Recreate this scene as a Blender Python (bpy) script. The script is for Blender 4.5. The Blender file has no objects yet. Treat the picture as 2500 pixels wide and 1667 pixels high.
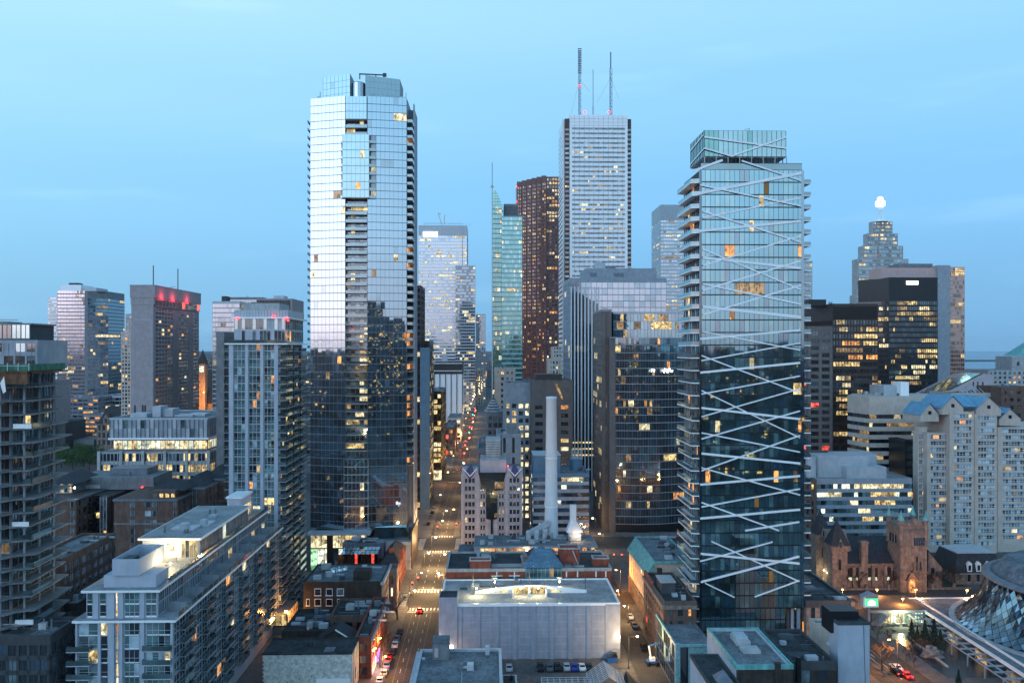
import bpy, math, random
import numpy as np
from mathutils import Vector, Matrix
sc = bpy.context.scene
PI = math.pi
HAZE = 1.8e-5
rad = math.radians
# ------------------------------------------------------------------ camera, sky, sun, exposure
F, VPX, HY, CH = 2040.0, 1195.0, 850.0, 89.0      # focal length in photo pixels, street vanishing column, horizon row, eye height
TH = math.atan((1250 - VPX) / F)
cam = bpy.data.cameras.new('camera')
camo = bpy.data.objects.new('camera', cam)
sc.collection.objects.link(camo)
sc.camera = camo
cam.sensor_width = 36
cam.lens = 36 * F / 2500
cam.shift_y = (HY - 833.5) / 2500
cam.clip_start = 1
cam.clip_end = 60000
camo.location = (0, 0, CH)
camo.rotation_euler = (PI / 2, 0, -TH)

world = bpy.data.worlds.new('World')
sc.world = world
world.use_nodes = True
wn, wl = world.node_tree.nodes, world.node_tree.links
bg = wn['Background']
SUN_AZ = math.atan2(-0.8, -0.6)                    # the sun has just set behind the camera, to the left
tc = wn.new('ShaderNodeTexCoord')
sep = wn.new('ShaderNodeSeparateXYZ')
wl.new(tc.outputs['Generated'], sep.inputs[0])
def ramp(nodes, stops):
    r = nodes.new('ShaderNodeValToRGB')
    r.color_ramp.interpolation = 'EASE'
    e = r.color_ramp.elements
    while len(e) < len(stops): e.new(0.5)
    for el, (p, c) in zip(e, stops):
        el.position = p
        el.color = (*c, 1)
    return r
east = ramp(wn, [(0, (0.15, 0.36, 0.60)), (0.05, (0.155, 0.38, 0.635)), (0.17, (0.188, 0.45, 0.735)), (0.28, (0.235, 0.505, 0.775)), (0.38, (0.285, 0.555, 0.79)), (0.62, (0.15, 0.36, 0.62)), (1, (0.045, 0.15, 0.33))])
west = ramp(wn, [(0, (0.93, 0.90, 1.10)), (0.07, (0.86, 1.04, 1.46)), (0.16, (0.82, 1.26, 1.86)), (0.30, (0.64, 1.26, 2.0)), (0.42, (0.48, 1.12, 1.88)), (0.65, (0.18, 0.5, 0.95)), (1, (0.045, 0.15, 0.33))])
wl.new(sep.outputs[2], east.inputs[0])
wl.new(sep.outputs[2], west.inputs[0])
dot = wn.new('ShaderNodeVectorMath')
dot.operation = 'DOT_PRODUCT'
dot.inputs[1].default_value = (math.cos(SUN_AZ), math.sin(SUN_AZ), 0)
wl.new(tc.outputs['Generated'], dot.inputs[0])
mr = wn.new('ShaderNodeMapRange')
mr.interpolation_type = 'SMOOTHSTEP'
mr.inputs[1].default_value, mr.inputs[2].default_value = 0.25, 1.0
mr.inputs[3].default_value, mr.inputs[4].default_value = 0, 1
wl.new(dot.outputs['Value'], mr.inputs[0])
mixc = wn.new('ShaderNodeMix')
mixc.data_type = 'RGBA'
wl.new(mr.outputs[0], mixc.inputs[0])
wl.new(east.outputs[0], mixc.inputs[6])
wl.new(west.outputs[0], mixc.inputs[7])
# faint streaks of thin cloud
cm = wn.new('ShaderNodeMapping')
cm.inputs['Scale'].default_value = (1.2, 1.2, 9)
wl.new(tc.outputs['Generated'], cm.inputs[0])
cn = wn.new('ShaderNodeTexNoise')
cn.inputs['Scale'].default_value = 2.6
cn.inputs['Detail'].default_value = 5
wl.new(cm.outputs[0], cn.inputs['Vector'])
cr = ramp(wn, [(0.56, (0, 0, 0)), (0.78, (0.05, 0.055, 0.06))])
wl.new(cn.outputs[0], cr.inputs[0])
addc = wn.new('ShaderNodeMix')
addc.data_type = 'RGBA'
addc.blend_type = 'ADD'
addc.inputs[0].default_value = 1
lb = wn.new('ShaderNodeMapRange')                   # the sky pales towards the sunset side
lb.inputs[1].default_value, lb.inputs[2].default_value, lb.inputs[3].default_value, lb.inputs[4].default_value = -0.9, -0.3, 0.0, 0.5
wl.new(dot.outputs['Value'], lb.inputs[0])
vm = wn.new('ShaderNodeMix')
vm.data_type = 'RGBA'
vm.blend_type = 'MULTIPLY'
wl.new(lb.outputs[0], vm.inputs[0])
wl.new(mixc.outputs[2], vm.inputs[6])
vm.inputs[7].default_value = (1.75, 1.4, 1.1, 1)
wl.new(vm.outputs[2], addc.inputs[6])
wl.new(cr.outputs[0], addc.inputs[7])
# the atmosphere's own twilight glow adds to the gradient
sky = wn.new('ShaderNodeTexSky')
sky.sky_type = 'NISHITA'
sky.sun_disc = False
sky.sun_elevation = rad(0.5)
sky.sun_rotation = PI / 2 - SUN_AZ
sky.ozone_density = 4
bg2 = wn.new('ShaderNodeBackground')
wl.new(sky.outputs[0], bg2.inputs[0])
bg2.inputs[1].default_value = 0.06
wl.new(addc.outputs[2], bg.inputs[0])
bg.inputs[1].default_value = 1.0
adds = wn.new('ShaderNodeAddShader')
wl.new(bg.outputs[0], adds.inputs[0])
wl.new(bg2.outputs[0], adds.inputs[1])
wl.new(adds.outputs[0], wn['World Output'].inputs[0])

sun = bpy.data.lights.new('sun', 'SUN')
sun.energy = 0.15
sun.angle = rad(25)
sun.color = (1.0, 0.80, 0.82)
suno = bpy.data.objects.new('sun', sun)
sc.collection.objects.link(suno)
suno.rotation_euler = Vector((math.cos(SUN_AZ), math.sin(SUN_AZ), 0.16)).to_track_quat('Z', 'Y').to_euler()

sc.view_settings.view_transform = 'Standard'
sc.view_settings.look = 'None'
sc.view_settings.exposure = 0.4
sc.view_settings.gamma = 1
sc.render.engine = 'CYCLES'
sc.cycles.use_denoising = True
sc.cycles.max_bounces = 6
sc.cycles.diffuse_bounces = 3
sc.cycles.glossy_bounces = 3
sc.cycles.transmission_bounces = 3
sc.cycles.sample_clamp_indirect = 4
sc.cycles.caustics_reflective = False
sc.cycles.caustics_refractive = False

# ------------------------------------------------------------------ photo pixel -> point on the plane at street distance Y
def XZ(px, py, Y):
    a = (px - 1250) / F
    c, s = math.cos(TH), math.sin(TH)
    dx, dy = a * c + s, c - a * s
    t = Y / dy
    return t * dx, CH + (HY - py) / F * t
def X(px, Y): return XZ(px, 0, Y)[0]
def Z(px, py, Y): return XZ(px, py, Y)[1]
def GY(py): return CH * F / (py - HY)              # distance of a ground point seen at row py

# ------------------------------------------------------------------ materials
MATS = {}
def base_mat(name):
    m = bpy.data.materials.new(name)
    m.use_nodes = True
    MATS[name] = m
    return m, m.node_tree.nodes, m.node_tree.links, m.node_tree.nodes['Principled BSDF']
def noise_of(n, l, scale, detail=4, stretch=(1, 1, 1)):
    g = n.new('ShaderNodeNewGeometry')
    mp = n.new('ShaderNodeMapping')
    mp.inputs['Scale'].default_value = stretch
    l.new(g.outputs['Position'], mp.inputs[0])
    t = n.new('ShaderNodeTexNoise')
    t.inputs['Scale'].default_value = scale
    t.inputs['Detail'].default_value = detail
    l.new(mp.outputs[0], t.inputs['Vector'])
    return t
def wall(name, col, rough=0.8, var=0.18, scale=0.35, streak=0.25, metal=0):
    m, n, l, p = base_mat(name)
    t = noise_of(n, l, scale)
    t2 = noise_of(n, l, 1.1, 3, (1, 1, streak))
    ad = n.new('ShaderNodeMath'); ad.operation = 'ADD'
    l.new(t.outputs[0], ad.inputs[0]); l.new(t2.outputs[0], ad.inputs[1])
    r = ramp(n, [(0.35, tuple(c * (1 - var * 1.3) for c in col)), (0.68, tuple(min(1, c * (1 + var)) for c in col))])
    hv = n.new('ShaderNodeMath'); hv.operation = 'MULTIPLY'; hv.inputs[1].default_value = 0.5
    l.new(ad.outputs[0], hv.inputs[0]); l.new(hv.outputs[0], r.inputs[0])
    l.new(r.outputs[0], p.inputs['Base Color'])
    p.inputs['Roughness'].default_value = rough
    p.inputs['Metallic'].default_value = metal
    return name
def glass(name, base, refl, tint, rough=0.03, var=0.6, facing=0.25):
    m, n, l, p = base_mat(name)
    t = noise_of(n, l, 0.22, 3)
    r = ramp(n, [(0.35, tuple(c * (1 - var) for c in base)), (0.65, tuple(c * (1 + var) for c in base))])
    l.new(t.outputs[0], r.inputs[0])
    l.new(r.outputs[0], p.inputs['Base Color'])
    p.inputs['Roughness'].default_value = 0.2
    g = n.new('ShaderNodeBsdfGlossy')
    g.inputs['Color'].default_value = (*tint, 1)
    g.inputs['Roughness'].default_value = rough
    lw = n.new('ShaderNodeLayerWeight'); lw.inputs[0].default_value = 0.35
    ma = n.new('ShaderNodeMath'); ma.operation = 'MULTIPLY_ADD'; ma.use_clamp = True
    ma.inputs[1].default_value = facing; ma.inputs[2].default_value = refl
    l.new(lw.outputs['Facing'], ma.inputs[0])
    mx = n.new('ShaderNodeMixShader')
    l.new(ma.outputs[0], mx.inputs[0]); l.new(p.outputs[0], mx.inputs[1]); l.new(g.outputs[0], mx.inputs[2])
    l.new(mx.outputs[0], n['Material Output'].inputs[0])
    return name
def lit(name, dark, bright, strength, cell=0.9):
    m, n, l, p = base_mat(name)
    g = n.new('ShaderNodeNewGeometry')
    v = n.new('ShaderNodeTexVoronoi'); v.distance = 'CHEBYCHEV'; v.inputs['Scale'].default_value = cell
    l.new(g.outputs['Position'], v.inputs['Vector'])
    sp = n.new('ShaderNodeSeparateColor'); l.new(v.outputs['Color'], sp.inputs[0])
    t = noise_of(n, l, 1.5, 3, (1.7, 1.7, .5))
    ad = n.new('ShaderNodeMath'); ad.operation = 'MULTIPLY_ADD'; ad.inputs[1].default_value = 0.45
    l.new(sp.outputs[0], ad.inputs[0]); l.new(t.outputs[0], ad.inputs[2])
    r = ramp(n, [(0.38, dark), (0.85, bright)])
    l.new(ad.outputs[0], r.inputs[0])
    p.inputs['Base Color'].default_value = (0.03, 0.03, 0.03, 1)
    p.inputs['Roughness'].default_value = 0.08
    v2 = n.new('ShaderNodeTexVoronoi'); v2.inputs['Scale'].default_value = .3; l.new(g.outputs['Position'], v2.inputs['Vector'])   # room by room
    sp2 = n.new('ShaderNodeSeparateColor'); l.new(v2.outputs['Color'], sp2.inputs[0])
    mb = n.new('ShaderNodeMath'); mb.operation = 'MULTIPLY_ADD'; mb.inputs[1].default_value = strength * 1.2; mb.inputs[2].default_value = strength * .35
    l.new(sp2.outputs[1], mb.inputs[0]); l.new(mb.outputs[0], p.inputs['Emission Strength'])
    l.new(r.outputs[0], p.inputs['Emission Color'])
    m.cycles.emission_sampling = 'NONE'
    return name
def glow(name, col, strength, sample=False):
    m, n, l, p = base_mat(name)
    p.inputs['Base Color'].default_value = (*col, 1)
    p.inputs['Emission Color'].default_value = (*col, 1)
    p.inputs['Emission Strength'].default_value = strength
    if not sample: m.cycles.emission_sampling = 'NONE'
    return name
def plain(name, col, rough=0.6, metal=0):
    m, n, l, p = base_mat(name)
    p.inputs['Base Color'].default_value = (*col, 1)
    p.inputs['Roughness'].default_value = rough
    p.inputs['Metallic'].default_value = metal
    return name

wall('white_wall', (0.43, 0.465, 0.54), .8, .07); wall('white_panel', (0.90, 0.91, 0.93), 0.35, 0.03); wall('theatre_wall', (0.31, 0.345, 0.42), .8, .10, .5); wall('pale_concrete', (0.42, 0.42, 0.42))
wall('concrete', (0.19, 0.195, 0.205)); wall('dark_concrete', (0.06, 0.062, 0.068)); wall('beige', (0.56, 0.47, 0.41), 0.8, .1); wall('tan_stone', (0.25, 0.185, 0.155), 0.85, 0.3, 0.8)
wall('brown_brick', (0.15, 0.09, 0.07), 0.9, 0.22, 0.6); wall('red_brick', (0.26, 0.07, 0.045), 0.9, 0.22, 0.7); wall('dark_brick', (0.045, 0.035, 0.03), 0.9, 0.3, 0.6)
wall('brown_metal', (0.06, 0.035, 0.03), 0.5); wall('red_granite', (0.17, 0.062, 0.052), 0.35, 0.15); wall('pink_stone', (0.48, 0.41, 0.44), 0.7, 0.1); wall('taupe', (0.16, 0.135, 0.13), 0.8, 0.12); wall('black_metal', (0.012, 0.013, 0.016), 0.35)
wall('grey_metal', (0.15, 0.17, 0.20), 0.45); wall('light_metal', (0.45, 0.48, 0.52), 0.4, 0.1); wall('fin_white', (0.66, 0.68, 0.72), 0.4, 0.06); wall('sheraton', (0.36, 0.31, 0.32), 0.85, 0.1)
wall('roof_dark', (0.035, 0.038, 0.043), 0.9, 0.5, 0.25, 1); wall('roof_grey', (0.16, 0.175, 0.195), 0.9, 0.35, 0.22, 1); wall('roof_pale', (0.30, 0.30, 0.31), 0.9, 0.25, 0.2, 1); wall('slate', (0.03, 0.032, 0.04), 0.7, 0.3, 0.8)
wall('roof_blue', (0.13, 0.32, 0.47), 0.5, 0.15); wall('copper', (0.16, 0.42, 0.40), 0.6, 0.25, 0.7); wall('asphalt', (0.055, 0.053, 0.052), 0.9, 0.35, 0.12, 1); wall('pavement', (0.115, 0.11, 0.107), 0.9, 0.25, 0.3, 1)
wall('earth', (0.02, 0.025, 0.03), 0.95, 0.6, 0.01, 1); wall('paint_white', (0.62, 0.60, 0.55), 0.8, 0.25, 1.5, 1); wall('bark', (0.06, 0.045, 0.04), 0.95, 0.3, 2); wall('slab_grey', (0.31, 0.335, 0.38), 0.7, 0.12)
wall('teal_panel', (0.06, 0.20, 0.19), 0.3, 0.12); wall('purple_slab', (0.22, 0.22, 0.28), 0.5, 0.08); wall('blue_metal', (0.10, 0.19, 0.28), 0.5, 0.1); wall('turq_panel', (0.26, 0.48, 0.50), 0.5, 0.2, 2.5, 1)
wall('wood_orange', (0.42, 0.17, 0.03), 0.6, 0.1); wall('steel_frame', (0.55, 0.57, 0.60), 0.4, 0.1); wall('stack_white', (0.70, 0.72, 0.75), 0.7, 0.05); wall('copper_tone', (0.62, 0.37, 0.31), 0.4, 0.1, 1, 1, 0.15)
wall('rink', (0.022, 0.026, 0.033), 0.25, 0.3, 0.2, 1); wall('rock', (0.22, 0.20, 0.19), 0.9, 0.4, 0.8); wall('water', (0.03, 0.10, 0.19), 0.25, 0.1, 0.001, 1); wall('foliage', (0.055, 0.105, 0.022), 0.8, 0.5, 0.7, 1)
wall('conifer', (0.018, 0.04, 0.022), 0.8, 0.5, 0.9, 1); wall('twig', (0.055, 0.038, 0.035), 0.95, 0.3, 2); wall('net_green', (0.05, 0.16, 0.11), 0.9, 0.3, 1); wall('wood_brown', (0.16, 0.08, 0.04), 0.9, 0.3, 1)
wall('navy_gable', (0.06, 0.06, 0.16), 0.4, 0.1); wall('grass', (0.03, 0.05, 0.02), 0.95, 0.4, 0.5, 1)
plain('rubber', (0.012, 0.012, 0.012), 0.8); plain('chrome', (0.5, 0.5, 0.5), 0.2, 1); plain('car_glass', (0.01, 0.012, 0.015), 0.05); plain('pole_metal', (0.10, 0.11, 0.12), 0.5, 0.5)
for nm_, c_ in (('car_black', (0.01, 0.01, 0.012)), ('car_grey', (0.12, 0.125, 0.13)), ('car_silver', (0.42, 0.43, 0.45)), ('car_white', (0.75, 0.75, 0.75)), ('car_red', (0.5, 0.02, 0.015)), ('car_blue', (0.02, 0.05, 0.35)), ('lift_blue', (0.03, 0.12, 0.35))):
    plain(nm_, c_, 0.25)
# glazing
glass('gl_sky', (0.018, 0.048, 0.075), 0.40, (0.76, 0.92, 1.0), 0.02)            # mirror-coated curtain wall
glass('gl_mirror', (0.05, 0.065, 0.09), 0.40, (0.95, 0.95, 1.0), 0.08)
glass('gl_teal', (0.016, 0.05, 0.062), 0.39, (0.66, 0.94, 1.0), 0.02)
glass('gl_tealb', (0.075, 0.155, 0.165), 0.36, (0.80, 1.0, 0.98), 0.03)
glass('gl_blue', (0.014, 0.04, 0.075), 0.30, (0.85, 0.95, 1.0), 0.03)
glass('gl_bluel', (0.06, 0.10, 0.14), 0.30, (0.85, 0.95, 1.0), 0.04)
glass('gl_dark', (0.007, 0.013, 0.022), 0.13, (0.9, 0.97, 1.0), 0.03)
glass('gl_blind', (0.12, 0.165, 0.19), 0.20, (0.9, 0.97, 1.0), 0.06)
glass('gl_pale', (0.38, 0.48, 0.54), 0.20, (0.9, 0.97, 1.0), 0.06)
glass('gl_green', (0.02, 0.15, 0.125), 0.27, (0.65, 1.0, 0.92), 0.05)
glass('gl_greend', (0.02, 0.08, 0.078), 0.24, (0.65, 1.0, 0.92), 0.05)
glass('gl_brown', (0.03, 0.016, 0.014), 0.16, (1.0, 0.75, 0.68), 0.06)
glass('gl_black', (0.004, 0.006, 0.010), 0.07, (0.9, 0.95, 1.0), 0.04)
glass('gl_copper', (0.10, 0.05, 0.04), 0.5, (1.0, 0.62, 0.52), 0.05)
glass('gl_rail', (0.05, 0.085, 0.09), 0.22, (0.85, 1.0, 1.0), 0.05)
lit('lit_y', (0.10, 0.05, 0.015), (1.0, 0.72, 0.30), .85)
lit('lit_w', (0.20, 0.13, 0.05), (1.0, 0.86, 0.52), .95)
lit('lit_o', (0.08, 0.025, 0.008), (1.0, 0.42, 0.12), .9)
lit('lit_dim', (0.03, 0.02, 0.012), (0.40, 0.26, 0.12), 0.8)
lit('lit_cool', (0.20, 0.22, 0.18), (0.85, 0.90, 0.68), 1.1)
lit('lit_green', (0.10, 0.25, 0.10), (0.45, 0.9, 0.5), 1.0)
lit('lit_red', (0.3, 0.01, 0.01), (1.0, 0.10, 0.06), 1.6)
glow('sign_white', (0.95, 0.97, 1.0), 2.2); glow('red_beacon', (1.0, 0.02, 0.03), 8); glow('lamp_orange', (1.0, 0.42, 0.10), 30); glow('lamp_far', (1.0, 0.62, 0.28), 9); glow('lamp_white', (1.0, 0.86, 0.62), 40); glow('beacon_white', (0.80, 1.0, 0.92), 2.2)
glow('tail_red', (1.0, 0.03, 0.02), 6); glow('head_white', (1.0, 0.9, 0.7), 5); glow('sign_green', (0.05, 0.55, 0.18), 1.5); glow('sign_orange', (1.0, 0.55, 0.12), 2.5); glow('signal_red', (1, 0.04, 0.03), 14); glow('signal_green', (0.1, 1.0, 0.6), 6)

# ------------------------------------------------------------------ building kit
col = sc.collection
UB_V = np.array([(x, y, z) for x in (-.5, .5) for y in (-.5, .5) for z in (-.5, .5)])
UB_F = [(0, 1, 3, 2), (4, 6, 7, 5), (0, 4, 5, 1), (2, 3, 7, 6), (0, 2, 6, 4), (1, 5, 7, 3)]
UBOX = {}
def unit_box(mat):
    if mat not in UBOX:
        me = bpy.data.meshes.new('box_' + mat)
        me.from_pydata([tuple(v) for v in UB_V], [], UB_F)
        me.materials.append(MATS[mat])
        UBOX[mat] = me
    return UBOX[mat]
THINGS = []
N_OBJ = [0]
class B:
    """One thing: an Empty at its base that parents its parts. Pieces are queued in world space."""
    def __init__(self, name, label, cat, loc, group=None, kind=None):
        self.root = o = bpy.data.objects.new(name, None)
        col.objects.link(o)
        o.empty_display_size = 1
        o.location = loc
        self.loc = Vector(loc)
        if label: o['label'] = label
        if cat: o['category'] = cat
        if group: o['group'] = group
        if kind: o['kind'] = kind
        self.q = {}
        THINGS.append(self)
    def piece(self, name, mat, c, s, rz=0, rx=0, ry=0):
        self.q.setdefault(name, []).append((mat, c, s, rz, rx, ry))
    def box(self, name, x0, x1, y0, y1, z0, z1, mat):
        self.piece(name, mat, ((x0 + x1) / 2, (y0 + y1) / 2, (z0 + z1) / 2), (abs(x1 - x0), abs(y1 - y0), abs(z1 - z0)))
    def bar(self, name, mat, p, q, w, d=None):
        """square bar from p to q"""
        p, q = Vector(p), Vector(q)
        v = q - p
        rz = math.atan2(v.y, v.x)
        ry = -math.atan2(v.z, math.hypot(v.x, v.y))
        self.q.setdefault(name, []).append((mat, tuple((p + q) / 2), (v.length, d or w, w), rz, 0, ry))
    def mesh(self, name, verts, faces, mat, parent=None, label=None, smooth=False, mats=None, idx=None, kind=None):
        me = bpy.data.meshes.new(name)
        off = self.loc
        me.from_pydata([tuple(Vector(v) - off) for v in verts], [], faces)
        for m_ in (mats or [mat]): me.materials.append(MATS[m_])
        if idx is not None: me.polygons.foreach_set('material_index', idx)
        if smooth: me.polygons.foreach_set('use_smooth', [True] * len(me.polygons))
        o = bpy.data.objects.new(name, me)
        col.objects.link(o)
        o.parent = parent or self.root
        if label: o['label'] = label
        if kind: o['kind'] = kind
        N_OBJ[0] += 1
        return o
    def prism(self, name, pts, z0, z1, mat, **k):
        n = len(pts)
        v = [(x, y, z0) for x, y in pts] + [(x, y, z1) for x, y in pts]
        f = [tuple(range(n))[::-1], tuple(range(n, 2 * n))] + [(i, (i + 1) % n, n + (i + 1) % n, n + i) for i in range(n)]
        return self.mesh(name, v, f, mat, **k)
    def lathe(self, name, prof, c, mat, seg=24, **k):
        v, f = [], []
        for r, z in prof:
            for i in range(seg):
                a = 2 * PI * i / seg
                v.append((c[0] + r * math.cos(a), c[1] + r * math.sin(a), z))
        for j in range(len(prof) - 1):
            for i in range(seg):
                f.append((j * seg + i, j * seg + (i + 1) % seg, (j + 1) * seg + (i + 1) % seg, (j + 1) * seg + i))
        f.append(tuple(range((len(prof) - 1) * seg, len(prof) * seg)))
        f.append(tuple(range(seg))[::-1])
        return self.mesh(name, v, f, mat, smooth=k.pop('smooth', False), **k)
    def finish(self):
        for name, items in self.q.items():
            def px(it):
                s = sorted(it[2])
                return math.sqrt(s[1] * s[2]) * F / max(5, it[1][1])
            order = sorted(range(len(items)), key=lambda i: -px(items[i]))
            thr = 6.5 if len(items) > 40 else 0
            keep = [i for i in order[:300] if px(items[i]) >= thr]
            ks = set(keep)
            rest = [i for i in range(len(items)) if i not in ks]
            if len(rest) == 1: keep += rest; rest = []
            for i in keep:
                mat, c, s, rz, rx, ry = items[i]
                o = bpy.data.objects.new(name, unit_box(mat))
                o.parent = self.root
                o.location = Vector(c) - self.loc
                o.rotation_euler = (rx, ry, rz)
                o.scale = s
                col.objects.link(o)
                N_OBJ[0] += 1
            if rest:
                mats = sorted({items[i][0] for i in rest})
                mi = {m: k for k, m in enumerate(mats)}
                V = np.empty((len(rest) * 8, 3))
                FI = np.empty((len(rest), 6, 4), dtype=np.int64)
                idx = np.empty((len(rest), 6), dtype=np.int32)
                fa = np.array(UB_F)
                for k, i in enumerate(rest):
                    mat, c, s, rz, rx, ry = items[i]
                    v = UB_V * np.array(s)
                    if rx or ry:
                        R = np.array(Matrix.Rotation(rz, 3, 'Z') @ Matrix.Rotation(ry, 3, 'Y') @ Matrix.Rotation(rx, 3, 'X'))
                        v = v @ R.T
                    elif rz:
                        cz, sz = math.cos(rz), math.sin(rz)
                        v = np.stack([v[:, 0] * cz - v[:, 1] * sz, v[:, 0] * sz + v[:, 1] * cz, v[:, 2]], 1)
                    V[k * 8:k * 8 + 8] = v + np.array(c) - np.array(self.loc)
                    FI[k] = fa + k * 8
                    idx[k] = mi[mat]
                nm = name + 's' if not name.endswith('s') else name
                me = bpy.data.meshes.new(nm)
                nf = len(rest) * 6
                me.vertices.add(len(V)); me.vertices.foreach_set('co', V.ravel())
                me.loops.add(nf * 4); me.loops.foreach_set('vertex_index', FI.ravel())
                me.polygons.add(nf)
                me.polygons.foreach_set('loop_start', np.arange(0, nf * 4, 4))
                me.polygons.foreach_set('loop_total', np.full(nf, 4))
                for m_ in mats: me.materials.append(MATS[m_])
                me.polygons.foreach_set('material_index', idx.ravel())
                me.polygons.foreach_set('use_smooth', np.zeros(nf, dtype=bool))
                me.update()
                o = bpy.data.objects.new(nm, me)
                o['kind'] = 'stuff'
                o.parent = self.root
                col.objects.link(o)
                N_OBJ[0] += 1
        self.q = {}

def facade(b, p0, p1, z0, z1, nx, nz, rng, gl, lits=('lit_y', 'lit_w', 'lit_o'), lit_p=0.08, run=0.3, pw=0.25, sh=1.0, pd=0.16, sd=0.10,
           pier='concrete', span=None, mv=0, mh=(), mull='pole_metal', tilt=0.003, wn_='window', skip=None, mw=0.09):
    """windows, spandrels and piers on the plane from p0 to p1 (left to right seen from outside)"""
    p0, p1 = Vector(p0), Vector(p1)
    L = (p1 - p0).length
    u = (p1 - p0) / L
    n = Vector((u.y, -u.x))
    rz = math.atan2(u.y, u.x)
    bw, fh = L / nx, (z1 - z0) / nz
    names, ws = zip(*gl)
    span = span or pier
    def at(d, z, out):
        q = p0 + u * d + n * out
        return (q.x, q.y, z)
    for k in range(nz):
        zf = z0 + k * fh
        fl = rng.choice((0.3, 0.5, 0.8, 1.2, 2.2))
        cur = None
        for i in range(nx):
            if skip and skip(i, k): continue
            if cur and rng.random() < run: m = cur
            else:
                if rng.random() < lit_p * fl * .65: cur = m = rng.choice(lits)
                else: cur = None; m = rng.choices(names, ws)[0]
            b.piece(wn_, m, at((i + .5) * bw, zf + sh + (fh - sh) / 2, 0.0), (bw - pw + .02, 0.1, fh - sh + .01), rz + rng.uniform(-tilt, tilt), rng.uniform(-tilt, tilt))
        if sh > 0.02: b.piece('spandrel', span, at(L / 2, zf + sh / 2, (sd - .05) / 2), (L, sd + .05, sh), rz)
    if pw > 0.02:
        for i in range(nx + 1):
            b.piece('pier', pier, at(min(max(i * bw, pw / 2), L - pw / 2), (z0 + z1) / 2, (pd - .05) / 2), (pw, pd + .05, z1 - z0 - .03), rz)
    if mv:
        for i in range(nx):
            for j in range(1, mv):
                b.piece('mullion', mull, at(i * bw + pw / 2 + (bw - pw) * j / mv, (z0 + z1) / 2, .06), (mw, .12, z1 - z0 - .05), rz)
    for f_ in mh:
        for k in range(nz):
            b.piece('transom', mull, at(L / 2, z0 + k * fh + sh + (fh - sh) * f_, .055), (L - .05, .09, 0.08), rz)

def roof(b, x0, x1, y0, y1, z, wallm, roofm='roof_grey', h=0.8, t=0.35):
    b.box('roof_deck', x0 + .02, x1 - .02, y0 + .02, y1 - .02, z, z + .12, roofm)
    b.box('parapet', x0 - .12, x1 + .12, y0 - .12, y0 + t, z - .3, z + h, wallm)
    b.box('parapet', x0 - .12, x1 + .12, y1 - t, y1 + .12, z - .3, z + h, wallm)
    b.box('parapet', x0 - .11, x0 + t, y0 + t, y1 - t, z - .3, z + h - .01, wallm)
    b.box('parapet', x1 - t, x1 + .11, y0 + t, y1 - t, z - .3, z + h - .01, wallm)
def clutter(b, x0, x1, y0, y1, z, n, rng, mats=('grey_metal', 'light_metal', 'pale_concrete', 'dark_concrete')):
    if y0 < 330:
        for _ in range(4):
            w, d = rng.uniform(2, 6), rng.uniform(1.5, 5)
            x, y = rng.uniform(x0 + 1, max(x0 + 1.1, x1 - w - 1)), rng.uniform(y0 + 1, max(y0 + 1.1, y1 - d - 1))
            b.box('roof_patch', x, x + w, y, y + d, z + .11, z + .135 + rng.uniform(0, .01), rng.choice(('roof_dark', 'roof_grey', 'dark_concrete')))
        for _ in range(3):
            x, y = rng.uniform(x0 + 1, x1 - 1), rng.uniform(y0 + 1, max(y0 + 1.1, y1 - 1))
            b.box('conduit', x, min(x1 - .6, x + rng.uniform(3, 9)), y, y + .14, z + .2, z + .34, 'grey_metal')
    for _ in range(n):
        w, d, h = rng.uniform(.8, 3.0), rng.uniform(.8, 2.4), rng.uniform(.5, 1.7)
        x, y = rng.uniform(x0 + 2, x1 - 2), rng.uniform(y0 + 2, max(y0 + 2.1, y1 - 2))
        b.box('roof_unit', x - w / 2, x + w / 2, y - d / 2, y + d / 2, z + .1, z + .1 + h, rng.choice(mats))
        if rng.random() < .6:
            b.box('vent_pipe', x + w, x + w + .3, y, y + .3, z + .1, z + .1 + h * rng.uniform(.7, 1.8), 'grey_metal')
        if rng.random() < .35:
            b.box('duct', x - w / 2, x + w / 2 + rng.uniform(2, 5), y + d, y + d + .5, z + .15, z + .6, 'light_metal')

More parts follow.
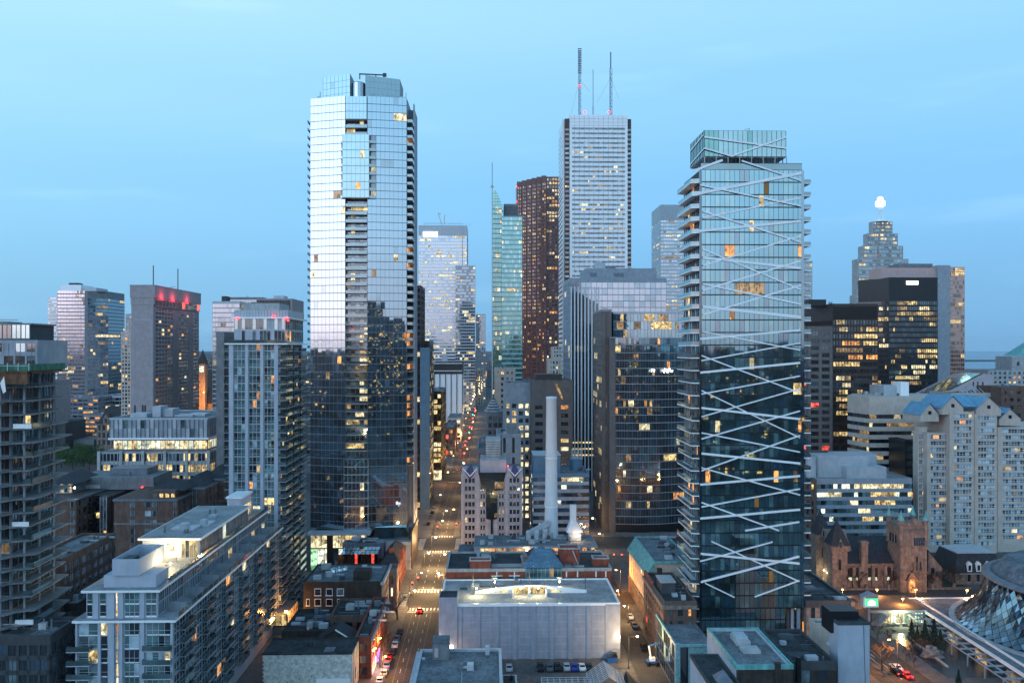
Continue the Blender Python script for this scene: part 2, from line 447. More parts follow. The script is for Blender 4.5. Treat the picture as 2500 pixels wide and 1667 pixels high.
def tower(name, label, cat, pl, pr, pt, Y, depth, seed, bay=3.0, fh=3.6, core='dark_concrete', z0=0.0, zb=0.0, roofm='roof_grey', top=1.2, sides='fs', parapet=None, extra=0, clut=3, **kw):
    """a block whose front spans photo columns pl..pr with its roof at row pt, standing at distance Y"""
    rng = random.Random(seed)
    x0, x1 = X(pl, Y), X(pr, Y)
    z1 = Z((pl + pr) / 2, pt, Y)
    b = B(name, label, cat, ((x0 + x1) / 2, Y + depth / 2, zb))
    b.box('wall', x0, x1, Y, Y + depth, zb, z1, core)
    b.x0, b.x1, b.y0, b.y1, b.z1, b.rng = x0, x1, Y, Y + depth, z1, rng
    za = z0
    zt = z1 - top
    nz = max(1, round((zt - za) / fh))
    if 'f' in sides: facade(b, (x0, Y), (x1, Y), za, zt, max(1, round((x1 - x0) / bay)), nz, rng, **kw)
    if 's' in sides:
        ns = max(1, round(depth / bay))
        if (pl + pr) / 2 < VPX: facade(b, (x1, Y), (x1, Y + depth), za, zt, ns, nz, rng, **kw)
        else: facade(b, (x0, Y + depth), (x0, Y), za, zt, ns, nz, rng, **kw)
    pm = parapet or kw.get('span') or kw.get('pier', 'concrete')
    if top > .2:
        b.box('fascia', x0 - .14, x1 + .14, Y - .14, Y + .05, zt, z1 - .3, pm)
        if (pl + pr) / 2 < VPX: b.box('fascia', x1 - .05, x1 + .14, Y + .05, Y + depth, zt, z1 - .3, pm)
        else: b.box('fascia', x0 - .14, x0 + .05, Y + .05, Y + depth, zt, z1 - .3, pm)
    roof(b, x0, x1, Y, Y + depth, z1, pm, roofm)
    if clut: clutter(b, x0, x1, Y, Y + depth, z1, clut, rng)
    return b
def balcony(b, p0, p1, z, d, slab='slab_grey', rail='gl_rail', rh=1.05, t=0.22):
    p0, p1 = Vector(p0), Vector(p1)
    L = (p1 - p0).length
    u = (p1 - p0) / L
    n = Vector((u.y, -u.x))
    rz = math.atan2(u.y, u.x)
    c = (p0 + p1) / 2 + n * d / 2
    b.piece('balcony_slab', slab, (c.x, c.y, z), (L, d, t), rz)
    c = (p0 + p1) / 2 + n * (d - .06)
    b.piece('balcony_railing', rail, (c.x, c.y, z + t / 2 + rh / 2), (L - .04, .06, rh), rz)
    for e, s in ((p0, 1), (p1, -1)):
        q = e + u * .05 * s + n * (d / 2 - .03)
        b.piece('balcony_side', rail, (q.x, q.y, z + t / 2 + rh / 2), (.06, d - .1, rh), rz)
def mast(b, x, y, z0, z1, w, name='mast', step=2.5, mat='pole_metal'):
    for sx, sy in ((-1, -1), (1, -1), (0, 1)):
        b.box(name + '_leg', x + sx * w / 2 - w * .08, x + sx * w / 2 + w * .08, y + sy * w / 2 - w * .08, y + sy * w / 2 + w * .08, z0, z1, mat)
    z = z0
    k = 0
    while z + step <= z1:
        s = 1 if k % 2 else -1
        b.bar(name + '_brace', mat, (x - s * w / 2, y - w / 2, z), (x + s * w / 2, y - w / 2, z + step), w * .11)
        b.box(name + '_rung', x - w / 2, x + w / 2, y - w / 2 - .05, y - w / 2 + w * .1, z, z + w * .1, mat)
        z += step; k += 1
def structure(name, verts, faces, mat):
    me = bpy.data.meshes.new(name)
    me.from_pydata(verts, [], faces)
    me.materials.append(MATS[mat])
    o = bpy.data.objects.new(name, me)
    col.objects.link(o)
    o['kind'] = 'structure'
    return o
def sheet(name, x0, x1, y0, y1, z, mat):
    return structure(name, [(x0, y0, z), (x1, y0, z), (x1, y1, z), (x0, y1, z)], [(0, 1, 2, 3)], mat)
def slab(name, x0, x1, y0, y1, z0, z1, mat):
    v = [(x, y, z) for z in (z0, z1) for x, y in ((x0, y0), (x1, y0), (x1, y1), (x0, y1))]
    return structure(name, v, [(3, 2, 1, 0), (4, 5, 6, 7), (0, 1, 5, 4), (1, 2, 6, 5), (2, 3, 7, 6), (3, 0, 4, 7)], mat)
# ------------------------------------------------------------------ the setting
sheet('ground', -24900, 24900, -24900, 24900, -0.05, 'earth')
sheet('road_surface', -420, 420, 60, 1500, 0.0, 'asphalt')
sheet('lake', 1350, 24800, 2600, 24800, 0.05, 'water')
structure('island', [(1900, 5200, .3), (4200, 5600, .3), (4200, 6100, .3), (2600, 5900, .3), (1900, 5500, .3), (2500, 5500, 9), (3900, 5800, 9)], [(0, 1, 6, 5), (1, 2, 6), (2, 3, 5, 6), (3, 4, 5), (4, 0, 5)], 'conifer')
XB = [(-420, -28), (-17, 40), (48, 104), (118, 420)]
YB = [(60, 289), (304, 370), (393, 560), (600, 900), (915, 1450)]
for xa, xb in XB:
    for ya, yb in YB:
        if xa == -17 and ya == 60: yb = 370
        if xa == -17 and ya == 304: continue
        slab('pavement', xa, xb, ya, yb, -0.04, 0.15, 'pavement')
def crosswalk(x0, x1, y0, y1, along, gap=1.2):
    b = B('crosswalk', None, None, ((x0 + x1) / 2, (y0 + y1) / 2, 0), kind='structure')
    t = (x0 if along == 'x' else y0) + .3
    while t < (x1 if along == 'x' else y1) - .4:
        if along == 'x': b.box('stripe', t, t + .6, y0, y1, 0.004, 0.012, 'paint_white')
        else: b.box('stripe', x0, x1, t, t + .6, 0.004, 0.012, 'paint_white')
        t += gap
for yy in (284.5, 305.5, 365.5, 394.5, 556, 602):
    crosswalk(-27.8, -17.2, yy, yy + 3, 'x')
for xx in (-32.5, -15.5): crosswalk(xx, xx + 3, 370.5, 392.5, 'y')
crosswalk(-32, -29, 289.5, 303.5, 'y')
crosswalk(40.2, 47.8, 366, 368.6, 'x'); crosswalk(40.2, 47.8, 300, 302.6, 'x')
crosswalk(104.2, 117.8, 285, 288, 'x'); crosswalk(104.2, 117.8, 305, 308, 'x')
b = B('lane_marking', None, None, (-22, 300, 0), kind='structure')
for xx in (-24.6, -21.0):
    y = 150
    while y < 900:
        if not (284 < y < 310 or 364 < y < 400 or 554 < y < 606): b.box('dash', xx - .07, xx + .07, y, y + 3, 0.004, 0.010, 'paint_white')
        y += 8
for xx in (-25.9, -23.2, -19.6):
    b.box('rail_groove', xx - .06, xx + .06, 120, 283, 0.004, 0.009, 'concrete')
for yy in (283.0, 309.5, 363.5):
    b.box('stop_line', -27.8, -17.2, yy, yy + .4, 0.004, 0.012, 'paint_white')
b = B('king_street_marking', None, None, (111, 260, 0), kind='structure')
for yy in range(150, 284, 8): b.box('dash', 110.9, 111.1, yy, yy + 3, .004, .01, 'paint_white')
for xx in (108.2, 109.7, 112.4, 113.9): b.box('tram_rail', xx - .05, xx + .05, 120, 330, .004, .011, 'chrome')

# ------------------------------------------------------------------ S: faceted glass tower left of the street
rng = random.Random(5)
Y0 = 340
A = Vector((X(757, 344), 344.5)); Bp = Vector((X(843, Y0), Y0)); C = Vector((X(897, Y0), Y0)); D = Vector((X(993, 342.5), 342.5))
ztop = Z(870, 235, Y0)
zpod = 15.5
S = B('glass_tower', 'tallest faceted mirror glass condominium tower with stepped crown, left of the street', 'tower', ((A.x + D.x) / 2, 356, 0))
yb = 367
S.prism('left_wing', [A, Bp, (Bp.x, yb), (A.x, yb)], zpod, ztop, 'grey_metal')
S.prism('right_wing', [C, D, (D.x, yb), (C.x, yb)], zpod, ztop, 'grey_metal')
S.box('middle_wall', Bp.x, C.x, Y0 + 3.0, yb - 1, zpod, ztop - 2, 'dark_concrete')
gmix = [('gl_sky', 1.0), ('gl_blue', .015), ('gl_bluel', .025)]
nfl = 55
fh = (ztop - zpod) / nfl
zc0, zc1 = Z(870, 478, Y0), Z(870, 320, Y0)          # the proud glass box with its side loggias
kc0, kc1 = int((zc0 - zpod) / fh), int((zc1 - zpod) / fh)
kw = dict(lits=('lit_y', 'lit_w', 'lit_o', 'lit_dim'), lit_p=.022, run=.35, pw=.08, sh=.26, pd=.08, sd=.06, pier='grey_metal', span='grey_metal', tilt=.0018)
facade(S, A, Bp, zpod, ztop, 9, nfl, rng, gmix, skip=lambda i, k: i >= 8 and kc0 <= k < kc1, **kw)
facade(S, C, D, zpod, ztop, 9, nfl, rng, gmix, skip=lambda i, k: i < 2 and kc0 <= k < kc1, **kw)
facade(S, (Bp.x, Y0 + 3), (C.x, Y0 + 3), zpod, ztop - 2, 5, nfl, rng, [('gl_blind', .5), ('gl_dark', .4), ('gl_pale', .15)], lits=('lit_y', 'lit_w', 'lit_dim'), lit_p=.16, run=.5, pw=.12, sh=.3, pier='light_metal', wn_='balcony_door')
kb = int((Z(870, 1112, Y0) - zpod) / fh)
for k in range(kb, nfl):
    if kc0 <= k < kc1 or k > nfl - 3: continue
    balcony(S, (Bp.x + .1, Y0 + 3), (C.x - .1, Y0 + 3), zpod + k * fh, 3.1, 'light_metal')
# lower bay and middle box, both proud of the wings
m_ = (Bp + C) / 2
for za, zb_, out, gm, ex in ((zpod, zpod + kb * fh, 1.0, [('gl_teal', .8), ('gl_blue', .4)], .4), (zpod + kc0 * fh, zpod + kc1 * fh, 1.6, [('gl_tealb', 1)], .9), (zpod + (nfl - 3) * fh, ztop - .3, .6, [('gl_sky', 1)], -.2)):
    a_, b_ = (Bp.x - ex, Y0 - out), (C.x + ex, Y0 - out)
    S.prism('bay_wall', [a_, b_, (C.x + ex, Y0 + 3), (Bp.x - ex, Y0 + 3)], za, zb_, 'grey_metal')
    nn = max(1, round((zb_ - za) / fh))
    facade(S, a_, b_, za, zb_, 6, nn, rng, gm, lit_p=.07, pw=.10, sh=.3, pd=.09, sd=.06, pier='light_metal', lits=('lit_y', 'lit_o', 'lit_w'))
    facade(S, b_, (C.x + ex, Y0 + 3), za, zb_, 1, nn, rng, gm, lit_p=.05, pw=.10, sh=.3, pd=.09, sd=.06, pier='light_metal')
uL, uR = (Bp - A).normalized(), (D - C).normalized()
for k in range(kc0, kc1):
    z = zpod + k * fh
    for p, q in ((Bp - uL * 1.75, Bp - uL * .2), (C + uR * .2, C + uR * 3.4)):
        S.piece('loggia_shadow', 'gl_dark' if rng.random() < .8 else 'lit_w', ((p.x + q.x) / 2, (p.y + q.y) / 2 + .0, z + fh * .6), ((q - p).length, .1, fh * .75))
        balcony(S, p, q, z, .9, 'light_metal')
# balconies up the left edge and the right corner, purple end wall
for k in range(8, nfl - 2):
    z = zpod + k * fh
    S.box('balcony_slab', A.x - 1.3, A.x, A.y + .5, A.y + 5, z, z + .2, 'light_metal')
    S.box('balcony_railing', A.x - 1.3, A.x - 1.24, A.y + .5, A.y + 5, z + .2, z + 1.2, 'gl_rail')
    S.box('balcony_slab', D.x, D.x + 2.2, D.y + 1, D.y + 12, z, z + .2, 'light_metal')
    S.box('balcony_railing', D.x, D.x + 2.2, D.y + 1, D.y + 1.06, z + .2, z + 1.2, 'gl_rail')
    S.box('balcony_railing', D.x + 2.14, D.x + 2.2, D.y + 1.1, D.y + 12, z + .2, z + 1.2, 'gl_rail')
    S.box('balcony_door', D.x, D.x + .06, D.y + 1, D.y + 12, z + .25, z + fh - .1, 'gl_dark' if rng.random() < .8 else 'lit_o')
xe = X(1008, 345)
S.box('end_wall', D.x, xe, D.y + 12, yb - .5, zpod, Z(1000, 262, 350), 'purple_slab')
S.box('end_wall_edge', xe - .6, xe, D.y + 12 - 1.8, D.y + 12, zpod, Z(1000, 250, 350), 'light_metal')
# crown
zc = Z(820, 180, Y0 + 4)
cl = [Vector((X(788, 349), 349.5)), Vector((X(855, 344), 344)), Vector((X(892, 344), 344)), Vector((X(976, 348), 349))]
S.prism('crown_left', [cl[0], cl[1], (cl[1].x, 362), (cl[0].x, 362)], ztop, zc, 'grey_metal')
S.prism('crown_right', [cl[2], cl[3], (cl[3].x, 362), (cl[2].x, 362)], ztop, zc - .6, 'grey_metal')
facade(S, cl[0], cl[1], ztop, zc, 7, 4, rng, gmix, lit_p=0, pw=.1, sh=.15, pier='light_metal', pd=.1, sd=.07)
facade(S, cl[2], cl[3], ztop, zc - .6, 8, 4, rng, gmix, lit_p=.02, pw=.1, sh=.15, pier='light_metal', pd=.1, sd=.07)
S.lathe('crown_drum', [(2.9, ztop - 1), (2.9, zc - 3.5), (2.6, zc - 3.2)], ((cl[1].x + cl[2].x) / 2, 346.5), 'gl_bluel', 16)
S.box('roof_deck', A.x + 2, D.x, 346, yb - .5, ztop, ztop + .3, 'roof_grey')
for xa_, xb_ in ((A.x + 2.5, cl[0].x - .3), (cl[3].x + .3, D.x - .5)):
    S.box('terrace_rail', xa_, xb_, 345.6, 345.7, ztop, ztop + 1.5, 'gl_rail')
    S.box('terrace_post', xb_ - .2, xb_, 345.5, 345.8, ztop, ztop + 3.2, 'grey_metal')
S.bar('crane_arm', 'black_metal', (cl[1].x + 3.0, 348, zc + 1.2), (cl[3].x - 6, 348, zc + .8), .45)
for xx in (cl[1].x + 3.3, (cl[1].x + cl[3].x) / 2, cl[3].x - 6.5): S.box('crane_post', xx - .2, xx + .2, 347.8, 348.2, zc - 1, zc + 1.1, 'black_metal')
S.box('crane_head', cl[3].x - 7, cl[3].x - 5.5, 347.5, 348.5, zc + .2, zc + 1.5, 'black_metal')
# podium, lit shop floor
xp0, xp1 = X(758, 336), X(895, 336)
S.box('podium', xp0, xp1, 336, 367, 0, zpod - 1, 'dark_concrete')
S.box('podium_canopy', xp0 - 1, xp1 + 1.5, 334.5, 340, zpod - 1, zpod, 'light_metal')
facade(S, (xp0, 336), (xp1, 336), zpod - 6.5, zpod - 1.2, 10, 1, rng, [('lit_w', .8), ('lit_y', .5)], lit_p=0, pw=.15, sh=.3, pier='black_metal', wn_='shop_window')
facade(S, (xp0, 336), (xp1, 336), .2, zpod - 6.7, 8, 1, rng, [('lit_green', .7), ('lit_cool', .4), ('gl_teal', .4)], lit_p=0, pw=.15, sh=.3, pier='black_metal', wn_='shop_window')
S.box('podium_pier', X(798, 335.6), X(812, 335.6), 335.3, 336.2, 0, zpod - 1, 'black_metal')
xq0, xq1 = X(895, 338), X(1003, 338)
S.box('stone_podium', xq0 + 1, xq1, 337, 367, 0, Z(950, 1322, 337), 'pale_concrete')
facade(S, (xq0 + 1, 337), (xq1, 337), .3, Z(950, 1322, 337) - .2, 9, 9, rng, [('pale_concrete', .6), ('white_wall', .5)], lit_p=0, pw=.05, sh=.05, pd=.0, sd=.0, pier='concrete', wn_='stone_panel', tilt=0)
S.box('terrace_glass', xq0 + 3, xq1 - 1, 340, 341.9, Z(950, 1322, 337), zpod + 1, 'gl_teal')
S.box('dark_end_wall', xq1 - .02, xq1 + .5, 338, 366.9, 0, zpod - .5, 'brown_metal')

# ------------------------------------------------------------------ T: tower criss-crossed by white bars
rng = random.Random(11)
Y0 = 240.0
x0, x1 = X(1710, Y0), X(1960, Y0)
xs = X(1690, Y0)
zt = Z(1830, 416, Y0)
T = B('lattice_tower', 'slim glass condominium tower crossed by slanting white bars, with wrapped balconies', 'tower', ((x0 + x1) / 2, Y0 + 10, 0))
zb_ = 13.7
fl = (zt - zb_) / 35
xlo = X(1918, Y0)
T.box('wall', x0, x1, Y0, Y0 + 20, zb_, zt, 'dark_concrete')
T.box('lower_wall', x0, xlo, Y0 + .3, Y0 + 20, 0, zb_, 'dark_concrete')
facade(T, (x0, Y0 + .3), (xlo, Y0 + .3), 3.4, zb_, 17, 3, rng, [('gl_teal', .8), ('gl_tealb', .3), ('gl_blue', .2)], lits=('lit_o',), lit_p=.04, pw=.09, sh=.35, pier='black_metal')
T.box('side_wall', xs + 2.3, x0, Y0 + 1.2, Y0 + 19.5, 0, zt - fl, 'concrete')
facade(T, (x0, Y0), (x1, Y0), zb_, zt, 21, 35, rng, [('gl_teal', .8), ('gl_blue', .12), ('gl_tealb', .25), ('wood_orange', .006)], lits=('lit_y', 'lit_w', 'lit_o', 'lit_dim'), lit_p=.035, run=.4, pw=.09, sh=.35, pd=.09, sd=.05, pier='black_metal', span='black_metal', tilt=.002)
facade(T, (xs + 2.3, Y0 + 19.5), (xs + 2.3, Y0 + 1.2), zb_, zt - fl, 7, 34, rng, [('gl_dark', .6), ('gl_blind', .3), ('concrete', .5)], lits=('lit_y', 'lit_o'), lit_p=.1, run=.2, pw=.35, sh=.35, pier='concrete', wn_='balcony_door')
facade(T, (xs + 2.3, Y0 + 1.2), (x0, Y0 + 1.2), zb_, zt - fl, 1, 34, rng, [('gl_dark', .7), ('concrete', .4)], lits=('lit_y',), lit_p=.1, pw=.5, sh=.35, pier='dark_concrete', wn_='balcony_door')
xr = X(1981, Y0)
for k in range(-2, 35):
    z = zb_ + k * fl
    # wrapped slab: along the side and round the front corner
    xo = xs - (0.35 if k % 3 else 0)
    T.prism('balcony_slab', [(xo, Y0 + .6), (x0 - .02, Y0 - .15), (x0 - .02, Y0 + 1.2), (xs + 2.3, Y0 + 1.2), (xs + 2.3, Y0 + 19), (xo, Y0 + 18)], z - .14, z + .14, 'white_panel')
    T.piece('balcony_railing', 'gl_rail', (xo + .06, Y0 + 9.3, z + .64), (.06, 17.3, 1.0))
    dx, dy = x0 - xo, -.75
    T.piece('balcony_railing', 'gl_rail', ((xo + x0) / 2, Y0 + .28, z + .64), (math.hypot(dx, dy) - .1, .06, 1.0), math.atan2(dy, dx))
    if k < 0: continue
    T.box('balcony_slab_right', x1, xr, Y0 + .3, Y0 + 15, z - .14, z + .14, 'white_panel')
    T.box('balcony_railing', x1 + .05, xr - .02, Y0 + .36, Y0 + .42, z + .14, z + 1.15, 'gl_rail')
    T.box('balcony_railing', xr - .08, xr - .02, Y0 + .45, Y0 + 15, z + .14, z + 1.14, 'gl_rail')
T.box('column', x0 - .35, x0 + .35, Y0 - .3, Y0 + .3, 0, zt - .3, 'gl_dark')
T.box('column', x1 - .5, x1 + .3, Y0 - .25, Y0 + .35, zb_, zt, 'gl_blue')
# slanting bars measured on the front (columns, rows, width in metres)
def c1(x, y): return 1620 + x / 3.015, 280 + y / 3.015
def c2(x, y): return 1620 + x / 3.015, 780 + y / 3.015
def c3(x, y): return 1550 + x / 3.76, 1250 + y / 3.76
SL = [(c1, 210, 418, 435, 335, .5), (c1, 575, 340, 1010, 485, .32), (c1, 250, 582, 1015, 430, .62), (c1, 270, 518, 1010, 672, .34), (c1, 290, 760, 1010, 612, .34), (c1, 290, 712, 1010, 938, .34), (c1, 265, 857, 1010, 783, .55), (c1, 290, 1110, 1010, 892, .32),
      (c1, 288, 990, 1010, 1288, .32), (c1, 288, 1052, 1010, 1130, .55), (c1, 288, 1292, 1010, 1075, .34), (c1, 288, 1245, 1010, 1395, .36), (c1, 288, 1472, 1010, 1255, .34), (c1, 288, 1413, 1010, 1490, .6),
      (c2, 270, 142, 1005, 78, .55), (c2, 285, 88, 1005, 225, .36), (c2, 280, 302, 1005, 172, .36), (c2, 280, 265, 1005, 540, .36), (c2, 270, 390, 1005, 318, .6), (c2, 280, 548, 1005, 415, .36), (c2, 280, 522, 1005, 870, .34), (c2, 280, 715, 1005, 508, .34), (c2, 280, 650, 1005, 732, .6),
      (c2, 280, 878, 1005, 672, .38), (c2, 280, 833, 1005, 975, .38), (c2, 280, 985, 1005, 1058, .6), (c2, 280, 1112, 1005, 852, .38), (c2, 280, 1090, 1005, 1290, .38), (c2, 270, 1214, 1005, 1150, .6), (c2, 280, 1378, 1005, 1245, .4), (c2, 280, 1345, 850, 1552, .4), (c2, 270, 1463, 1005, 1397, .62), (c2, 600, 1552, 1000, 1488, .5),
      (c3, 705, 268, 1510, 635, .36), (c3, 600, 450, 1265, 272, .4), (c3, 605, 380, 1510, 470, .62), (c3, 605, 640, 1510, 405, .6), (c3, 645, 650, 915, 780, .34), (c3, 1100, 775, 1510, 625, .42)]
for j, (cf, xa, ya, xb_, yb_, w) in enumerate(SL):
    pa, pb = cf(xa, ya), cf(xb_, yb_)
    yy = Y0 - .32 - (j % 4) * .09
    if cf is c1: w *= 1.35
    T.bar('slanting_bar', 'white_panel', (*(lambda q: (q[0], yy, q[1]))(XZ(*pa, yy)),), (*(lambda q: (q[0], yy, q[1]))(XZ(*pb, yy)),), w, .16)
# open terrace storey and penthouse
zp0, zp1 = Z(1830, 384, Y0 + 1), Z(1830, 320, Y0 + 1)
xa, xb_ = X(1719, Y0 + 1), X(1919, Y0 + 1)
for i in range(22):
    xx = xa + (xb_ - xa) * i / 21
    T.box('terrace_post', xx - .09, xx + .09, Y0 + .4, Y0 + .7, zt, zp0, 'black_metal' if i % 3 else 'light_metal')
T.box('terrace_glass', x0 + .2, x1 - .2, Y0 + .15, Y0 + .22, zt, zt + 2.0, 'gl_rail')
T.box('terrace_core', xa + 10.5, xa + 11.8, Y0 + 2.5, Y0 + 12, zt, zp0, 'dark_concrete')
for zz in (zt + .1, zt + 2.0): T.box('terrace_frame', x0 + .1, x1 - .1, Y0 + .1, Y0 + .3, zz, zz + .12, 'black_metal')
for xx in (x1 - 5.5, x1 - 3.7, x1 - 1.9, x1 - .3): T.box('terrace_frame', xx, xx + .12, Y0 + .4, Y0 + .5, zt, zt + 1.9, 'black_metal')
T.box('roof_deck', x0, x1, Y0 + .3, Y0 + 20, zt, zt + .1, 'roof_grey')
T.box('penthouse_wall', xa, xb_, Y0 + 1, Y0 + 17, zp0, zp1, 'grey_metal')
facade(T, (xa, Y0 + 1), (xb_, Y0 + 1), zp0, zp1, 17, 1, rng, [('gl_tealb', .6), ('gl_green', .5)], lit_p=0, pw=.09, sh=.2, pier='black_metal')
facade(T, (xa, Y0 + 17), (xa, Y0 + 1), zp0, zp1, 9, 1, rng, [('gl_tealb', .5), ('gl_green', .5)], lit_p=0, pw=.09, sh=.2, pier='black_metal')
def pb(p, q, w, j):
    yy = Y0 + .55 - j * .09
    T.bar('slanting_bar', 'white_panel', (XZ(*c1(*p), yy)[0], yy, XZ(*c1(*p), yy)[1]), (XZ(*c1(*q), yy)[0], yy, XZ(*c1(*q), yy)[1]), w, .16)
pb((300, 165), (905, 248), .5, 0); pb((500, 306), (905, 165), .5, 1); pb((297, 247), (500, 306), .4, 2)
for zz in (zp1 - 1.3, zp0 + 2.2): T.bar('slanting_bar', 'white_panel', (xa - .2, Y0 + 1, zz), (xa - .2, Y0 + 17, zz - 1.0), .4, .16)
T.box('roof_deck', xa, xb_, Y0 + 1, Y0 + 17, zp1, zp1 + .1, 'roof_grey')
T.box('penthouse_soffit', xa + .1, xb_ - .1, Y0 + 1.1, Y0 + 16.9, zp0 - .12, zp0, 'white_panel')  # white sheet added so the penthouse underside seems lit by the sky
T.box('davit', X(1845, Y0) - .1, X(1845, Y0) + .1, Y0 + 6, Y0 + 6.2, zp1, zp1 + 2.2, 'light_metal')
T.bar('davit_arm', 'light_metal', (X(1845, Y0), Y0 + 6.1, zp1 + 2.1), (X(1833, Y0), Y0 + 6.1, zp1 + 1.7), .15)
# podium with perforated turquoise screen, columns on the right, terrace
xa, xb_ = X(1650, 214), X(1742, 214)
T.box('podium_wall', xa, xb_, 214, 239.5, 0, 12.2, 'grey_metal')
zs = 12.2
for i in range(9):
    for k in range(8):
        T.piece('perforated_panel', 'turq_panel', (xa + 3.2 + (i + .5) * (xb_ - xa - 3.2) / 9, 213.95, k * 1.5 + .8), ((xb_ - xa - 3.2) / 9 - .06, .14, 1.42))
T.box('corner_screen', xa - .1, xa + 1.1, 213.8, 215, 0, 12.9, 'turq_panel')
T.box('podium_window', xa + 1.2, xa + 3.1, 213.93, 214.1, 1, 12, 'gl_dark')
T.box('podium_cap', xa + .3, xb_ - .2, 214.4, 239.4, 12.2, 12.4, 'roof_grey')
T.box('podium_edge', xa - .2, xb_ + .1, 213.7, 214.3, 12.2, 12.8, 'turq_panel')
T.box('podium_edge', xa - .2, xa + .3, 214.3, 239.4, 12.2, 12.79, 'turq_panel')
facade(T, (xa, 239), (xa, 215.2), .4, 12, 9, 3, rng, [('gl_dark', .7), ('gl_teal', .4), ('turq_panel', .2)], lit_p=.03, pw=.15, sh=.4, pier='grey_metal')
xc0, xc1 = X(1742, 216), X(2034, 216)
T.box('terrace_podium', xb_ + .1, X(2034, 230), 216, 262, 0, 3.5, 'concrete')
T.box('terrace_wall', xlo + .5, X(2034, 230), 229.6, 230.4, 3.5, Z(1950, 1578, 230), 'pale_concrete')
for px_, yy_ in ((1924, 244), (1935, 241), (1950, 240.6)): T.box('pilotis', X(px_, yy_) - .42, X(px_, yy_) + .42, yy_, yy_ + .8, 3, zb_, 'slab_grey')
T.box('skylight', x1 + 1.5, xc1 - 1, 233, 254, 3.5, 5.6, 'gl_bluel')
for i in range(7): T.box('skylight_rib', x1 + 1.4, xc1 - .9, 233 + i * 3.4 - .15, 233 + i * 3.4 + .15, 5.6, 5.85, 'light_metal')

# ------------------------------------------------------------------ W: white banded bank tower with masts
rng = random.Random(21)
Y0 = 750
x0, x1 = X(1391, Y0), X(1532, Y0)
xa, xb_ = X(1379, Y0 + 3), X(1541, Y0 + 3)
zt = Z(1460, 283, Y0)
W = B('white_bank_tower', 'white office tower with dark window bands and two tall masts on its roof', 'tower', ((x0 + x1) / 2, Y0 + 30, 0))
W.box('wall', x0, x1, Y0, Y0 + 60, 0, zt, 'white_panel')
W.box('notch_wall', xa, xb_, Y0 + 3, Y0 + 57, 0, zt - 2, 'brown_metal')
W.box('side_wall', xa - 1.5, xa, Y0 + 8, Y0 + 52, 0, zt - 1, 'white_panel')
fl = 4.27
nz = int((zt - 11) / fl)
zz0 = zt - 11 - nz * fl
facade(W, (x0 + 2.0, Y0), (x1 - 2.4, Y0), zz0, zt - 11, 23, nz, rng, [('gl_dark', .6), ('gl_black', .5), ('gl_blind', .12)], lits=('lit_y', 'lit_w', 'lit_dim', 'lit_dim'), lit_p=.13, run=.4, pw=.22, sh=2.6, pd=.05, sd=.30, pier='grey_metal', span='white_panel')
W.box('corner_panel', x0, x0 + 2.0, Y0 - .35, Y0, 0, zt - 10.9, 'white_panel'); W.box('corner_panel', x1 - 2.4, x1, Y0 - .35, Y0, 0, zt - 10.9, 'white_panel')
W.box('top_panel', x0, x1, Y0 - .4, Y0, zt - 10.9, zt, 'white_panel')
for i in range(1, 12): W.box('panel_joint', x0 + (x1 - x0) * i / 12 - .08, x0 + (x1 - x0) * i / 12 + .08, Y0 - .43, Y0 - .3, 20, zt, 'grey_metal')
for i in range(3): W.box('panel_joint', x0, x1, Y0 - .43, Y0 - .41, zt - 3 - i * 3, zt - 2.85 - i * 3, 'grey_metal')
for k in range(nz):
    z = zz0 + k * fl
    for xx in ((xa + x0) / 2, (x1 + xb_) / 2): W.piece('corner_window', rng.choice(('gl_brown', 'gl_dark', 'gl_brown', 'gl_blind', 'lit_y' if rng.random() < .5 else 'gl_brown')), (xx, Y0 + 2.98, z + 3.4), (3.4, .1, 1.7))
    W.box('side_window', xa - 1.56, xa - 1.45, Y0 + 10, Y0 + 50, z + 2.6, z + fl, 'gl_dark')
roof(W, x0, x1, Y0, Y0 + 60, zt, 'white_panel', 'roof_grey', .6)
W.box('roof_house', X(1425, Y0 + 15), X(1497, Y0 + 15), Y0 + 15, Y0 + 40, zt, zt + 2.4, 'pale_concrete')
zm = lambda py: Z(1415, py, Y0 + 15)
mast(W, X(1415, Y0 + 15), Y0 + 15, zt, zm(122), 2.1, step=3)
mast(W, X(1491, Y0 + 15), Y0 + 15, zt, zm(168), 2.1, step=3)
W.box('mast_tip', X(1491, Y0 + 15) - .5, X(1491, Y0 + 15) + .5, Y0 + 14.6, Y0 + 15.4, zm(168), zm(127), 'grey_metal')
for i in range(14): W.box('mast_antenna', X(1415, Y0 + 15) - 1.7, X(1415, Y0 + 15) + 1.7, Y0 + 13.5, Y0 + 14.4, zm(180) + i * 1.7, zm(180) + i * 1.7 + .5, 'pole_metal')
mast(W, X(1448, Y0 + 20), Y0 + 20, zt, zm(255), 1.1, 'small_mast', 2)
W.box('small_mast_tip', X(1448, Y0 + 20) - .25, X(1448, Y0 + 20) + .25, Y0 + 20, Y0 + 20.4, zm(255), zm(166), 'grey_metal')
for px_, py_ in ((1415, 210), (1428, 274), (1487, 274)): W.box('red_light', X(px_, Y0 + 13) - .9, X(px_, Y0 + 13) + .9, Y0 + 12.5, Y0 + 13.4, Z(px_, py_, Y0 + 13) - .7, Z(px_, py_, Y0 + 13) + .7, 'red_beacon')
for a_, b_, c_, d_ in ((1415, 195, 1393, 283), (1415, 195, 1440, 225), (1491, 190, 1458, 250), (1491, 190, 1510, 240)):
    W.bar('guy_wire', 'pole_metal', (X(a_, Y0 + 15), Y0 + 15, Z(a_, b_, Y0 + 15)), (X(c_, Y0 + 15), Y0 + 15, Z(c_, d_, Y0 + 15)), .14)
clutter(W, X(1421, Y0), X(1490, Y0), Y0 + 3, Y0 + 14, zt, 8, rng)

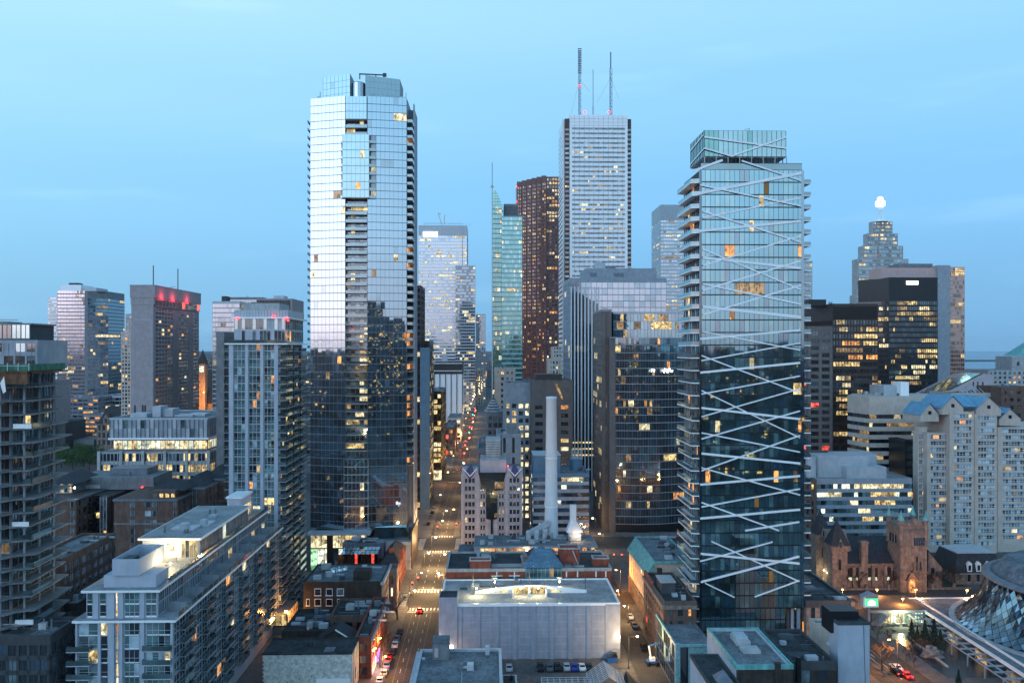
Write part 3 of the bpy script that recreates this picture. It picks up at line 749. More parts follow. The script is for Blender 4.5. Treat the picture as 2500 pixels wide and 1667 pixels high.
# ------------------------------------------------------------------ R: red granite tower behind
rng = random.Random(31)
Y0 = 950
pts = []
xl, xm, xr = X(1262, Y0 + 30), X(1334, Y0), X(1375, Y0 + 4)
zt = Z(1320, 428, Y0)
R = B('red_granite_tower', 'deep red granite office tower with saw-toothed edge and many lit windows', 'tower', (X(1315, Y0), Y0 + 40, 0))
nst = 6
zl = Z(1262, 437, Y0 + 30)
prev = None
for i in range(nst):                                  # stepped left edge
    a_, b_ = i / nst, (i + 1) / nst
    xa, xb_ = xl + (xm - xl) * a_, xl + (xm - xl) * b_
    ya = Y0 + 30 * (1 - b_)
    R.box('wing', xa, xb_, ya, Y0 + 70, 0, zt - .4 * (nst - i), 'red_granite')
    nz = 58
    facade(R, (xa, ya), (xb_, ya), 30, zt - 9, 2, nz, rng, [('gl_brown', .6), ('gl_dark', .2), ('gl_copper', .25)], lits=('lit_y', 'lit_o', 'lit_w'), lit_p=.3, run=.4, pw=1.25, sh=1.9, pd=.25, sd=.2, pier='red_granite')
R.box('wing', xm, xr + 6, Y0 + 3, Y0 + 70, 0, zt - 1, 'red_granite')
facade(R, (xm, Y0 + 3), (xr + 6, Y0 + 3), 30, zt - 3, 8, 60, rng, [('gl_brown', .6), ('gl_black', .3), ('gl_copper', .2)], lits=('lit_y', 'lit_o', 'lit_w'), lit_p=.3, run=.5, pw=1.0, sh=1.7, pd=.2, sd=.15, pier='red_granite')
for py_ in (458, 494): R.box('red_light', xl - .8, xl - .1, Y0 + 26, Y0 + 27, Z(1262, py_, Y0 + 26), Z(1262, py_, Y0 + 26) + 1.6, 'red_beacon')

# ------------------------------------------------------------------ G: green glass tower with sail-shaped top and spire
rng = random.Random(41)
Y0 = 700
x0, xm, x1 = X(1202, Y0), X(1225, Y0), X(1275, Y0)
G = B('green_glass_tower', 'green glass office tower with curved sail top and thin spire beside the street', 'tower', ((x0 + x1) / 2, Y0 + 20, 0))
zr, zs2 = Z(1250, 530, Y0), Z(1213, 500, Y0)
G.box('wall', xm, x1, Y0, Y0 + 40, 0, zr, 'grey_metal')
gm = [('gl_green', .7), ('gl_greend', .4), ('gl_tealb', .2)]
facade(G, (xm, Y0), (x1, Y0), 40, zr, 12, 40, rng, gm, lits=('lit_w', 'lit_y', 'lit_cool'), lit_p=.06, run=.4, pw=.1, sh=1.3, pd=.1, sd=.3, pier='teal_panel', span='turq_panel')
facade(G, (xm, Y0), (x1, Y0), 0, 40, 11, 11, rng, [('gl_greend', .4), ('gl_dark', .5)], lits=('lit_w', 'lit_y'), lit_p=.35, run=.3, pw=.8, sh=1.6, pier='pale_concrete')
G.box('left_wall', x0, xm, Y0 + .5, Y0 + 38, 0, zs2, 'grey_metal')
facade(G, (x0, Y0 + .5), (xm - .05, Y0 + .5), 5, zs2, 6, 50, rng, [('gl_greend', .8), ('gl_green', .3)], lits=('lit_w', 'lit_y', 'lit_cool'), lit_p=.08, run=.5, pw=.15, sh=.8, pier='teal_panel')
# sail: curved edge from spire foot down to the right
prof = []
for i in range(13):
    t = i / 12
    px_ = 1204 + 24 * (t ** 0.62); py_ = 462 + 52 * t ** 1.15
    prof.append((X(px_, Y0), Z(px_, py_, Y0)))
vs = [(x, Y0 + .4, z) for x, z in prof] + [(x, Y0 + 16, z) for x, z in prof] + [(x0, Y0 + .4, zs2), (x0, Y0 + 16, zs2), (prof[0][0], Y0 + .4, zs2), (prof[0][0], Y0 + 16, zs2)]
n_ = 13
G.mesh('sail_top', vs, [(i, i + 1, n_ + i + 1, n_ + i) for i in range(12)] + [tuple(range(13))[::-1] + (2 * n_,)] + [(0, n_, 2 * n_ + 1, 2 * n_)], 'gl_green')
for i in range(1, 12, 2): G.box('sail_mullion', prof[i][0] - .12, prof[i][0] + .12, Y0 + .2, Y0 + .45, zs2, prof[i][1], 'turq_panel')
for zz in np.linspace(zs2, prof[3][1], 5): G.box('sail_transom', x0, prof[min(12, int(12 * (1 - (zz - zs2) / (prof[0][1] - zs2)) ** 1))][0], Y0 + .2, Y0 + .42, zz, zz + .25, 'turq_panel')
G.box('spire', x0 - .5, x0 + .3, Y0, Y0 + .8, 0, Z(1203, 455, Y0), 'light_metal')
G.box('spire_collar', x0 - 1.3, x0 + 1.1, Y0 - .3, Y0 + 1.1, Z(1203, 458, Y0), Z(1203, 453, Y0), 'light_metal')
G.box('spire_tip', x0 - .35, x0 + .15, Y0 + .1, Y0 + .6, Z(1203, 453, Y0), Z(1203, 397, Y0), 'grey_metal')
G.box('penthouse', X(1230, Y0 + 8), X(1264, Y0 + 8), Y0 + 8, Y0 + 30, zr, Z(1245, 498, Y0 + 8), 'grey_metal')
for i in range(9): G.box('penthouse_louvre', X(1230, Y0 + 8), X(1264, Y0 + 8), Y0 + 7.9, Y0 + 8.02, zr + i * 1.2, zr + i * 1.2 + .5, 'dark_concrete')
roof(G, xm, x1, Y0, Y0 + 40, zr, 'turq_panel')
# ------------------------------------------------------------------ left foreground
GD = [('gl_dark', .55), ('gl_blind', .25), ('gl_blue', .25)]
RES = [('gl_tealb', .55), ('gl_blind', .22), ('gl_dark', .2), ('gl_pale', .12)]
# long pale grey apartment building
rng = random.Random(51)
Y0 = 180.0
x0, x1 = X(191, Y0), X(422, Y0)
z1 = Z(300, 1511, Y0)
yb = 272.0
L = B('long_apartment_block', 'long pale grey apartment building in the left foreground, lit terraces on its stepped roof', 'building', ((x0 + x1) / 2, 226, 0))
L.box('wall', x0, x1, Y0, yb, 0, z1, 'white_wall')
fh = 2.92
zlo = z1 - .6 - fh * 6
cols = [(.00, .22, 2), (.22, .32, 1), (.395, .435, 1), (.48, .655, 3), (.715, .985, 4)]
W_ = x1 - x0
def front_bays(xa, w, Yf, zb, nz, cols, lit_col=None, tag=''):
    for a_, b_, n_ in cols:
        gm = RES
        facade(L, (xa + w * a_ + .15, Yf), (xa + w * b_ - .15, Yf), zb, zb + nz * fh, n_, nz, rng, [('lit_y', 3), ('lit_w', 2), ('gl_dark', .8)] if n_ == 1 and a_ > .35 else gm, lit_p=.05, pw=.10, sh=.3, pd=.05, sd=.04, pier='light_metal', span='white_panel', mh=(.32,), mull='light_metal', tilt=.004)
front_bays(x0, W_, Y0, zlo, 6, cols)
for a_, b_ in ((-.02, 0), (.215, .245), (.325, .385), (.445, .475), (.665, .705), (.985, 1.005)):
    L.box('pilaster', x0 + W_ * a_, x0 + W_ * b_, Y0 - .45, Y0 + .05, 0, z1 - .5, 'white_wall')
for k in range(6):
    z = zlo + k * fh
    if k < 5:
        balcony(L, (x0 - 1.9, Y0 + .02), (x0 + W_ * .15, Y0 + .02), z, 1.5, 'white_wall')
        balcony(L, (x0 + W_ * .70, Y0 + .02), (x0 + W_ * 1.0, Y0 + .02), z, 1.5, 'white_wall')
    L.box('floor_line', x0, x1, Y0 - .1, Y0, z - .06, z + .06, 'concrete')
# right side, receding along the lane: framed bays
nb = 26
facade(L, (x1, Y0), (x1, yb), z1 - .6 - fh * 9, z1 - .6, nb, 9, rng, [('gl_dark', .6), ('gl_blue', .5), ('gl_blind', .15)], lits=('lit_y', 'lit_o', 'lit_w', 'lit_dim'), lit_p=.05, run=.1, pw=.25, sh=.32, pd=.22, sd=.14, pier='slab_grey', span='slab_grey', mv=2, mull='light_metal', mh=(.3,))
for k in range(9):
    for i in range(1, nb, 4):
        ya = Y0 + (yb - Y0) * i / nb
        balcony(L, (x1, ya), (x1, ya + 6.6), z1 - .6 - fh * (k + 1), 1.4, 'slab_grey')
L.box('cornice', x0 - .9, x1 + .9, Y0 - .9, yb, z1 - .5, z1, 'white_panel')
L.box('terrace_deck', x0 - .85, x1 + .85, Y0 - .85, yb - .1, z1, z1 + .06, 'roof_pale')
L.box('terrace_rail', x1 + .7, x1 + .76, Y0 + 1, yb, z1 + .05, z1 + 1.1, 'gl_rail')
for i in range(24): L.box('terrace_post', x1 + .68, x1 + .78, Y0 + 1 + i * 3.8, Y0 + 1.1 + i * 3.8, z1 + .05, z1 + 1.2, 'light_metal')
# upper tier, two storeys set back
xa, xb_ = X(211, Y0 + .6), X(384, Y0 + .6)
z2 = Z(300, 1440, Y0)
fh_keep = fh
fh = (z2 - z1 - .9) / 2
L.box('upper_wall', xa, xb_, Y0 + .6, yb - 3, z1, z2, 'white_wall')
front_bays(xa, xb_ - xa, Y0 + .6, z1 + .3, 2, [(.00, .10, 1), (.18, .29, 1), (.405, .455, 1), (.53, .76, 3), (.83, 1.0, 2)])
for a_, b_ in ((.105, .175), (.295, .40), (.46, .525), (.77, .825)): L.box('pilaster', xa + (xb_ - xa) * a_, xa + (xb_ - xa) * b_, Y0 + .3, Y0 + .65, z1 + .06, z2 - .5, 'white_wall')
facade(L, (xb_, Y0 + .6), (xb_, yb - 3), z1 + .2, z2 - .6, 24, 2, rng, [('gl_dark', .5), ('gl_blue', .5), ('gl_blind', .2)], lits=('lit_y', 'lit_o', 'lit_w'), lit_p=.07, run=.1, pw=.3, sh=.35, pd=.2, sd=.12, pier='slab_grey', mv=3, mull='light_metal')
for i in range(0, 24, 3):
    ya = Y0 + 6 + i * 3.6
    L.box('terrace_divider', xb_, x1 + .6, ya, ya + .15, z1 + .06, z1 + 1.9, 'slab_grey')
    L.box('planter', xb_ + 1.2, xb_ + 2.4, ya + 3, ya + 3.8, z1 + .06, z1 + .9, 'dark_concrete')
L.box('cornice', xa - .8, xb_ + .8, Y0 - .2, yb - 2.2, z2 - .5, z2, 'white_panel')
L.box('roof_deck', xa - .75, xb_ + .75, Y0 - .15, yb - 2.3, z2, z2 + .06, 'roof_pale')
L.box('deck_rail', xb_ + .3, xb_ + .36, Y0 + 6, yb - 3, z2, z2 + 1.0, 'gl_rail')
# rooftop: screened box on stilts, lit terrace, long pavilion, far lift house
L.box('stair_house', xa + 3, xb_ - .8, Y0 + 2, Y0 + 9, z2 + .06, z2 + 2.6, 'white_wall')
bx0, bx1 = X(282, Y0 + 3), X(348, Y0 + 3)
for xx in (bx0 + .2, bx0 + 2, bx1 - .5): L.box('stilt', xx, xx + .35, Y0 + 2.2, Y0 + 2.5, z2 + .06, z2 + 3.6, 'white_wall')
zb0, zb1 = z2 + 2.7, z2 + 6.2
L.box('screen_wall', bx0, bx1, Y0 + 1.4, Y0 + 1.7, zb0, zb1, 'white_wall'); L.box('screen_wall', bx0, bx1, Y0 + 15, Y0 + 15.3, zb0, zb1, 'white_wall')
L.box('screen_wall', bx0, bx0 + .3, Y0 + 1.7, Y0 + 15, zb0, zb1 - .01, 'white_wall'); L.box('screen_wall', bx1 - .3, bx1, Y0 + 1.7, Y0 + 15, zb0, zb1 - .01, 'white_wall')
L.box('screen_floor', bx0 + .3, bx1 - .3, Y0 + 1.7, Y0 + 15, zb0, zb0 + .3, 'roof_grey')
L.box('cooling_unit', bx0 + 1.2, bx0 + 3.4, Y0 + 3, Y0 + 7, zb0 + .3, zb1 - .4, 'dark_concrete')
for i in range(7): L.box('louvre', bx0 + 1.6, bx0 + 3.9, Y0 + 1.36, Y0 + 1.42, zb0 + .9 + i * .26, zb0 + 1.02 + i * .26, 'light_metal')
# pavilion with lit end wall
px0, px1 = xa + 1.0, xb_ - .2
yp = Y0 + 27
zp = z2 + 4.6
L.box('pavilion_wall', px0, px1, yp, yb - 24, z2 + .06, zp, 'white_wall')
L.box('pavilion_roof', px0 - .8, px1 + .8, yp - 1, yb - 23.5, zp, zp + .5, 'white_panel')
L.box('pavilion_roof_deck', px0 - .5, px1 + .5, yp - .7, yb - 23.8, zp + .5, zp + .56, 'roof_pale')
facade(L, (px1 - 4.4, yp), (px1 - .3, yp), z2 + .1, zp - .3, 4, 1, rng, [('gl_dark', .5), ('lit_y', .6)], lit_p=0, pw=.14, sh=.1, pier='light_metal', mh=(.7,))
facade(L, (px1, yp), (px1, yb - 24), z2 + .3, zp - .5, 14, 1, rng, [('gl_blue', .6), ('gl_dark', .4)], lits=('lit_o', 'lit_y', 'lit_cool'), lit_p=.12, pw=.3, sh=.3, pier='slab_grey', mv=3, mull='light_metal')
L.box('kitchen_box', px0 + 6, px0 + 7.6, yp - .4, yp + .02, z2 + 2.0, z2 + 3.6, 'lit_y')
L.box('kitchen_counter', px0 + 4, px0 + 9.5, yp - 3.4, yp - 2.8, z2 + .06, z2 + 1.0, 'pale_concrete')
L.box('lounge_bench', px0 + 5, px0 + 9, yp - 9, yp - 8, z2 + .06, z2 + .7, 'pale_concrete')
for i in range(6): L.box('rail_post', xb_ - .6, xb_ - .5, Y0 + 9 + i * 3, Y0 + 9.1 + i * 3, z2, z2 + 1.3, 'light_metal')
for xx, yy in ((px0 + 6.8, yp - 1.2), (px0 + 4.5, yp - 6), (xb_ - 1.5, Y0 + 12), (px0 + 8.5, yp - 11)):
    L.piece('terrace_lamp', 'lamp_white', (xx, yy, z2 + 2.6), (.3, .3, .3))
    li = bpy.data.lights.new('terrace_light', 'POINT'); li.energy = 1300; li.color = (1.0, .80, .40); li.shadow_soft_size = .3
    o = bpy.data.objects.new('terrace_light', li); col.objects.link(o); o.parent = L.root; o.location = Vector((xx, yy - .4, z2 + 2.9)) - L.loc
for xx, yy, w, d, h in ((px0 + 4, yp + 7, 6, 5, .5), (px0 + 6, yp + 8, 2, 2, 1.6), (px0 + 9, yp + 12, 3, 6, .4), (px0 + 9.5, yp + 13, 1.4, 2, 1.5), (px0 + 8, yp + 24, 2, 2, .6)):
    L.box('roof_unit', xx, xx + w, yy, yy + d, zp + .56, zp + .56 + h, 'light_metal')
for xx, yy, h in ((px0 + 7.5, yp + 26, 1.8), (px0 + 9, yp + 26, 1.8), (px0 + 3.2, yp + 5, 1.8), (px0 + 8.5, yp + 4, 1.0), (px0 + 9, yp + 4.6, 1.0)): L.box('vent_pipe', xx, xx + .4, yy, yy + .4, zp + .56, zp + .56 + h, 'grey_metal')
L.box('lift_house', X(555, 252), X(590, 252), 252, 262, z2 + .06, z2 + 6.5, 'white_wall')
L.box('lift_house_cap', X(555, 252) - .3, X(590, 252) + .3, 251.7, 262.3, z2 + 6.5, z2 + 7.1, 'white_panel')
facade(L, (X(590, 252), 252), (X(590, 252), 262), z2 + .3, z2 + 4, 5, 1, rng, [('lit_cool', .6), ('lit_y', .3)], lit_p=0, pw=.2, sh=.2, pier='white_wall')
li = bpy.data.lights.new('terrace_light', 'POINT'); li.energy = 1600; li.color = (1.0, .85, .5); li.shadow_soft_size = .4
o = bpy.data.objects.new('terrace_light', li); col.objects.link(o); o.parent = L.root; o.location = Vector((X(545, 248), 247, z2 + 2.6)) - L.loc
L.piece('terrace_lamp', 'lamp_white', (X(545, 248), 248, z2 + 2.5), (.4, .4, .4))
fh = fh_keep

# pale condominium tower with glass bays behind it
rng = random.Random(52)
Y0 = 276.0
x0, x1 = X(560, Y0), X(700, Y0)
zt = Z(640, 838, Y0)
Q = B('glass_bay_tower', 'pale condominium tower of teal window bays and corner balconies, red lights on roof', 'tower', ((x0 + x1) / 2, 291, 0))
yb = 306.0
Q.box('wall', x0, x1 - 2.2, Y0, yb, 0, zt, 'white_wall')
nz = 34
fl = zt / nz
for px_a, px_b, n_ in ((571, 599, 3), (608, 636, 3), (645, 670, 3), (681, 699, 2)):
    xa, xb_ = X(px_a, Y0), X(px_b, Y0)
    facade(Q, (xa, Y0), (min(xb_, x1 - 2.3), Y0), 0, zt, n_, nz, rng, [('gl_tealb', .8), ('gl_blind', .2), ('gl_dark', .2), ('gl_pale', .12)], lits=('lit_y', 'lit_o', 'lit_w', 'lit_dim'), lit_p=.08, run=.3, pw=.12, sh=.45, pd=.06, sd=.05, pier='light_metal', span='slab_grey', mh=(.3,), mull='light_metal')
for px_a, px_b in ((560, 570.5), (600, 607), (637, 644), (671, 680)): Q.box('pilaster', X(px_a, Y0), X(px_b, Y0), Y0 - .6, Y0 + .1, 0, zt - .4, 'white_wall')
xr = x1 - 2.2
facade(Q, (xr, Y0), (xr, yb), 0, zt, 12, nz, rng, [('gl_blue', .5), ('gl_dark', .5), ('gl_blind', .2)], lits=('lit_y', 'lit_o', 'lit_w', 'lit_dim'), lit_p=.1, run=.15, pw=.2, sh=.4, pier='slab_grey')
for k in range(nz):
    z = k * fl
    balcony(Q, (X(681, Y0) + .05, Y0 + .05), (x1, Y0 + .05), z, 1.1, 'slab_grey')
    balcony(Q, (xr, Y0 + .4), (xr, Y0 + 8.6), z, 2.2, 'slab_grey')
    balcony(Q, (xr, Y0 + 11), (xr, Y0 + 18), z, 2.2, 'slab_grey')
    balcony(Q, (xr, Y0 + 20.5), (xr, yb - .3), z, 2.2, 'slab_grey')
    Q.box('balcony_slab', x0 - 1.9, x0, Y0 + .4, Y0 + 4.5, z - .1, z + .1, 'slab_grey')
    Q.box('balcony_railing', x0 - 1.9, x0 - .02, Y0 + .4, Y0 + .46, z + .1, z + 1.15, 'gl_rail')
Q.box('cornice', x0 - 1.2, x1 + .6, Y0 - 1.2, yb, zt - .4, zt, 'white_panel')
Q.box('terrace_rail', x0 - 1.0, x1 + .5, Y0 - 1.1, Y0 - 1.0, zt, zt + 1.1, 'gl_rail')
xa, xb_ = X(572, Y0 + 2), X(748, Y0 + 2)
zc = Z(650, 778, Y0 + 2)
Q.box('penthouse', xa, x1 - 1.0, Y0 + 2, yb - 2, zt, zc, 'white_wall')
facade(Q, (xa, Y0 + 2), (x1 - 1.0, Y0 + 2), zt + .2, zc, 14, 2, rng, [('gl_tealb', .4), ('gl_dark', .5), ('white_wall', .35)], lit_p=.04, pw=.12, sh=.5, pier='light_metal', lits=('lit_y', 'lit_o'))
facade(Q, (x1 - 1.0, Y0 + 2), (x1 - 1.0, yb - 2), zt + .2, zc, 10, 2, rng, [('gl_tealb', .4), ('gl_dark', .5)], lit_p=.06, pw=.12, sh=.5, pier='light_metal')
Q.box('penthouse_roof', xa - .8, x1 + .4, Y0 + 1, yb - 1, zc, zc + .5, 'white_panel')
zd = Z(650, 757, Y0 + 3)
Q.box('roof_screen', xa, x1 - .3, Y0 + 2.4, yb - 3, zc + .5, zd, 'light_metal')
for i in range(18): Q.box('screen_joint', xa + i * (x1 - xa) / 18, xa + i * (x1 - xa) / 18 + .08, Y0 + 2.33, Y0 + 2.42, zc + .5, zd, 'grey_metal')
Q.box('lift_house', X(594, Y0 + 8), X(682, Y0 + 8), Y0 + 8, yb - 8, zd, Z(640, 751, Y0 + 8) + 1.5, 'pale_concrete')
for px_, py_ in ((577, 777), (697, 777), (666, 772), (746, 782)): Q.piece('red_light', 'red_beacon', (min(X(px_, Y0), x1 + .2), Y0 + .9, Z(px_, py_, Y0)), (.55, .55, .55))
Q.box('podium', x1 - 2, x1 + 3.5, Y0 - 14, Y0 - .1, 0, 6.5, 'concrete')
facade(Q, (x1 - 2, Y0 - 14), (x1 + 3.5, Y0 - 14), 2.5, 6.2, 3, 1, rng, [('lit_w', .6), ('lit_y', .5)], lit_p=0, pw=.2, sh=.3, pier='black_metal', wn_='shop_window')
facade(Q, (x1 + 3.5, Y0 - 14), (x1 + 3.5, Y0), .3, 6.2, 6, 1, rng, [('lit_y', .6), ('lit_o', .6)], lit_p=0, pw=.3, sh=.3, pier='brown_brick', wn_='shop_window')

# tower under construction at the left edge
rng = random.Random(53)
K = B('unfinished_tower', 'unfinished tower at the left edge, bare floor slabs under a green safety net', 'tower', (-110, 190, 0))
Y0 = 178.0
xr = X(88, Y0 + 6)
x0 = -122.0
zn = Z(60, 912, Y0)
fl = 3.0
K.box('core_wall', x0, xr - 4.2, Y0 + 4, Y0 + 22, 0, zn, 'dark_concrete')
nz = int(zn / fl)
facade(K, (x0, Y0 + 3.95), (xr - 4.2, Y0 + 3.95), zn - nz * fl, zn, 7, nz, rng, [('gl_dark', .6), ('gl_blue', .3), ('gl_black', .4)], lits=('lit_y', 'lit_dim'), lit_p=.02, pw=.3, sh=.4, pier='concrete', mv=2)
facade(K, (xr - 4.2, Y0 + 4), (xr - 4.2, Y0 + 22), zn - nz * fl, zn, 7, nz, rng, [('gl_dark', .6), ('gl_blue', .3), ('gl_teal', .4)], lits=('lit_y', 'lit_dim'), lit_p=.04, pw=.3, sh=.4, pier='concrete', mv=2)
for k in range(nz + 1):
    z = zn - k * fl
    e = (.0, .9, .4, -.6)[k % 4]
    K.prism('floor_slab', [(x0, Y0 + 1.5), (xr - 5 + e, Y0 + .6), (xr - 3.6 + e, Y0 + 3.2), (xr + e * .7, Y0 + 4.5), (xr - .4 + e, Y0 + 13), (xr - 1 + e, Y0 + 22), (x0, Y0 + 22)], z - .15, z + .15, 'concrete')
    for j in range(5):
        xx = x0 + 6 + j * 3.0
        if xx < xr - 5: K.box('slab_column', xx, xx + .35, Y0 + 2.0, Y0 + 2.4, z - fl + .15, z - .15, 'slab_grey')
    for yy in (Y0 + 5, Y0 + 11, Y0 + 17): K.box('slab_column', xr - 2.2, xr - 1.9, yy, yy + .35, z - fl + .15, z - .15, 'slab_grey')
    if k > 2 and k % 2 == 0:
        K.box('balcony_railing', xr - 2 + e, xr - .3 + e * .7, Y0 + 4.6, Y0 + 4.66, z + .15, z + 1.2, 'gl_rail')
        K.box('balcony_railing', xr - .3 + e * .7, xr - .24 + e * .7, Y0 + 5, Y0 + 13, z + .15, z + 1.2, 'gl_rail')
    if k % 7 == 4: K.box('hoarding', xr - 3.8 + e, xr + e, Y0 + 4.0, Y0 + 4.3, z + .1, z + 1.1, 'white_panel')
K.box('timber_deck', x0, xr + 1.6, Y0 - .4, Y0 + 14, zn + .2, zn + .6, 'wood_brown')
K.box('timber_soffit', x0, xr + 1.4, Y0 - .2, Y0 + .6, zn - 2.2, zn + .2, 'wood_brown')
K.box('safety_net', xr - 7, xr + 2.2, Y0 - .5, Y0 - .4, zn + .6, zn + 2.0, 'net_green'); K.box('safety_net', xr + 2.2, xr + 2.3, Y0 - .4, Y0 + 14, zn + .6, zn + 2.0, 'net_green')
for i in range(9): K.box('guard_post', x0 + 8 + i * 2.2, x0 + 8.12 + i * 2.2, Y0 - .55, Y0 - .42, zn + .6, zn + 2.2, 'steel_frame')
K.box('guard_rail', x0, xr + 2, Y0 - .56, Y0 - .5, zn + 1.6, zn + 1.7, 'steel_frame')
K.mesh('loose_tarpaulin', [(X(0, Y0 - 1), Y0 - 1, Z(0, 935, Y0)), (X(14, Y0 - 1), Y0 - 1.6, Z(0, 918, Y0)), (X(16, Y0 - 1), Y0 - 1.2, Z(0, 955, Y0)), (X(6, Y0 - 1), Y0 - .8, Z(0, 960, Y0))], [(0, 1, 2, 3)], 'white_panel')
zu = zn + .6
ux1 = X(92, Y0 + 9)
K.box('upper_wall', x0, ux1, Y0 + 9, Y0 + 22, zu, Z(50, 830, Y0 + 9), 'slab_grey')
facade(K, (x0, Y0 + 9), (ux1, Y0 + 9), zu + .3, Z(50, 838, Y0 + 9), 9, 2, rng, [('gl_dark', .6), ('gl_teal', .4), ('slab_grey', .3)], lit_p=0, pw=.4, sh=.9, pier='slab_grey', mv=2)
zu2 = Z(50, 830, Y0 + 9)
ux2 = X(74, Y0 + 10)
K.box('top_wall', x0, ux2, Y0 + 10, Y0 + 20, zu2, Z(40, 793, Y0 + 10), 'dark_concrete')
facade(K, (x0, Y0 + 10), (ux2, Y0 + 10), zu2 + .2, Z(40, 793, Y0 + 10), 10, 1, rng, [('gl_dark', .5), ('gl_teal', .7)], lit_p=0, pw=.15, sh=.2, pier='grey_metal', mv=2)
K.box('top_cap', x0, ux2 + .4, Y0 + 9.7, Y0 + 20.3, Z(40, 793, Y0 + 10), Z(40, 789, Y0 + 10), 'grey_metal')
K.box('top_house', x0, X(18, Y0 + 12), Y0 + 12, Y0 + 18, Z(40, 789, Y0 + 10), Z(5, 785, Y0 + 12), 'teal_panel')
K.bar('roof_beam', 'light_metal', (x0, Y0 + 11, Z(10, 782, Y0 + 11)), (X(42, Y0 + 11), Y0 + 11, Z(40, 781, Y0 + 11)), .25)

# lower dark blocks under the unfinished tower
tower('grid_window_block', 'dark mid-rise block with grid windows below the unfinished tower', 'building', -60, 122, 1560, 176, 12, 54, bay=2.2, fh=2.9, core='dark_concrete', lit_p=.02, pw=.5, sh=.9, pd=.2, sd=.2, pier='dark_concrete', gl=GD, mv=2)
tower('dark_brick_block', 'dark brick block with three rows of windows behind the grid block', 'building', 60, 150, 1372, 214, 30, 55, bay=3.2, fh=3.2, core='dark_brick', lit_p=.03, pw=1.4, sh=1.3, pd=.15, sd=.15, pier='brown_brick', gl=GD, mv=2)
b = tower('low_roof_block', 'low dark roof scattered with materials beside the long apartment block', 'building', 132, 190, 1480, 215, 34, 56, bay=4, fh=4, core='dark_brick', pier='dark_brick', pw=1.5, sh=1.5, lit_p=.02, gl=GD, clut=9, roofm='roof_pale', sides='f')
for i in range(7): b.bar('roof_plank', 'pale_concrete', (b.x0 + 1 + i * .5, 220 + i * 3, b.z1 + .3), (b.x1 - 1, 223 + i * 3.4, b.z1 + .3), .3)

# brown brick apartments round a dark court
rng = random.Random(57)
Y0 = 290.0
N = B('brown_brick_apartments', 'brown brick apartment building with dark balcony court and hipped grey roofs', 'building', (X(300, 300), 310, 0))
zt = Z(180, 1218, Y0)
def wing(pl, pr, Yf, Yb, zt_, bays, fh=3.0, lit_p=.04, side=True):
    xa, xb_ = X(pl, Yf), X(pr, Yf)
    N.box('wall', xa, xb_, Yf, Yb, 0, zt_, 'brown_brick')
    nz = int((zt_ - 1) / fh)
    zb0 = zt_ - 1 - nz * fh
    for a_, b_ in bays:
        ua, ub = X(a_, Yf), X(b_, Yf)
        facade(N, (ua, Yf - .02), (ub, Yf - .02), zb0, zt_ - 1, max(1, round((ub - ua) / 1.6)), nz, rng, [('gl_blind', .5), ('gl_dark', .5), ('gl_pale', .2)], lits=('lit_o', 'lit_y'), lit_p=lit_p, pw=.12, sh=1.25, pd=.05, sd=.05, pier='light_metal', span='brown_brick', mull='light_metal')
    if side: facade(N, (xb_, Yf), (xb_, Yb), zb0, zt_ - 1, max(1, round((Yb - Yf) / 4)), nz, rng, [('gl_blind', .3), ('gl_dark', .6)], lits=('lit_o', 'lit_y'), lit_p=.1, pw=2.0, sh=1.3, pier='brown_brick', mv=2)
    N.box('cornice', xa - .3, xb_ + .3, Yf - .3, Yb, zt_ - .7, zt_, 'grey_metal')
    N.box('band_course', xa - .06, xb_ + .06, Yf - .1, Yf, zt_ - 8.6, zt_ - 8.0, 'concrete')
    return xa, xb_
wing(93, 185, Y0, 330, zt, ((114, 128), (172, 181)))
wing(278, 432, Y0 - 4, 330, Z(350, 1218, Y0 - 4), ((318, 329), (354, 369), (373, 382), (424, 430)))
# balcony court
xa, xb_ = X(185, 302), X(278, 302)
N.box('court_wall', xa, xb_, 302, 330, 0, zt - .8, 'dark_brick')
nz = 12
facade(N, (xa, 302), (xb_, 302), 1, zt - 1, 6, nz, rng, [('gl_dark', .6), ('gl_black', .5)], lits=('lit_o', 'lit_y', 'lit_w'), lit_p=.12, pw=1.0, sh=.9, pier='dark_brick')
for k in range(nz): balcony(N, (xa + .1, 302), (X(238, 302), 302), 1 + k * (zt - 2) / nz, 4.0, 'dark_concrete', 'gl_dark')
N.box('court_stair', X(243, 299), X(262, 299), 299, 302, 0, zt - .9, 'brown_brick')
facade(N, (X(244, 299), 299), (X(261, 299), 299), 1, zt - 1, 2, nz, rng, [('gl_blind', .6), ('gl_dark', .3)], lits=('lit_o', 'lit_y'), lit_p=.2, pw=.2, sh=1.1, pier='light_metal', span='brown_brick')
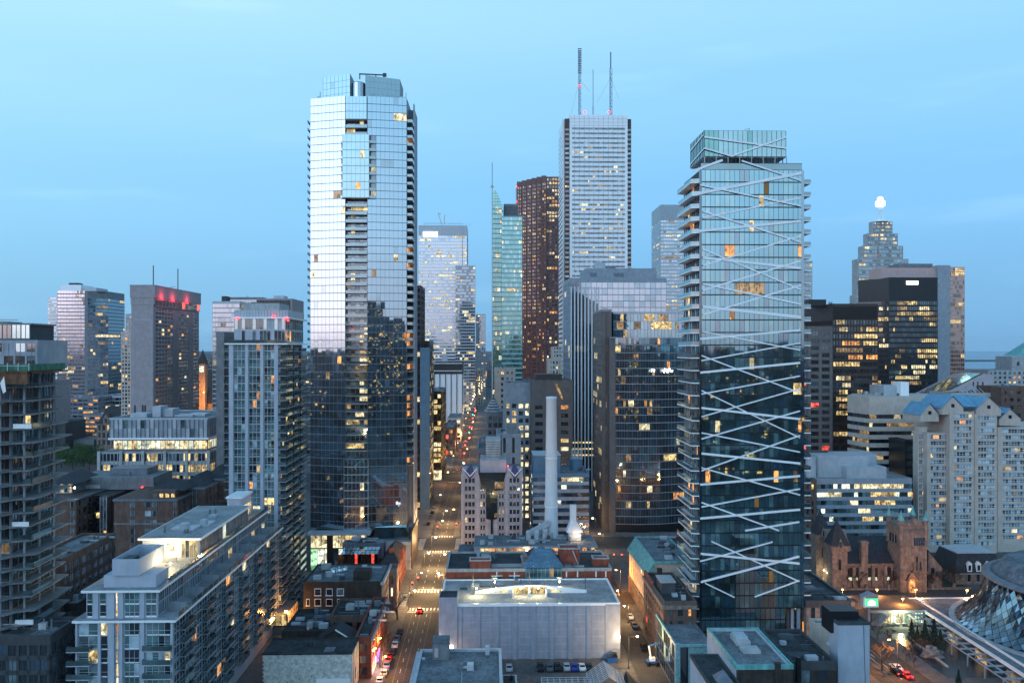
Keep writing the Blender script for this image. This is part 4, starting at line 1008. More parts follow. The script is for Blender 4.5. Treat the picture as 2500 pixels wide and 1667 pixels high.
# right-hand receding wings with arched top floor
wing(432, 500, Y0 + 10, 335, Z(460, 1190, Y0 + 10), ((440, 452), (470, 480)))
wing(500, 548, Y0 + 24, 340, Z(520, 1168, Y0 + 24), ((508, 516),))
def hip(pl, pr, Yf, Yb, z, h, mat='slate', name='hip_roof', rl=.3):
    xa, xb_ = X(pl, Yf), X(pr, Yf)
    r = min((xb_ - xa), (Yb - Yf)) * rl
    xm, ym = (xa + xb_) / 2, (Yf + Yb) / 2
    if xb_ - xa > Yb - Yf: q = [(xa + (Yb - Yf) / 2, ym), (xb_ - (Yb - Yf) / 2, ym)]
    else: q = [(xm, Yf + (xb_ - xa) / 2), (xm, Yb - (xb_ - xa) / 2)]
    v = [(xa, Yf, z), (xb_, Yf, z), (xb_, Yb, z), (xa, Yb, z), (*q[0], z + h), (*q[1], z + h)]
    f = [(0, 1, 5, 4), (1, 2, 5), (2, 3, 4, 5), (3, 0, 4)] if xb_ - xa > Yb - Yf else [(0, 1, 4), (1, 2, 5, 4), (2, 3, 5), (3, 0, 4, 5)]
    return v, f + [(3, 2, 1, 0)]
for a_ in ((360, 450, Y0 + 2, Y0 + 16, Z(400, 1198, Y0 + 2), 3.5), (430, 505, Y0 + 12, Y0 + 34, Z(460, 1190, Y0 + 12), 4), (498, 552, Y0 + 26, Y0 + 46, Z(520, 1168, Y0 + 24), 4), (118, 185, Y0 + 10, Y0 + 30, zt + 3.5, 3.2)):
    N.mesh('hip_roof', *hip(*a_), 'slate')
xa, xb_ = X(368, Y0 - .5), X(428, Y0 - .5)
N.box('top_storey', xa, xb_, Y0 - .5, Y0 + 15, Z(400, 1218, Y0), Z(400, 1197, Y0), 'brown_brick')
for i in range(4): N.box('arched_window', xa + 1 + i * 2.0, xa + 2.2 + i * 2.0, Y0 - .6, Y0 - .45, Z(400, 1216, Y0), Z(400, 1204, Y0), rng.choice(('gl_dark', 'lit_y', 'gl_blind')))
N.box('roof_house', X(180, 312), X(375, 312), 312, 330, zt - .5, Z(280, 1165, 312), 'concrete')
N.box('roof_door', X(207, 311.9), X(244, 311.9), 311.85, 312.05, zt, Z(280, 1183, 312), 'pale_concrete')
N.box('roof_pavilion', X(125, Y0 + 12), X(178, Y0 + 12), Y0 + 11, Y0 + 29, zt - .5, zt + 3.5, 'concrete')
facade(N, (X(128, Y0 + 11), Y0 + 11), (X(176, Y0 + 11), Y0 + 11), zt + .3, zt + 3.3, 5, 1, rng, [('lit_y', .8), ('gl_dark', .4)], lit_p=0, pw=.2, sh=.2, pier='light_metal')
clutter(N, X(250, 314), X(330, 314), 313, 328, Z(280, 1165, 312), 6, rng)
N.box('roof_tank_house', X(268, 318), X(360, 318), 318, 328, Z(280, 1165, 312), Z(310, 1143, 318), 'grey_metal')
for px_ in (107, 182): N.piece('roof_lamp', 'lamp_white', (X(px_, Y0 + 8), Y0 + 8, zt + 2.6), (.4, .4, .4))
for px_ in (189, 347): N.piece('red_light', 'red_beacon', (X(px_, Y0 + 20), Y0 + 20, Z(px_, 1189, Y0 + 20)), (.5, .5, .5))

# silver-topped office building with a lit floor
rng = random.Random(58)
Y0 = 352.0
O = B('silver_office_block', 'low office building with ribbed silver top storey and brightly lit floor below', 'building', (X(400, 370), 375, 0))
xa, xb_ = X(267, Y0), X(507, Y0)
z3, z2_, z1_ = Z(380, 1023, Y0), Z(380, 1073, Y0), Z(380, 1100, Y0)
O.box('upper_wall', xa, xb_, Y0, Y0 + 46, z2_, z3, 'light_metal')
facade(O, (xa, Y0), (xb_, Y0), z2_ + .8, z3 - .2, 22, 2, rng, [('slab_grey', .8), ('light_metal', .4), ('gl_tealb', .06)], lit_p=0, pw=.3, sh=.12, pd=.3, sd=.08, pier='grey_metal', span='light_metal', wn_='metal_panel', tilt=0)
facade(O, (xb_, Y0), (xb_, Y0 + 46), z2_ + .8, z3 - .2, 18, 2, rng, [('slab_grey', .8), ('light_metal', .4)], lit_p=0, pw=.3, sh=.12, pd=.3, sd=.08, pier='grey_metal', span='light_metal', wn_='metal_panel', tilt=0)
O.box('ledge', xa - .4, xb_ + .4, Y0 - .4, Y0 + 46, z2_, z2_ + .8, 'white_panel')
O.box('lit_storey', xa + 1, xb_ - .5, Y0 + 1.5, Y0 + 45, z1_, z2_, 'concrete')
facade(O, (xa + 1, Y0 + 1.5), (xb_ - .5, Y0 + 1.5), z1_ + .3, z2_ - .6, 20, 1, rng, [('lit_w', .6), ('lit_cool', .5), ('lit_y', .2)], lit_p=0, pw=.2, sh=.3, pier='grey_metal')
facade(O, (xb_ - .5, Y0 + 1.5), (xb_ - .5, Y0 + 45), z1_ + .3, z2_ - .6, 18, 1, rng, [('lit_cool', .5), ('lit_y', .4), ('gl_dark', .4)], lit_p=0, pw=.2, sh=.3, pier='grey_metal')
xc, xd = X(243, Y0 - 4), X(492, Y0 - 4)
O.box('lower_wall', xc, xd + 3, Y0 - 4, Y0 + 46, 0, z1_, 'pale_concrete')
zz = z1_ - 4.6 * int(z1_ / 4.6)
facade(O, (xc, Y0 - 4), (xd + 3, Y0 - 4), zz, z1_ - .7, 30, int(z1_ / 4.6), rng, [('gl_dark', .6), ('gl_blind', .2), ('lit_y', .2)], lits=('lit_w', 'lit_y'), lit_p=.3, run=.5, pw=.3, sh=1.5, pd=.2, sd=.1, pier='slab_grey', span='pale_concrete')
for i in range(6): O.box('buttress', xc - .6 + i * (xd - xc + 3) / 5, xc + .6 + i * (xd - xc + 3) / 5, Y0 - 4.9, Y0 - 3.9, 0, z1_ + .4, 'pale_concrete')
facade(O, (xd + 3, Y0 - 4), (xd + 3, Y0 + 46), zz, z1_ - .7, 20, int(z1_ / 4.6), rng, [('gl_dark', .6), ('gl_blind', .3)], lits=('lit_w', 'lit_y'), lit_p=.12, run=.4, pw=.5, sh=1.5, pier='slab_grey', span='concrete')
O.box('terrace', xc, xd + 3, Y0 - 4, Y0 + 1.5, z1_, z1_ + .15, 'roof_grey')
roof(O, xa, xb_, Y0, Y0 + 46, z3, 'light_metal', 'roof_grey', .5)
for a_, b_, c_, d_ in ((318, 358, 1009, 8), (372, 392, 992, 10), (396, 422, 998, 12), (425, 470, 1013, 12), (460, 500, 1010, 14)): O.box('roof_unit', X(a_, Y0 + d_), X(b_, Y0 + d_), Y0 + d_, Y0 + d_ + 8, z3, Z(400, c_, Y0 + d_), 'light_metal')
for px_ in (327, 346, 352): O.box('vent_pipe', X(px_, Y0 + 20), X(px_, Y0 + 20) + .6, Y0 + 20, Y0 + 20.6, z3, z3 + 4.5, 'dark_concrete')

# blank concrete stair tower behind the glass-bay tower
b = tower('blank_concrete_tower', 'narrow blank concrete tower with a black side just left of the glass-bay tower', 'tower', 528, 547, 815, 330, 24, 59, core='concrete', sides='', pier='concrete', gl=GD, clut=0)
b.box('black_side', b.x1, b.x1 + 1.6, 331, 352, 0, b.z1 - 3, 'black_metal')
# ------------------------------------------------------------------ left background
OFF = dict(lits=('lit_y', 'lit_w', 'lit_dim'), run=.5)
# concrete hotel slab
rng = random.Random(61)
Y0 = 613.0
x0, x1 = X(317, Y0), X(376, Y0)
zt = Z(340, 697, Y0)
dz = 96
H = B('concrete_hotel_slab', 'tall concrete slab hotel with blank end wall and overhanging crown, red glow under it', 'tower', ((x0 + x1) / 2, 660, 0))
zc = Z(376, 730, Y0)
H.box('wall', x0 + .8, x1 - .8, Y0 + .6, Y0 + dz, 0, zc, 'sheraton')
H.box('crown', x0, x1 + .6, Y0, Y0 + dz + 1, zc + 1, zt, 'sheraton')
H.box('crown_neck', x0 + .4, x1 - .2, Y0 + .3, Y0 + dz, zc - 4, zc + 1, 'sheraton')
facade(H, (x1 - .2, Y0 + 2), (x1 - .2, Y0 + dz), zc - 5, zc + .8, 14, 1, rng, [('gl_dark', .5), ('lit_red', .3), ('gl_brown', .3)], lits=('lit_o',), lit_p=.2, pw=.4, sh=.5, pier='sheraton')
zp0 = Z(340, 1020, Y0); zp1 = Z(340, 782, Y0)
for za_, zb_, ya in ((zp1, zp1 + .35, 0), (0, zp1, 1)):
    if not ya: H.box('panel_frame', x0 + 2, x1 - 2, Y0 + .42, Y0 + .62, za_, zb_, 'white_wall')
    else:
        H.box('panel_frame', x0 + 2, x0 + 2.35, Y0 + .42, Y0 + .62, za_, zb_, 'white_wall'); H.box('panel_frame', x1 - 2.35, x1 - 2, Y0 + .42, Y0 + .62, za_, zb_, 'white_wall')
nz = 40
zz = zc - 6
for ya, yb_, n_ in ((Y0 + 4, Y0 + 38, 6), (Y0 + 50, Y0 + 72, 4), (Y0 + 82, Y0 + 95, 2)):
    facade(H, (x1 - .8, ya), (x1 - .8, yb_), zz - nz * 3.05, zz, n_, nz, rng, [('gl_dark', .6), ('gl_brown', .3), ('gl_blind', .2)], lits=('lit_y', 'lit_o', 'lit_w'), lit_p=.1, run=.1, pw=.6, sh=1.3, pier='sheraton', pd=.35, sd=.3)
for px_, py_, yy in ((374, 648, Y0 + 10), (434, 656, Y0 + 60)):
    H.box('roof_mast', X(px_, yy) - .3, X(px_, yy) + .3, yy, yy + .6, zt, Z(px_, py_, yy), 'pole_metal')
H.bar('roof_antenna', 'pole_metal', (X(405, Y0 + 40), Y0 + 40, zt + 1), (X(428, Y0 + 40), Y0 + 40, zt + 2), .3)
roof(H, x0, x1 + .6, Y0, Y0 + dz + 1, zt, 'sheraton', 'roof_dark', .5)
for yy in (Y0 + 12, Y0 + 34, Y0 + 64):
    H.piece('red_light', 'red_beacon', (x1 + .9, yy, zc + .4), (.5, 5, .3))
    li = bpy.data.lights.new('red_glow', 'POINT'); li.energy = 1500; li.color = (1, .05, .08); li.shadow_soft_size = .4
    o = bpy.data.objects.new('red_glow', li); col.objects.link(o); o.parent = H.root; o.location = Vector((x1 + 3.5, yy, zc + 2)) - H.loc

# pinkish mirrored tower with white ribbed edge
rng = random.Random(62)
Y0 = 900.0
xa, xb_, xc, xd = X(117, Y0 + 6), X(140, Y0), X(214, Y0), X(262, Y0 + 8)
zt = Z(180, 710, Y0)
M = B('mirrored_office_tower', 'pink-blue mirrored office tower with white ribbed edge strip and rooftop box, far left', 'tower', ((xb_ + xc) / 2, Y0 + 30, 0))
M.box('white_wing', xa, xb_, Y0 + 6, Y0 + 50, 0, zt - 7, 'white_panel')
nz = 36
facade(M, (xa, Y0 + 6), (xb_, Y0 + 6), 8, zt - 7, 6, nz, rng, [('gl_dark', .7), ('gl_blue', .3)], lit_p=.12, pw=.05, sh=2.4, sd=.4, pier='black_metal', span='white_panel', lits=('lit_w', 'lit_y'), run=.7)
M.prism('mirror_wing', [(xb_, Y0), (xc, Y0), (xd, Y0 + 10), (xd, Y0 + 50), (xb_, Y0 + 50)], 0, zt, 'grey_metal')
facade(M, (xb_, Y0), (xc - 3, Y0), 4, zt, 18, 38, rng, [('gl_mirror', 1), ('gl_blue', .06)], lits=('lit_w', 'lit_y', 'lit_dim'), lit_p=.06, run=.75, pw=.25, sh=1.1, sd=.12, pier='grey_metal', span='purple_slab')
facade(M, (xc, Y0), (xd, Y0 + 10), 4, zt - 8, 8, 36, rng, [('gl_mirror', .7), ('gl_blue', .4)], lits=('lit_w', 'lit_y', 'lit_dim'), lit_p=.06, run=.75, pw=.25, sh=1.1, sd=.12, pier='grey_metal', span='blue_metal')
facade(M, (xd, Y0 + 10), (xd, Y0 + 50), 4, zt - 8, 10, 36, rng, [('gl_blue', .8)], lits=('lit_y',), lit_p=.10, run=.5, pw=.25, sh=1.1, pier='grey_metal')
M.box('roof_box', X(147, Y0 + 8), X(198, Y0 + 8), Y0 + 8, Y0 + 36, zt, Z(180, 710, Y0) + 7, 'white_panel')
M.box('roof_box', X(198, Y0 + 9) , X(235, Y0 + 9), Y0 + 9, Y0 + 36, zt - 2, zt + 4, 'light_metal')
M.box('roof_tank', X(168, Y0 + 14), X(191, Y0 + 14), Y0 + 14, Y0 + 24, zt + 7, zt + 9.5, 'dark_concrete')
M.bar('window_cradle_arm', 'black_metal', (X(236, Y0 + 5), Y0 + 5, zt - 1), (X(258, Y0 + 5), Y0 + 5, zt - .6), 1.2)

tower('slim_beige_tower', 'slim beige apartment tower half hidden by the concrete hotel slab', 'tower', 296, 320, 812, 720, 30, 63, bay=3, fh=3.2, core='beige', lit_p=.15, pw=1.0, sh=1.3, pier='beige', gl=[('gl_dark', .5), ('gl_blind', .5)], clut=0)
tower('beige_upper_tower', 'taller beige apartment tower showing beside the concrete hotel slab', 'tower', 307, 330, 768, 740, 30, 64, bay=3, fh=3.2, core='beige', lit_p=.15, pw=1.0, sh=1.3, pier='pale_concrete', gl=[('gl_dark', .5), ('gl_blind', .5)], clut=0)
# brown civic building with glazed hall
b = tower('brown_civic_building', 'brown stone civic building with warm lit strip windows on the far square', 'building', 205, 312, 1015, 800, 40, 65, bay=5, fh=4.2, core='brown_metal', lit_p=.45, run=.5, pw=.6, sh=2.4, pd=.3, sd=.3, pier='sheraton', gl=[('gl_dark', .6), ('lit_y', .2), ('lit_o', .2)], lits=('lit_y', 'lit_o'))
b = tower('glazed_hall', 'glazed hall glowing with warm light between brown stone wings', 'building', 130, 190, 1030, 796, 30, 66, bay=2.2, fh=4, core='brown_metal', lit_p=.5, run=.3, pw=.3, sh=.7, pier='brown_metal', gl=[('gl_brown', .3), ('lit_y', .5), ('lit_o', .3), ('lit_dim', .5)], lits=('lit_y', 'lit_w'))
tower('civic_upper_block', 'grey upper block with rooftop plant above the brown civic building', 'building', 152, 240, 972, 830, 30, 67, bay=5, fh=4, core='dark_concrete', lit_p=.1, pw=.7, sh=2, pier='grey_metal', gl=GD, clut=6)
tower('stone_slab_wing', 'tall blank stone wing behind the unfinished tower', 'building', 100, 131, 930, 740, 30, 68, core='sheraton', sides='', pier='sheraton', gl=GD, clut=0)
tower('low_roof_hall', 'low flat-roofed hall with an angled white roof edge behind the civic building', 'building', 240, 312, 968, 870, 40, 69, bay=4, fh=4, core='dark_concrete', lit_p=.4, pw=.3, sh=1.2, pier='light_metal', gl=GD, clut=2)
# old stone hall with steep roofs and clock tower
rng = random.Random(70)
Y0 = 745.0
x0, x1 = X(236, Y0), X(318, Y0)
b = B('stone_law_hall', 'old stone hall with steep dark roof and pointed dormer', 'building', ((x0 + x1) / 2, Y0 + 12, 0))
zt = Z(280, 1035, Y0)
b.box('wall', x0, x1, Y0, Y0 + 25, 0, zt, 'tan_stone')
facade(b, (x0, Y0), (x1, Y0), 2, zt - 1, 7, 3, rng, [('gl_dark', .7), ('lit_y', .1)], lit_p=.05, pw=1.6, sh=2.0, pier='tan_stone')
b.mesh('steep_roof', [(x0, Y0, zt), (x1, Y0, zt), (x1, Y0 + 25, zt), (x0, Y0 + 25, zt), (x0 + 6, Y0 + 9, zt + 15), (x1 - 2, Y0 + 9, zt + 15), (x1 - 2, Y0 + 16, zt + 15), (x0 + 6, Y0 + 16, zt + 15)], [(0, 1, 5, 4), (1, 2, 6, 5), (2, 3, 7, 6), (3, 0, 4, 7), (4, 5, 6, 7)], 'slate')
xg = X(259, Y0)
b.mesh('dormer', [(xg - 2.4, Y0 - .5, zt), (xg + 2.4, Y0 - .5, zt), (xg + 2.4, Y0 - .5, zt + 5), (xg, Y0 - .5, zt + 9.5), (xg - 2.4, Y0 - .5, zt + 5), (xg - 2.4, Y0 + 7, zt), (xg + 2.4, Y0 + 7, zt), (xg + 2.4, Y0 + 7, zt + 5), (xg, Y0 + 7, zt + 9.5), (xg - 2.4, Y0 + 7, zt + 5)], [(0, 1, 2, 3, 4), (1, 6, 7, 2), (2, 7, 8, 3), (3, 8, 9, 4), (4, 9, 5, 0)], 'tan_stone')
b.box('dormer_window', xg - 1, xg + 1, Y0 - .6, Y0 - .45, zt + 1, zt + 5, 'gl_dark')
b.box('eaves', x0 - .5, x1 + .5, Y0 - .6, Y0, zt - .8, zt, 'tan_stone')
Y0 = 760.0
ct = B('clock_tower', 'floodlit orange stone clock tower with peaked green-grey roof', 'tower', (X(492, Y0), Y0, 0))
xa, xb_ = X(485, Y0), X(500, Y0)
zs, zk = Z(492, 915, Y0), Z(492, 888, Y0)
w = (xb_ - xa) / 2
ct.box('shaft', xa, xb_, Y0, Y0 + 2 * w, 0, zs, 'tan_stone')
for i in range(3): ct.box('shaft_rib', xa + i * w - .35, xa + i * w + .35, Y0 - .4, Y0, 0, zs, 'tan_stone')
ct.box('clock_stage', xa - .6, xb_ + .6, Y0 - .6, Y0 + 2 * w + .6, zs, zk, 'tan_stone')
ct.box('clock_face', xa + .8, xb_ - .8, Y0 - .75, Y0 - .55, zs + 2.5, zk - 2, 'lit_cool')
zp = Z(487, 852, Y0)
ct.mesh('peaked_roof', [(xa - .8, Y0 - .8, zk), (xb_ + .8, Y0 - .8, zk), (xb_ + .8, Y0 + 2 * w + .8, zk), (xa - .8, Y0 + 2 * w + .8, zk), ((xa + xb_) / 2, Y0 + w, zp)], [(0, 1, 4), (1, 2, 4), (2, 3, 4), (3, 0, 4)], 'slate')
for zz in (Z(492, 960, Y0), Z(492, 935, Y0)): ct.box('string_course', xa - .4, xb_ + .4, Y0 - .5, Y0, zz, zz + .8, 'tan_stone')
for k, zl in enumerate((Z(492, 1000, Y0), Z(492, 950, Y0))):
    ct.piece('flood_lamp', 'lamp_orange', (X(497, Y0 - 14), Y0 - 14, zl - 2), (.6, .6, .6))
    li = bpy.data.lights.new('flood_light', 'POINT'); li.energy = 22000; li.color = (1.0, .42, .08); li.shadow_soft_size = .6
    o = bpy.data.objects.new('flood_light', li); col.objects.link(o); o.parent = ct.root; o.location = Vector((X(497, Y0 - 14), Y0 - 14, zl)) - ct.loc
ct.box('hall_body', X(500, Y0 + 10), X(530, Y0 + 10), Y0 + 10, Y0 + 40, 0, Z(515, 985, Y0 + 10), 'tan_stone')
ct.mesh('hall_roof', [(X(500, 770), 770, Z(515, 985, 770)), (X(532, 770), 770, Z(515, 985, 770)), (X(532, 770), 800, Z(515, 985, 770)), (X(500, 770), 800, Z(515, 985, 770)), (X(509, 785), 785, Z(509, 945, 785)), (X(520, 785), 785, Z(509, 945, 785))], [(0, 1, 5, 4), (1, 2, 5), (2, 3, 4, 5), (3, 0, 4)], 'slate')
# pale towers behind the glass-bay tower
b = tower('pale_mirror_tower', 'pale mirrored tower peeking out left of the fluted rooftop block', 'tower', 519, 585, 738, 640, 34, 71, bay=2, fh=3.6, core='grey_metal', lit_p=.12, pw=.12, sh=.9, pier='light_metal', gl=[('gl_mirror', .8), ('gl_bluel', .3)], **{k: v for k, v in OFF.items()})
b.box('roof_house', X(541, 645), X(552, 645), 645, 655, b.z1, b.z1 + 5, 'dark_concrete')
tower('grey_glass_tower', 'grey glass tower with stepped rooftop plant behind the glass-bay tower', 'tower', 560, 640, 728, 690, 30, 72, bay=2.2, fh=3.6, core='grey_metal', lit_p=.1, pw=.12, sh=1.1, pier='grey_metal', gl=[('gl_blue', .8), ('gl_bluel', .3)], clut=8, **OFF)
b = tower('fluted_top_building', 'brown-grey building with fluted blank top storey and rooftop box', 'building', 629, 711, 766, 520, 30, 73, bay=2.5, fh=3.5, core='sheraton', lit_p=.05, pw=.5, sh=1.2, pier='sheraton', gl=GD, clut=0)
za, zb_ = b.z1, Z(670, 729, 520)
b.box('top_storey', b.x0 - .5, b.x1 + .8, 519, 551, za + 1.5, zb_, 'sheraton')
for i in range(22): b.box('flute', b.x0 + i * (b.x1 - b.x0) / 22, b.x0 + i * (b.x1 - b.x0) / 22 + .45, 518.6, 519.05, za + 2.4, zb_ - 1, 'brown_metal')
b.box('roof_box', X(668, 530), X(693, 530), 530, 540, zb_, zb_ + 2.5, 'light_metal')
# along the street, left side
tower('dark_slab_tower', 'black slab tower immediately right of the tallest glass tower', 'tower', 960, 1028, 700, 520, 30, 74, bay=3, fh=3.8, core='black_metal', lit_p=.02, pw=.6, sh=1.4, pier='brown_metal', gl=[('gl_black', 1)])
b = tower('dark_narrow_office', 'dark office block with lit yellow window strip beside the tallest glass tower', 'building', 985, 1048, 835, 462, 34, 75, bay=4.5, fh=4.2, core='black_metal', lit_p=.22, pw=1.0, sh=1.5, pier='black_metal', gl=[('gl_black', .8), ('gl_dark', .2), ('lit_y', .1)], lits=('lit_y', 'lit_w'), run=.4)
b.box('blue_grey_pier', b.x1 - 5, b.x1 + .3, 461.4, 462.2, 0, b.z1 - 3, 'blue_metal')
b = tower('black_lit_office', 'black low office block with bright yellow floors on the street corner', 'building', 1050, 1077, 958, 566, 60, 76, bay=2.4, fh=3.6, core='black_metal', lit_p=.4, pw=.25, sh=1.1, pier='black_metal', gl=[('gl_black', .7), ('lit_y', .25)], lits=('lit_y', 'lit_w'), run=.75)
b.box('lit_lobby', b.x0, b.x1 + .3, 565.6, 566.2, .2, 6.5, 'lit_w')
tower('street_corner_block', 'beige low block with lit shop windows along the left side of the street', 'building', 1092, 1126, 1022, 800, 60, 77, bay=4, fh=4, core='beige', lit_p=.45, pw=1.0, sh=1.4, pier='beige', gl=GD, lits=('lit_y', 'lit_w', 'lit_o'))
tower('street_brick_block', 'narrow brick block with shop signs on the left side of the street', 'building', 1085, 1108, 1045, 690, 60, 78, bay=4, fh=4, core='brown_brick', lit_p=.4, pw=1.2, sh=1.5, pier='brown_brick', gl=GD, lits=('lit_y', 'lit_o', 'lit_red'))
# pale ribbed department store
rng = random.Random(79)
b = tower('ribbed_white_block', 'white ribbed blank office block with dark top storeys beside the street', 'building', 1060, 1129, 884, 1000, 40, 79, core='white_panel', sides='', pier='dark_concrete', gl=GD, clut=3)
for i in range(6): b.box('rib', b.x0 + i * (b.x1 - b.x0) / 5 - .4, b.x0 + i * (b.x1 - b.x0) / 5 + .4, 998.8, 1000, 0, b.z1 - 14, 'dark_concrete')
b.box('dark_storey', b.x0 - .4, b.x1 + .4, 999, 1041, b.z1 - 14, b.z1 - .4, 'black_metal')
for k in (2, 11): 
    for i in range(24): b.box('roof_light', b.x0 + i * (b.x1 - b.x0) / 24, b.x0 + i * (b.x1 - b.x0) / 24 + .9, 998.7, 999.1, b.z1 - k, b.z1 - k + 1.2, 'white_panel')
b.box('roof_tank', X(1078, 1010), X(1092, 1010), 1010, 1018, b.z1, b.z1 + 10, 'light_metal')
# banded mirror tower with lit blank sign
b = tower('silver_banded_tower', 'silver banded glass tower with a glowing white sign at its top corner', 'tower', 1022, 1140, 552, 1200, 60, 80, bay=3, fh=4.6, core='grey_metal', top=14, lit_p=.16, pw=.2, sh=1.9, sd=.25, pier='grey_metal', span='white_panel', parapet='light_metal', gl=[('gl_mirror', .9), ('gl_bluel', .2)], lits=('lit_w', 'lit_y', 'lit_w'), run=.6)
b.box('lit_sign', X(1033, 1199), X(1068, 1199), 1199, 1199.7, Z(1050, 578, 1199), Z(1050, 566, 1199), 'sign_white')
b.box('corner_fin', b.x1 - 7, b.x1 - 6, 1199.3, 1200.2, 10, b.z1, 'light_metal')
for i in range(14): b.box('roof_rail_post', b.x0 + 8 + i * 5, b.x0 + 8.4 + i * 5, 1201, 1201.5, b.z1, b.z1 + 4, 'light_metal')
b.box('roof_rail', b.x0 + 6, b.x1 - 6, 1201, 1201.4, b.z1 + 3.6, b.z1 + 4.2, 'light_metal')
for k, (pa, qa) in enumerate((((1078, 548), (1070, 521)), ((1084, 548), (1086, 524)), ((1070, 521), (1076, 522)))):
    b.bar('rooftop_crane', 'copper_tone', (X(pa[0], 1220), 1220, Z(*pa, 1220)), (X(qa[0], 1220), 1220, Z(*qa, 1220)), 1.0)
tower('mirrored_towers_block', 'dark blue glass block added to imitate towers mirrored in the silver banded tower', 'tower', 1112, 1160, 650, 1185, 14, 81, bay=3, fh=4.4, core='black_metal', lit_p=.14, pw=.25, sh=1.5, pier='light_metal', gl=[('gl_blue', .7), ('gl_dark', .4)], lits=('lit_w', 'lit_y'), run=.4, sides='f')  # added block imitating the dark reflection of other towers in the banded facade
tower('canyon_glass_tower', 'slim blue glass tower closing the street canyon', 'tower', 1162, 1185, 768, 1450, 40, 82, bay=3, fh=3.6, core='grey_metal', lit_p=.15, pw=.2, sh=1.2, pier='light_metal', gl=[('gl_blue', .7), ('gl_bluel', .4)], **OFF)
tower('canyon_stone_block', 'old pale stone block far down the street canyon', 'building', 1160, 1180, 905, 1300, 50, 83, bay=4, fh=4, core='beige', lit_p=.25, pw=1.6, sh=1.6, pier='beige', gl=GD)
tower('canyon_grey_block', 'grey mid-rise block in the street canyon, left of the crossing lights', 'building', 1132, 1160, 940, 1320, 50, 84, bay=4, fh=4, core='concrete', lit_p=.3, pw=1.4, sh=1.6, pier='concrete', gl=GD)
tower('canyon_end_block', 'low block at the far end of the street', 'building', 1180, 1202, 880, 2400, 60, 85, bay=5, fh=5, core='concrete', lit_p=.3, pw=1.4, sh=1.6, pier='concrete', gl=GD, sides='f')
# right side of the street, centre
b = tower('art_deco_block', 'pale stone block with arched top windows below the green glass tower', 'building', 1208, 1258, 902, 560, 34, 86, bay=3.4, fh=3.9, core='beige', lit_p=.08, pw=1.7, sh=1.9, pier='beige', gl=GD, sides='f')
b.box('blank_bay', b.x0 - .1, b.x0 + 4.2, 559.5, 560.1, 0, b.z1 - 2, 'beige')
b = tower('stepped_beige_tower', 'stepped old beige stone tower in front of the red granite tower', 'tower', 1340, 1372, 878, 680, 30, 87, bay=3, fh=4, core='beige', lit_p=.15, pw=1.5, sh=1.8, pier='beige', gl=GD, sides='f', clut=0)
b.box('setback', X(1349, 684), X(1372, 684), 684, 704, b.z1, Z(1360, 846, 684), 'beige')
facade(b, (X(1350, 684), 684), (X(1372, 684), 684), b.z1 + 1, Z(1360, 848, 684), 3, 3, rng, GD, lit_p=.1, pw=1.0, sh=1.6, pier='beige')
# hotel: pale wing + brown wing
b = tower('pale_hotel_wing', 'pale blue-grey hotel wing with rows of lit square windows', 'building', 1231, 1296, 938, 432, 26, 88, bay=3.3, fh=3.7, core='slab_grey', top=10, lit_p=.5, pw=1.2, sh=1.5, pd=.25, sd=.2, pier='slab_grey', gl=[('gl_dark', .5), ('lit_y', .3), ('lit_w', .3)], lits=('lit_y', 'lit_w'), run=.2)
b = tower('brown_hotel_tower', 'brown-grey hotel tower with wide dark windows behind the white chimney', 'building', 1296, 1398, 932, 428, 34, 89, bay=7.4, fh=4.3, core='taupe', top=12, lit_p=.22, pw=2.2, sh=2.3, pd=.4, sd=.3, pier='taupe', gl=[('gl_dark', .5), ('gl_black', .5)], lits=('lit_y', 'lit_w', 'lit_o'), mv=3, mull='brown_metal', run=0)
b.mesh('raked_skylight', [(X(1355, 426), 426.5, b.z1 - 1), (X(1372, 426), 426.5, b.z1 - 9), (X(1376, 426), 426.5, b.z1 - 9), (X(1362, 426), 426.5, b.z1 - 1), (X(1355, 426), 428, b.z1 - 1), (X(1372, 426), 428, b.z1 - 9), (X(1376, 426), 428, b.z1 - 9), (X(1362, 426), 428, b.z1 - 1)], [(0, 1, 2, 3), (0, 4, 5, 1), (3, 2, 6, 7)], 'lit_dim')
b.box('roof_house', X(1307, 436), X(1372, 436), 436, 455, b.z1, b.z1 + 3.6, 'brown_metal')
b = tower('domed_stack_block', 'grey block crowned by stacked round louvre rings beside the street', 'building', 1190, 1228, 1010, 470, 40, 90, bay=3, fh=3.8, core='grey_metal', lit_p=.1, pw=.7, sh=1.4, pier='grey_metal', gl=GD, clut=0)
cx, cy = X(1205, 484), 484
for k in range(5): b.lathe('louvre_ring', [(5.4 - k * .9, b.z1 + .3 + k * 1.5), (5.4 - k * .9, b.z1 + 1.1 + k * 1.5), (4.9 - k * .9, b.z1 + 1.3 + k * 1.5)], (cx, cy), 'light_metal', 20)
b.lathe('ring_core', [(4.4, b.z1), (1.0, b.z1 + 8)], (cx, cy), 'black_metal', 16)
b = tower('louvred_plant_block', 'grey blank block with rooftop plant behind the pink stone building', 'building', 1213, 1272, 1062, 398, 26, 91, bay=5, fh=9, core='slab_grey', lit_p=0, pw=3, sh=2, pier='slab_grey', gl=[('gl_dark', 1)], clut=4, roofm='roof_pale')
b.box('plant_tower', X(1238, 402), X(1262, 402), 402, 410, b.z1, Z(1250, 1035, 402), 'grey_metal')
for i in range(5): b.box('plant_louvre', X(1238, 402) - .3, X(1262, 402) + .3, 401.7, 402, b.z1 + 1 + i, b.z1 + 1.4 + i, 'pale_concrete')
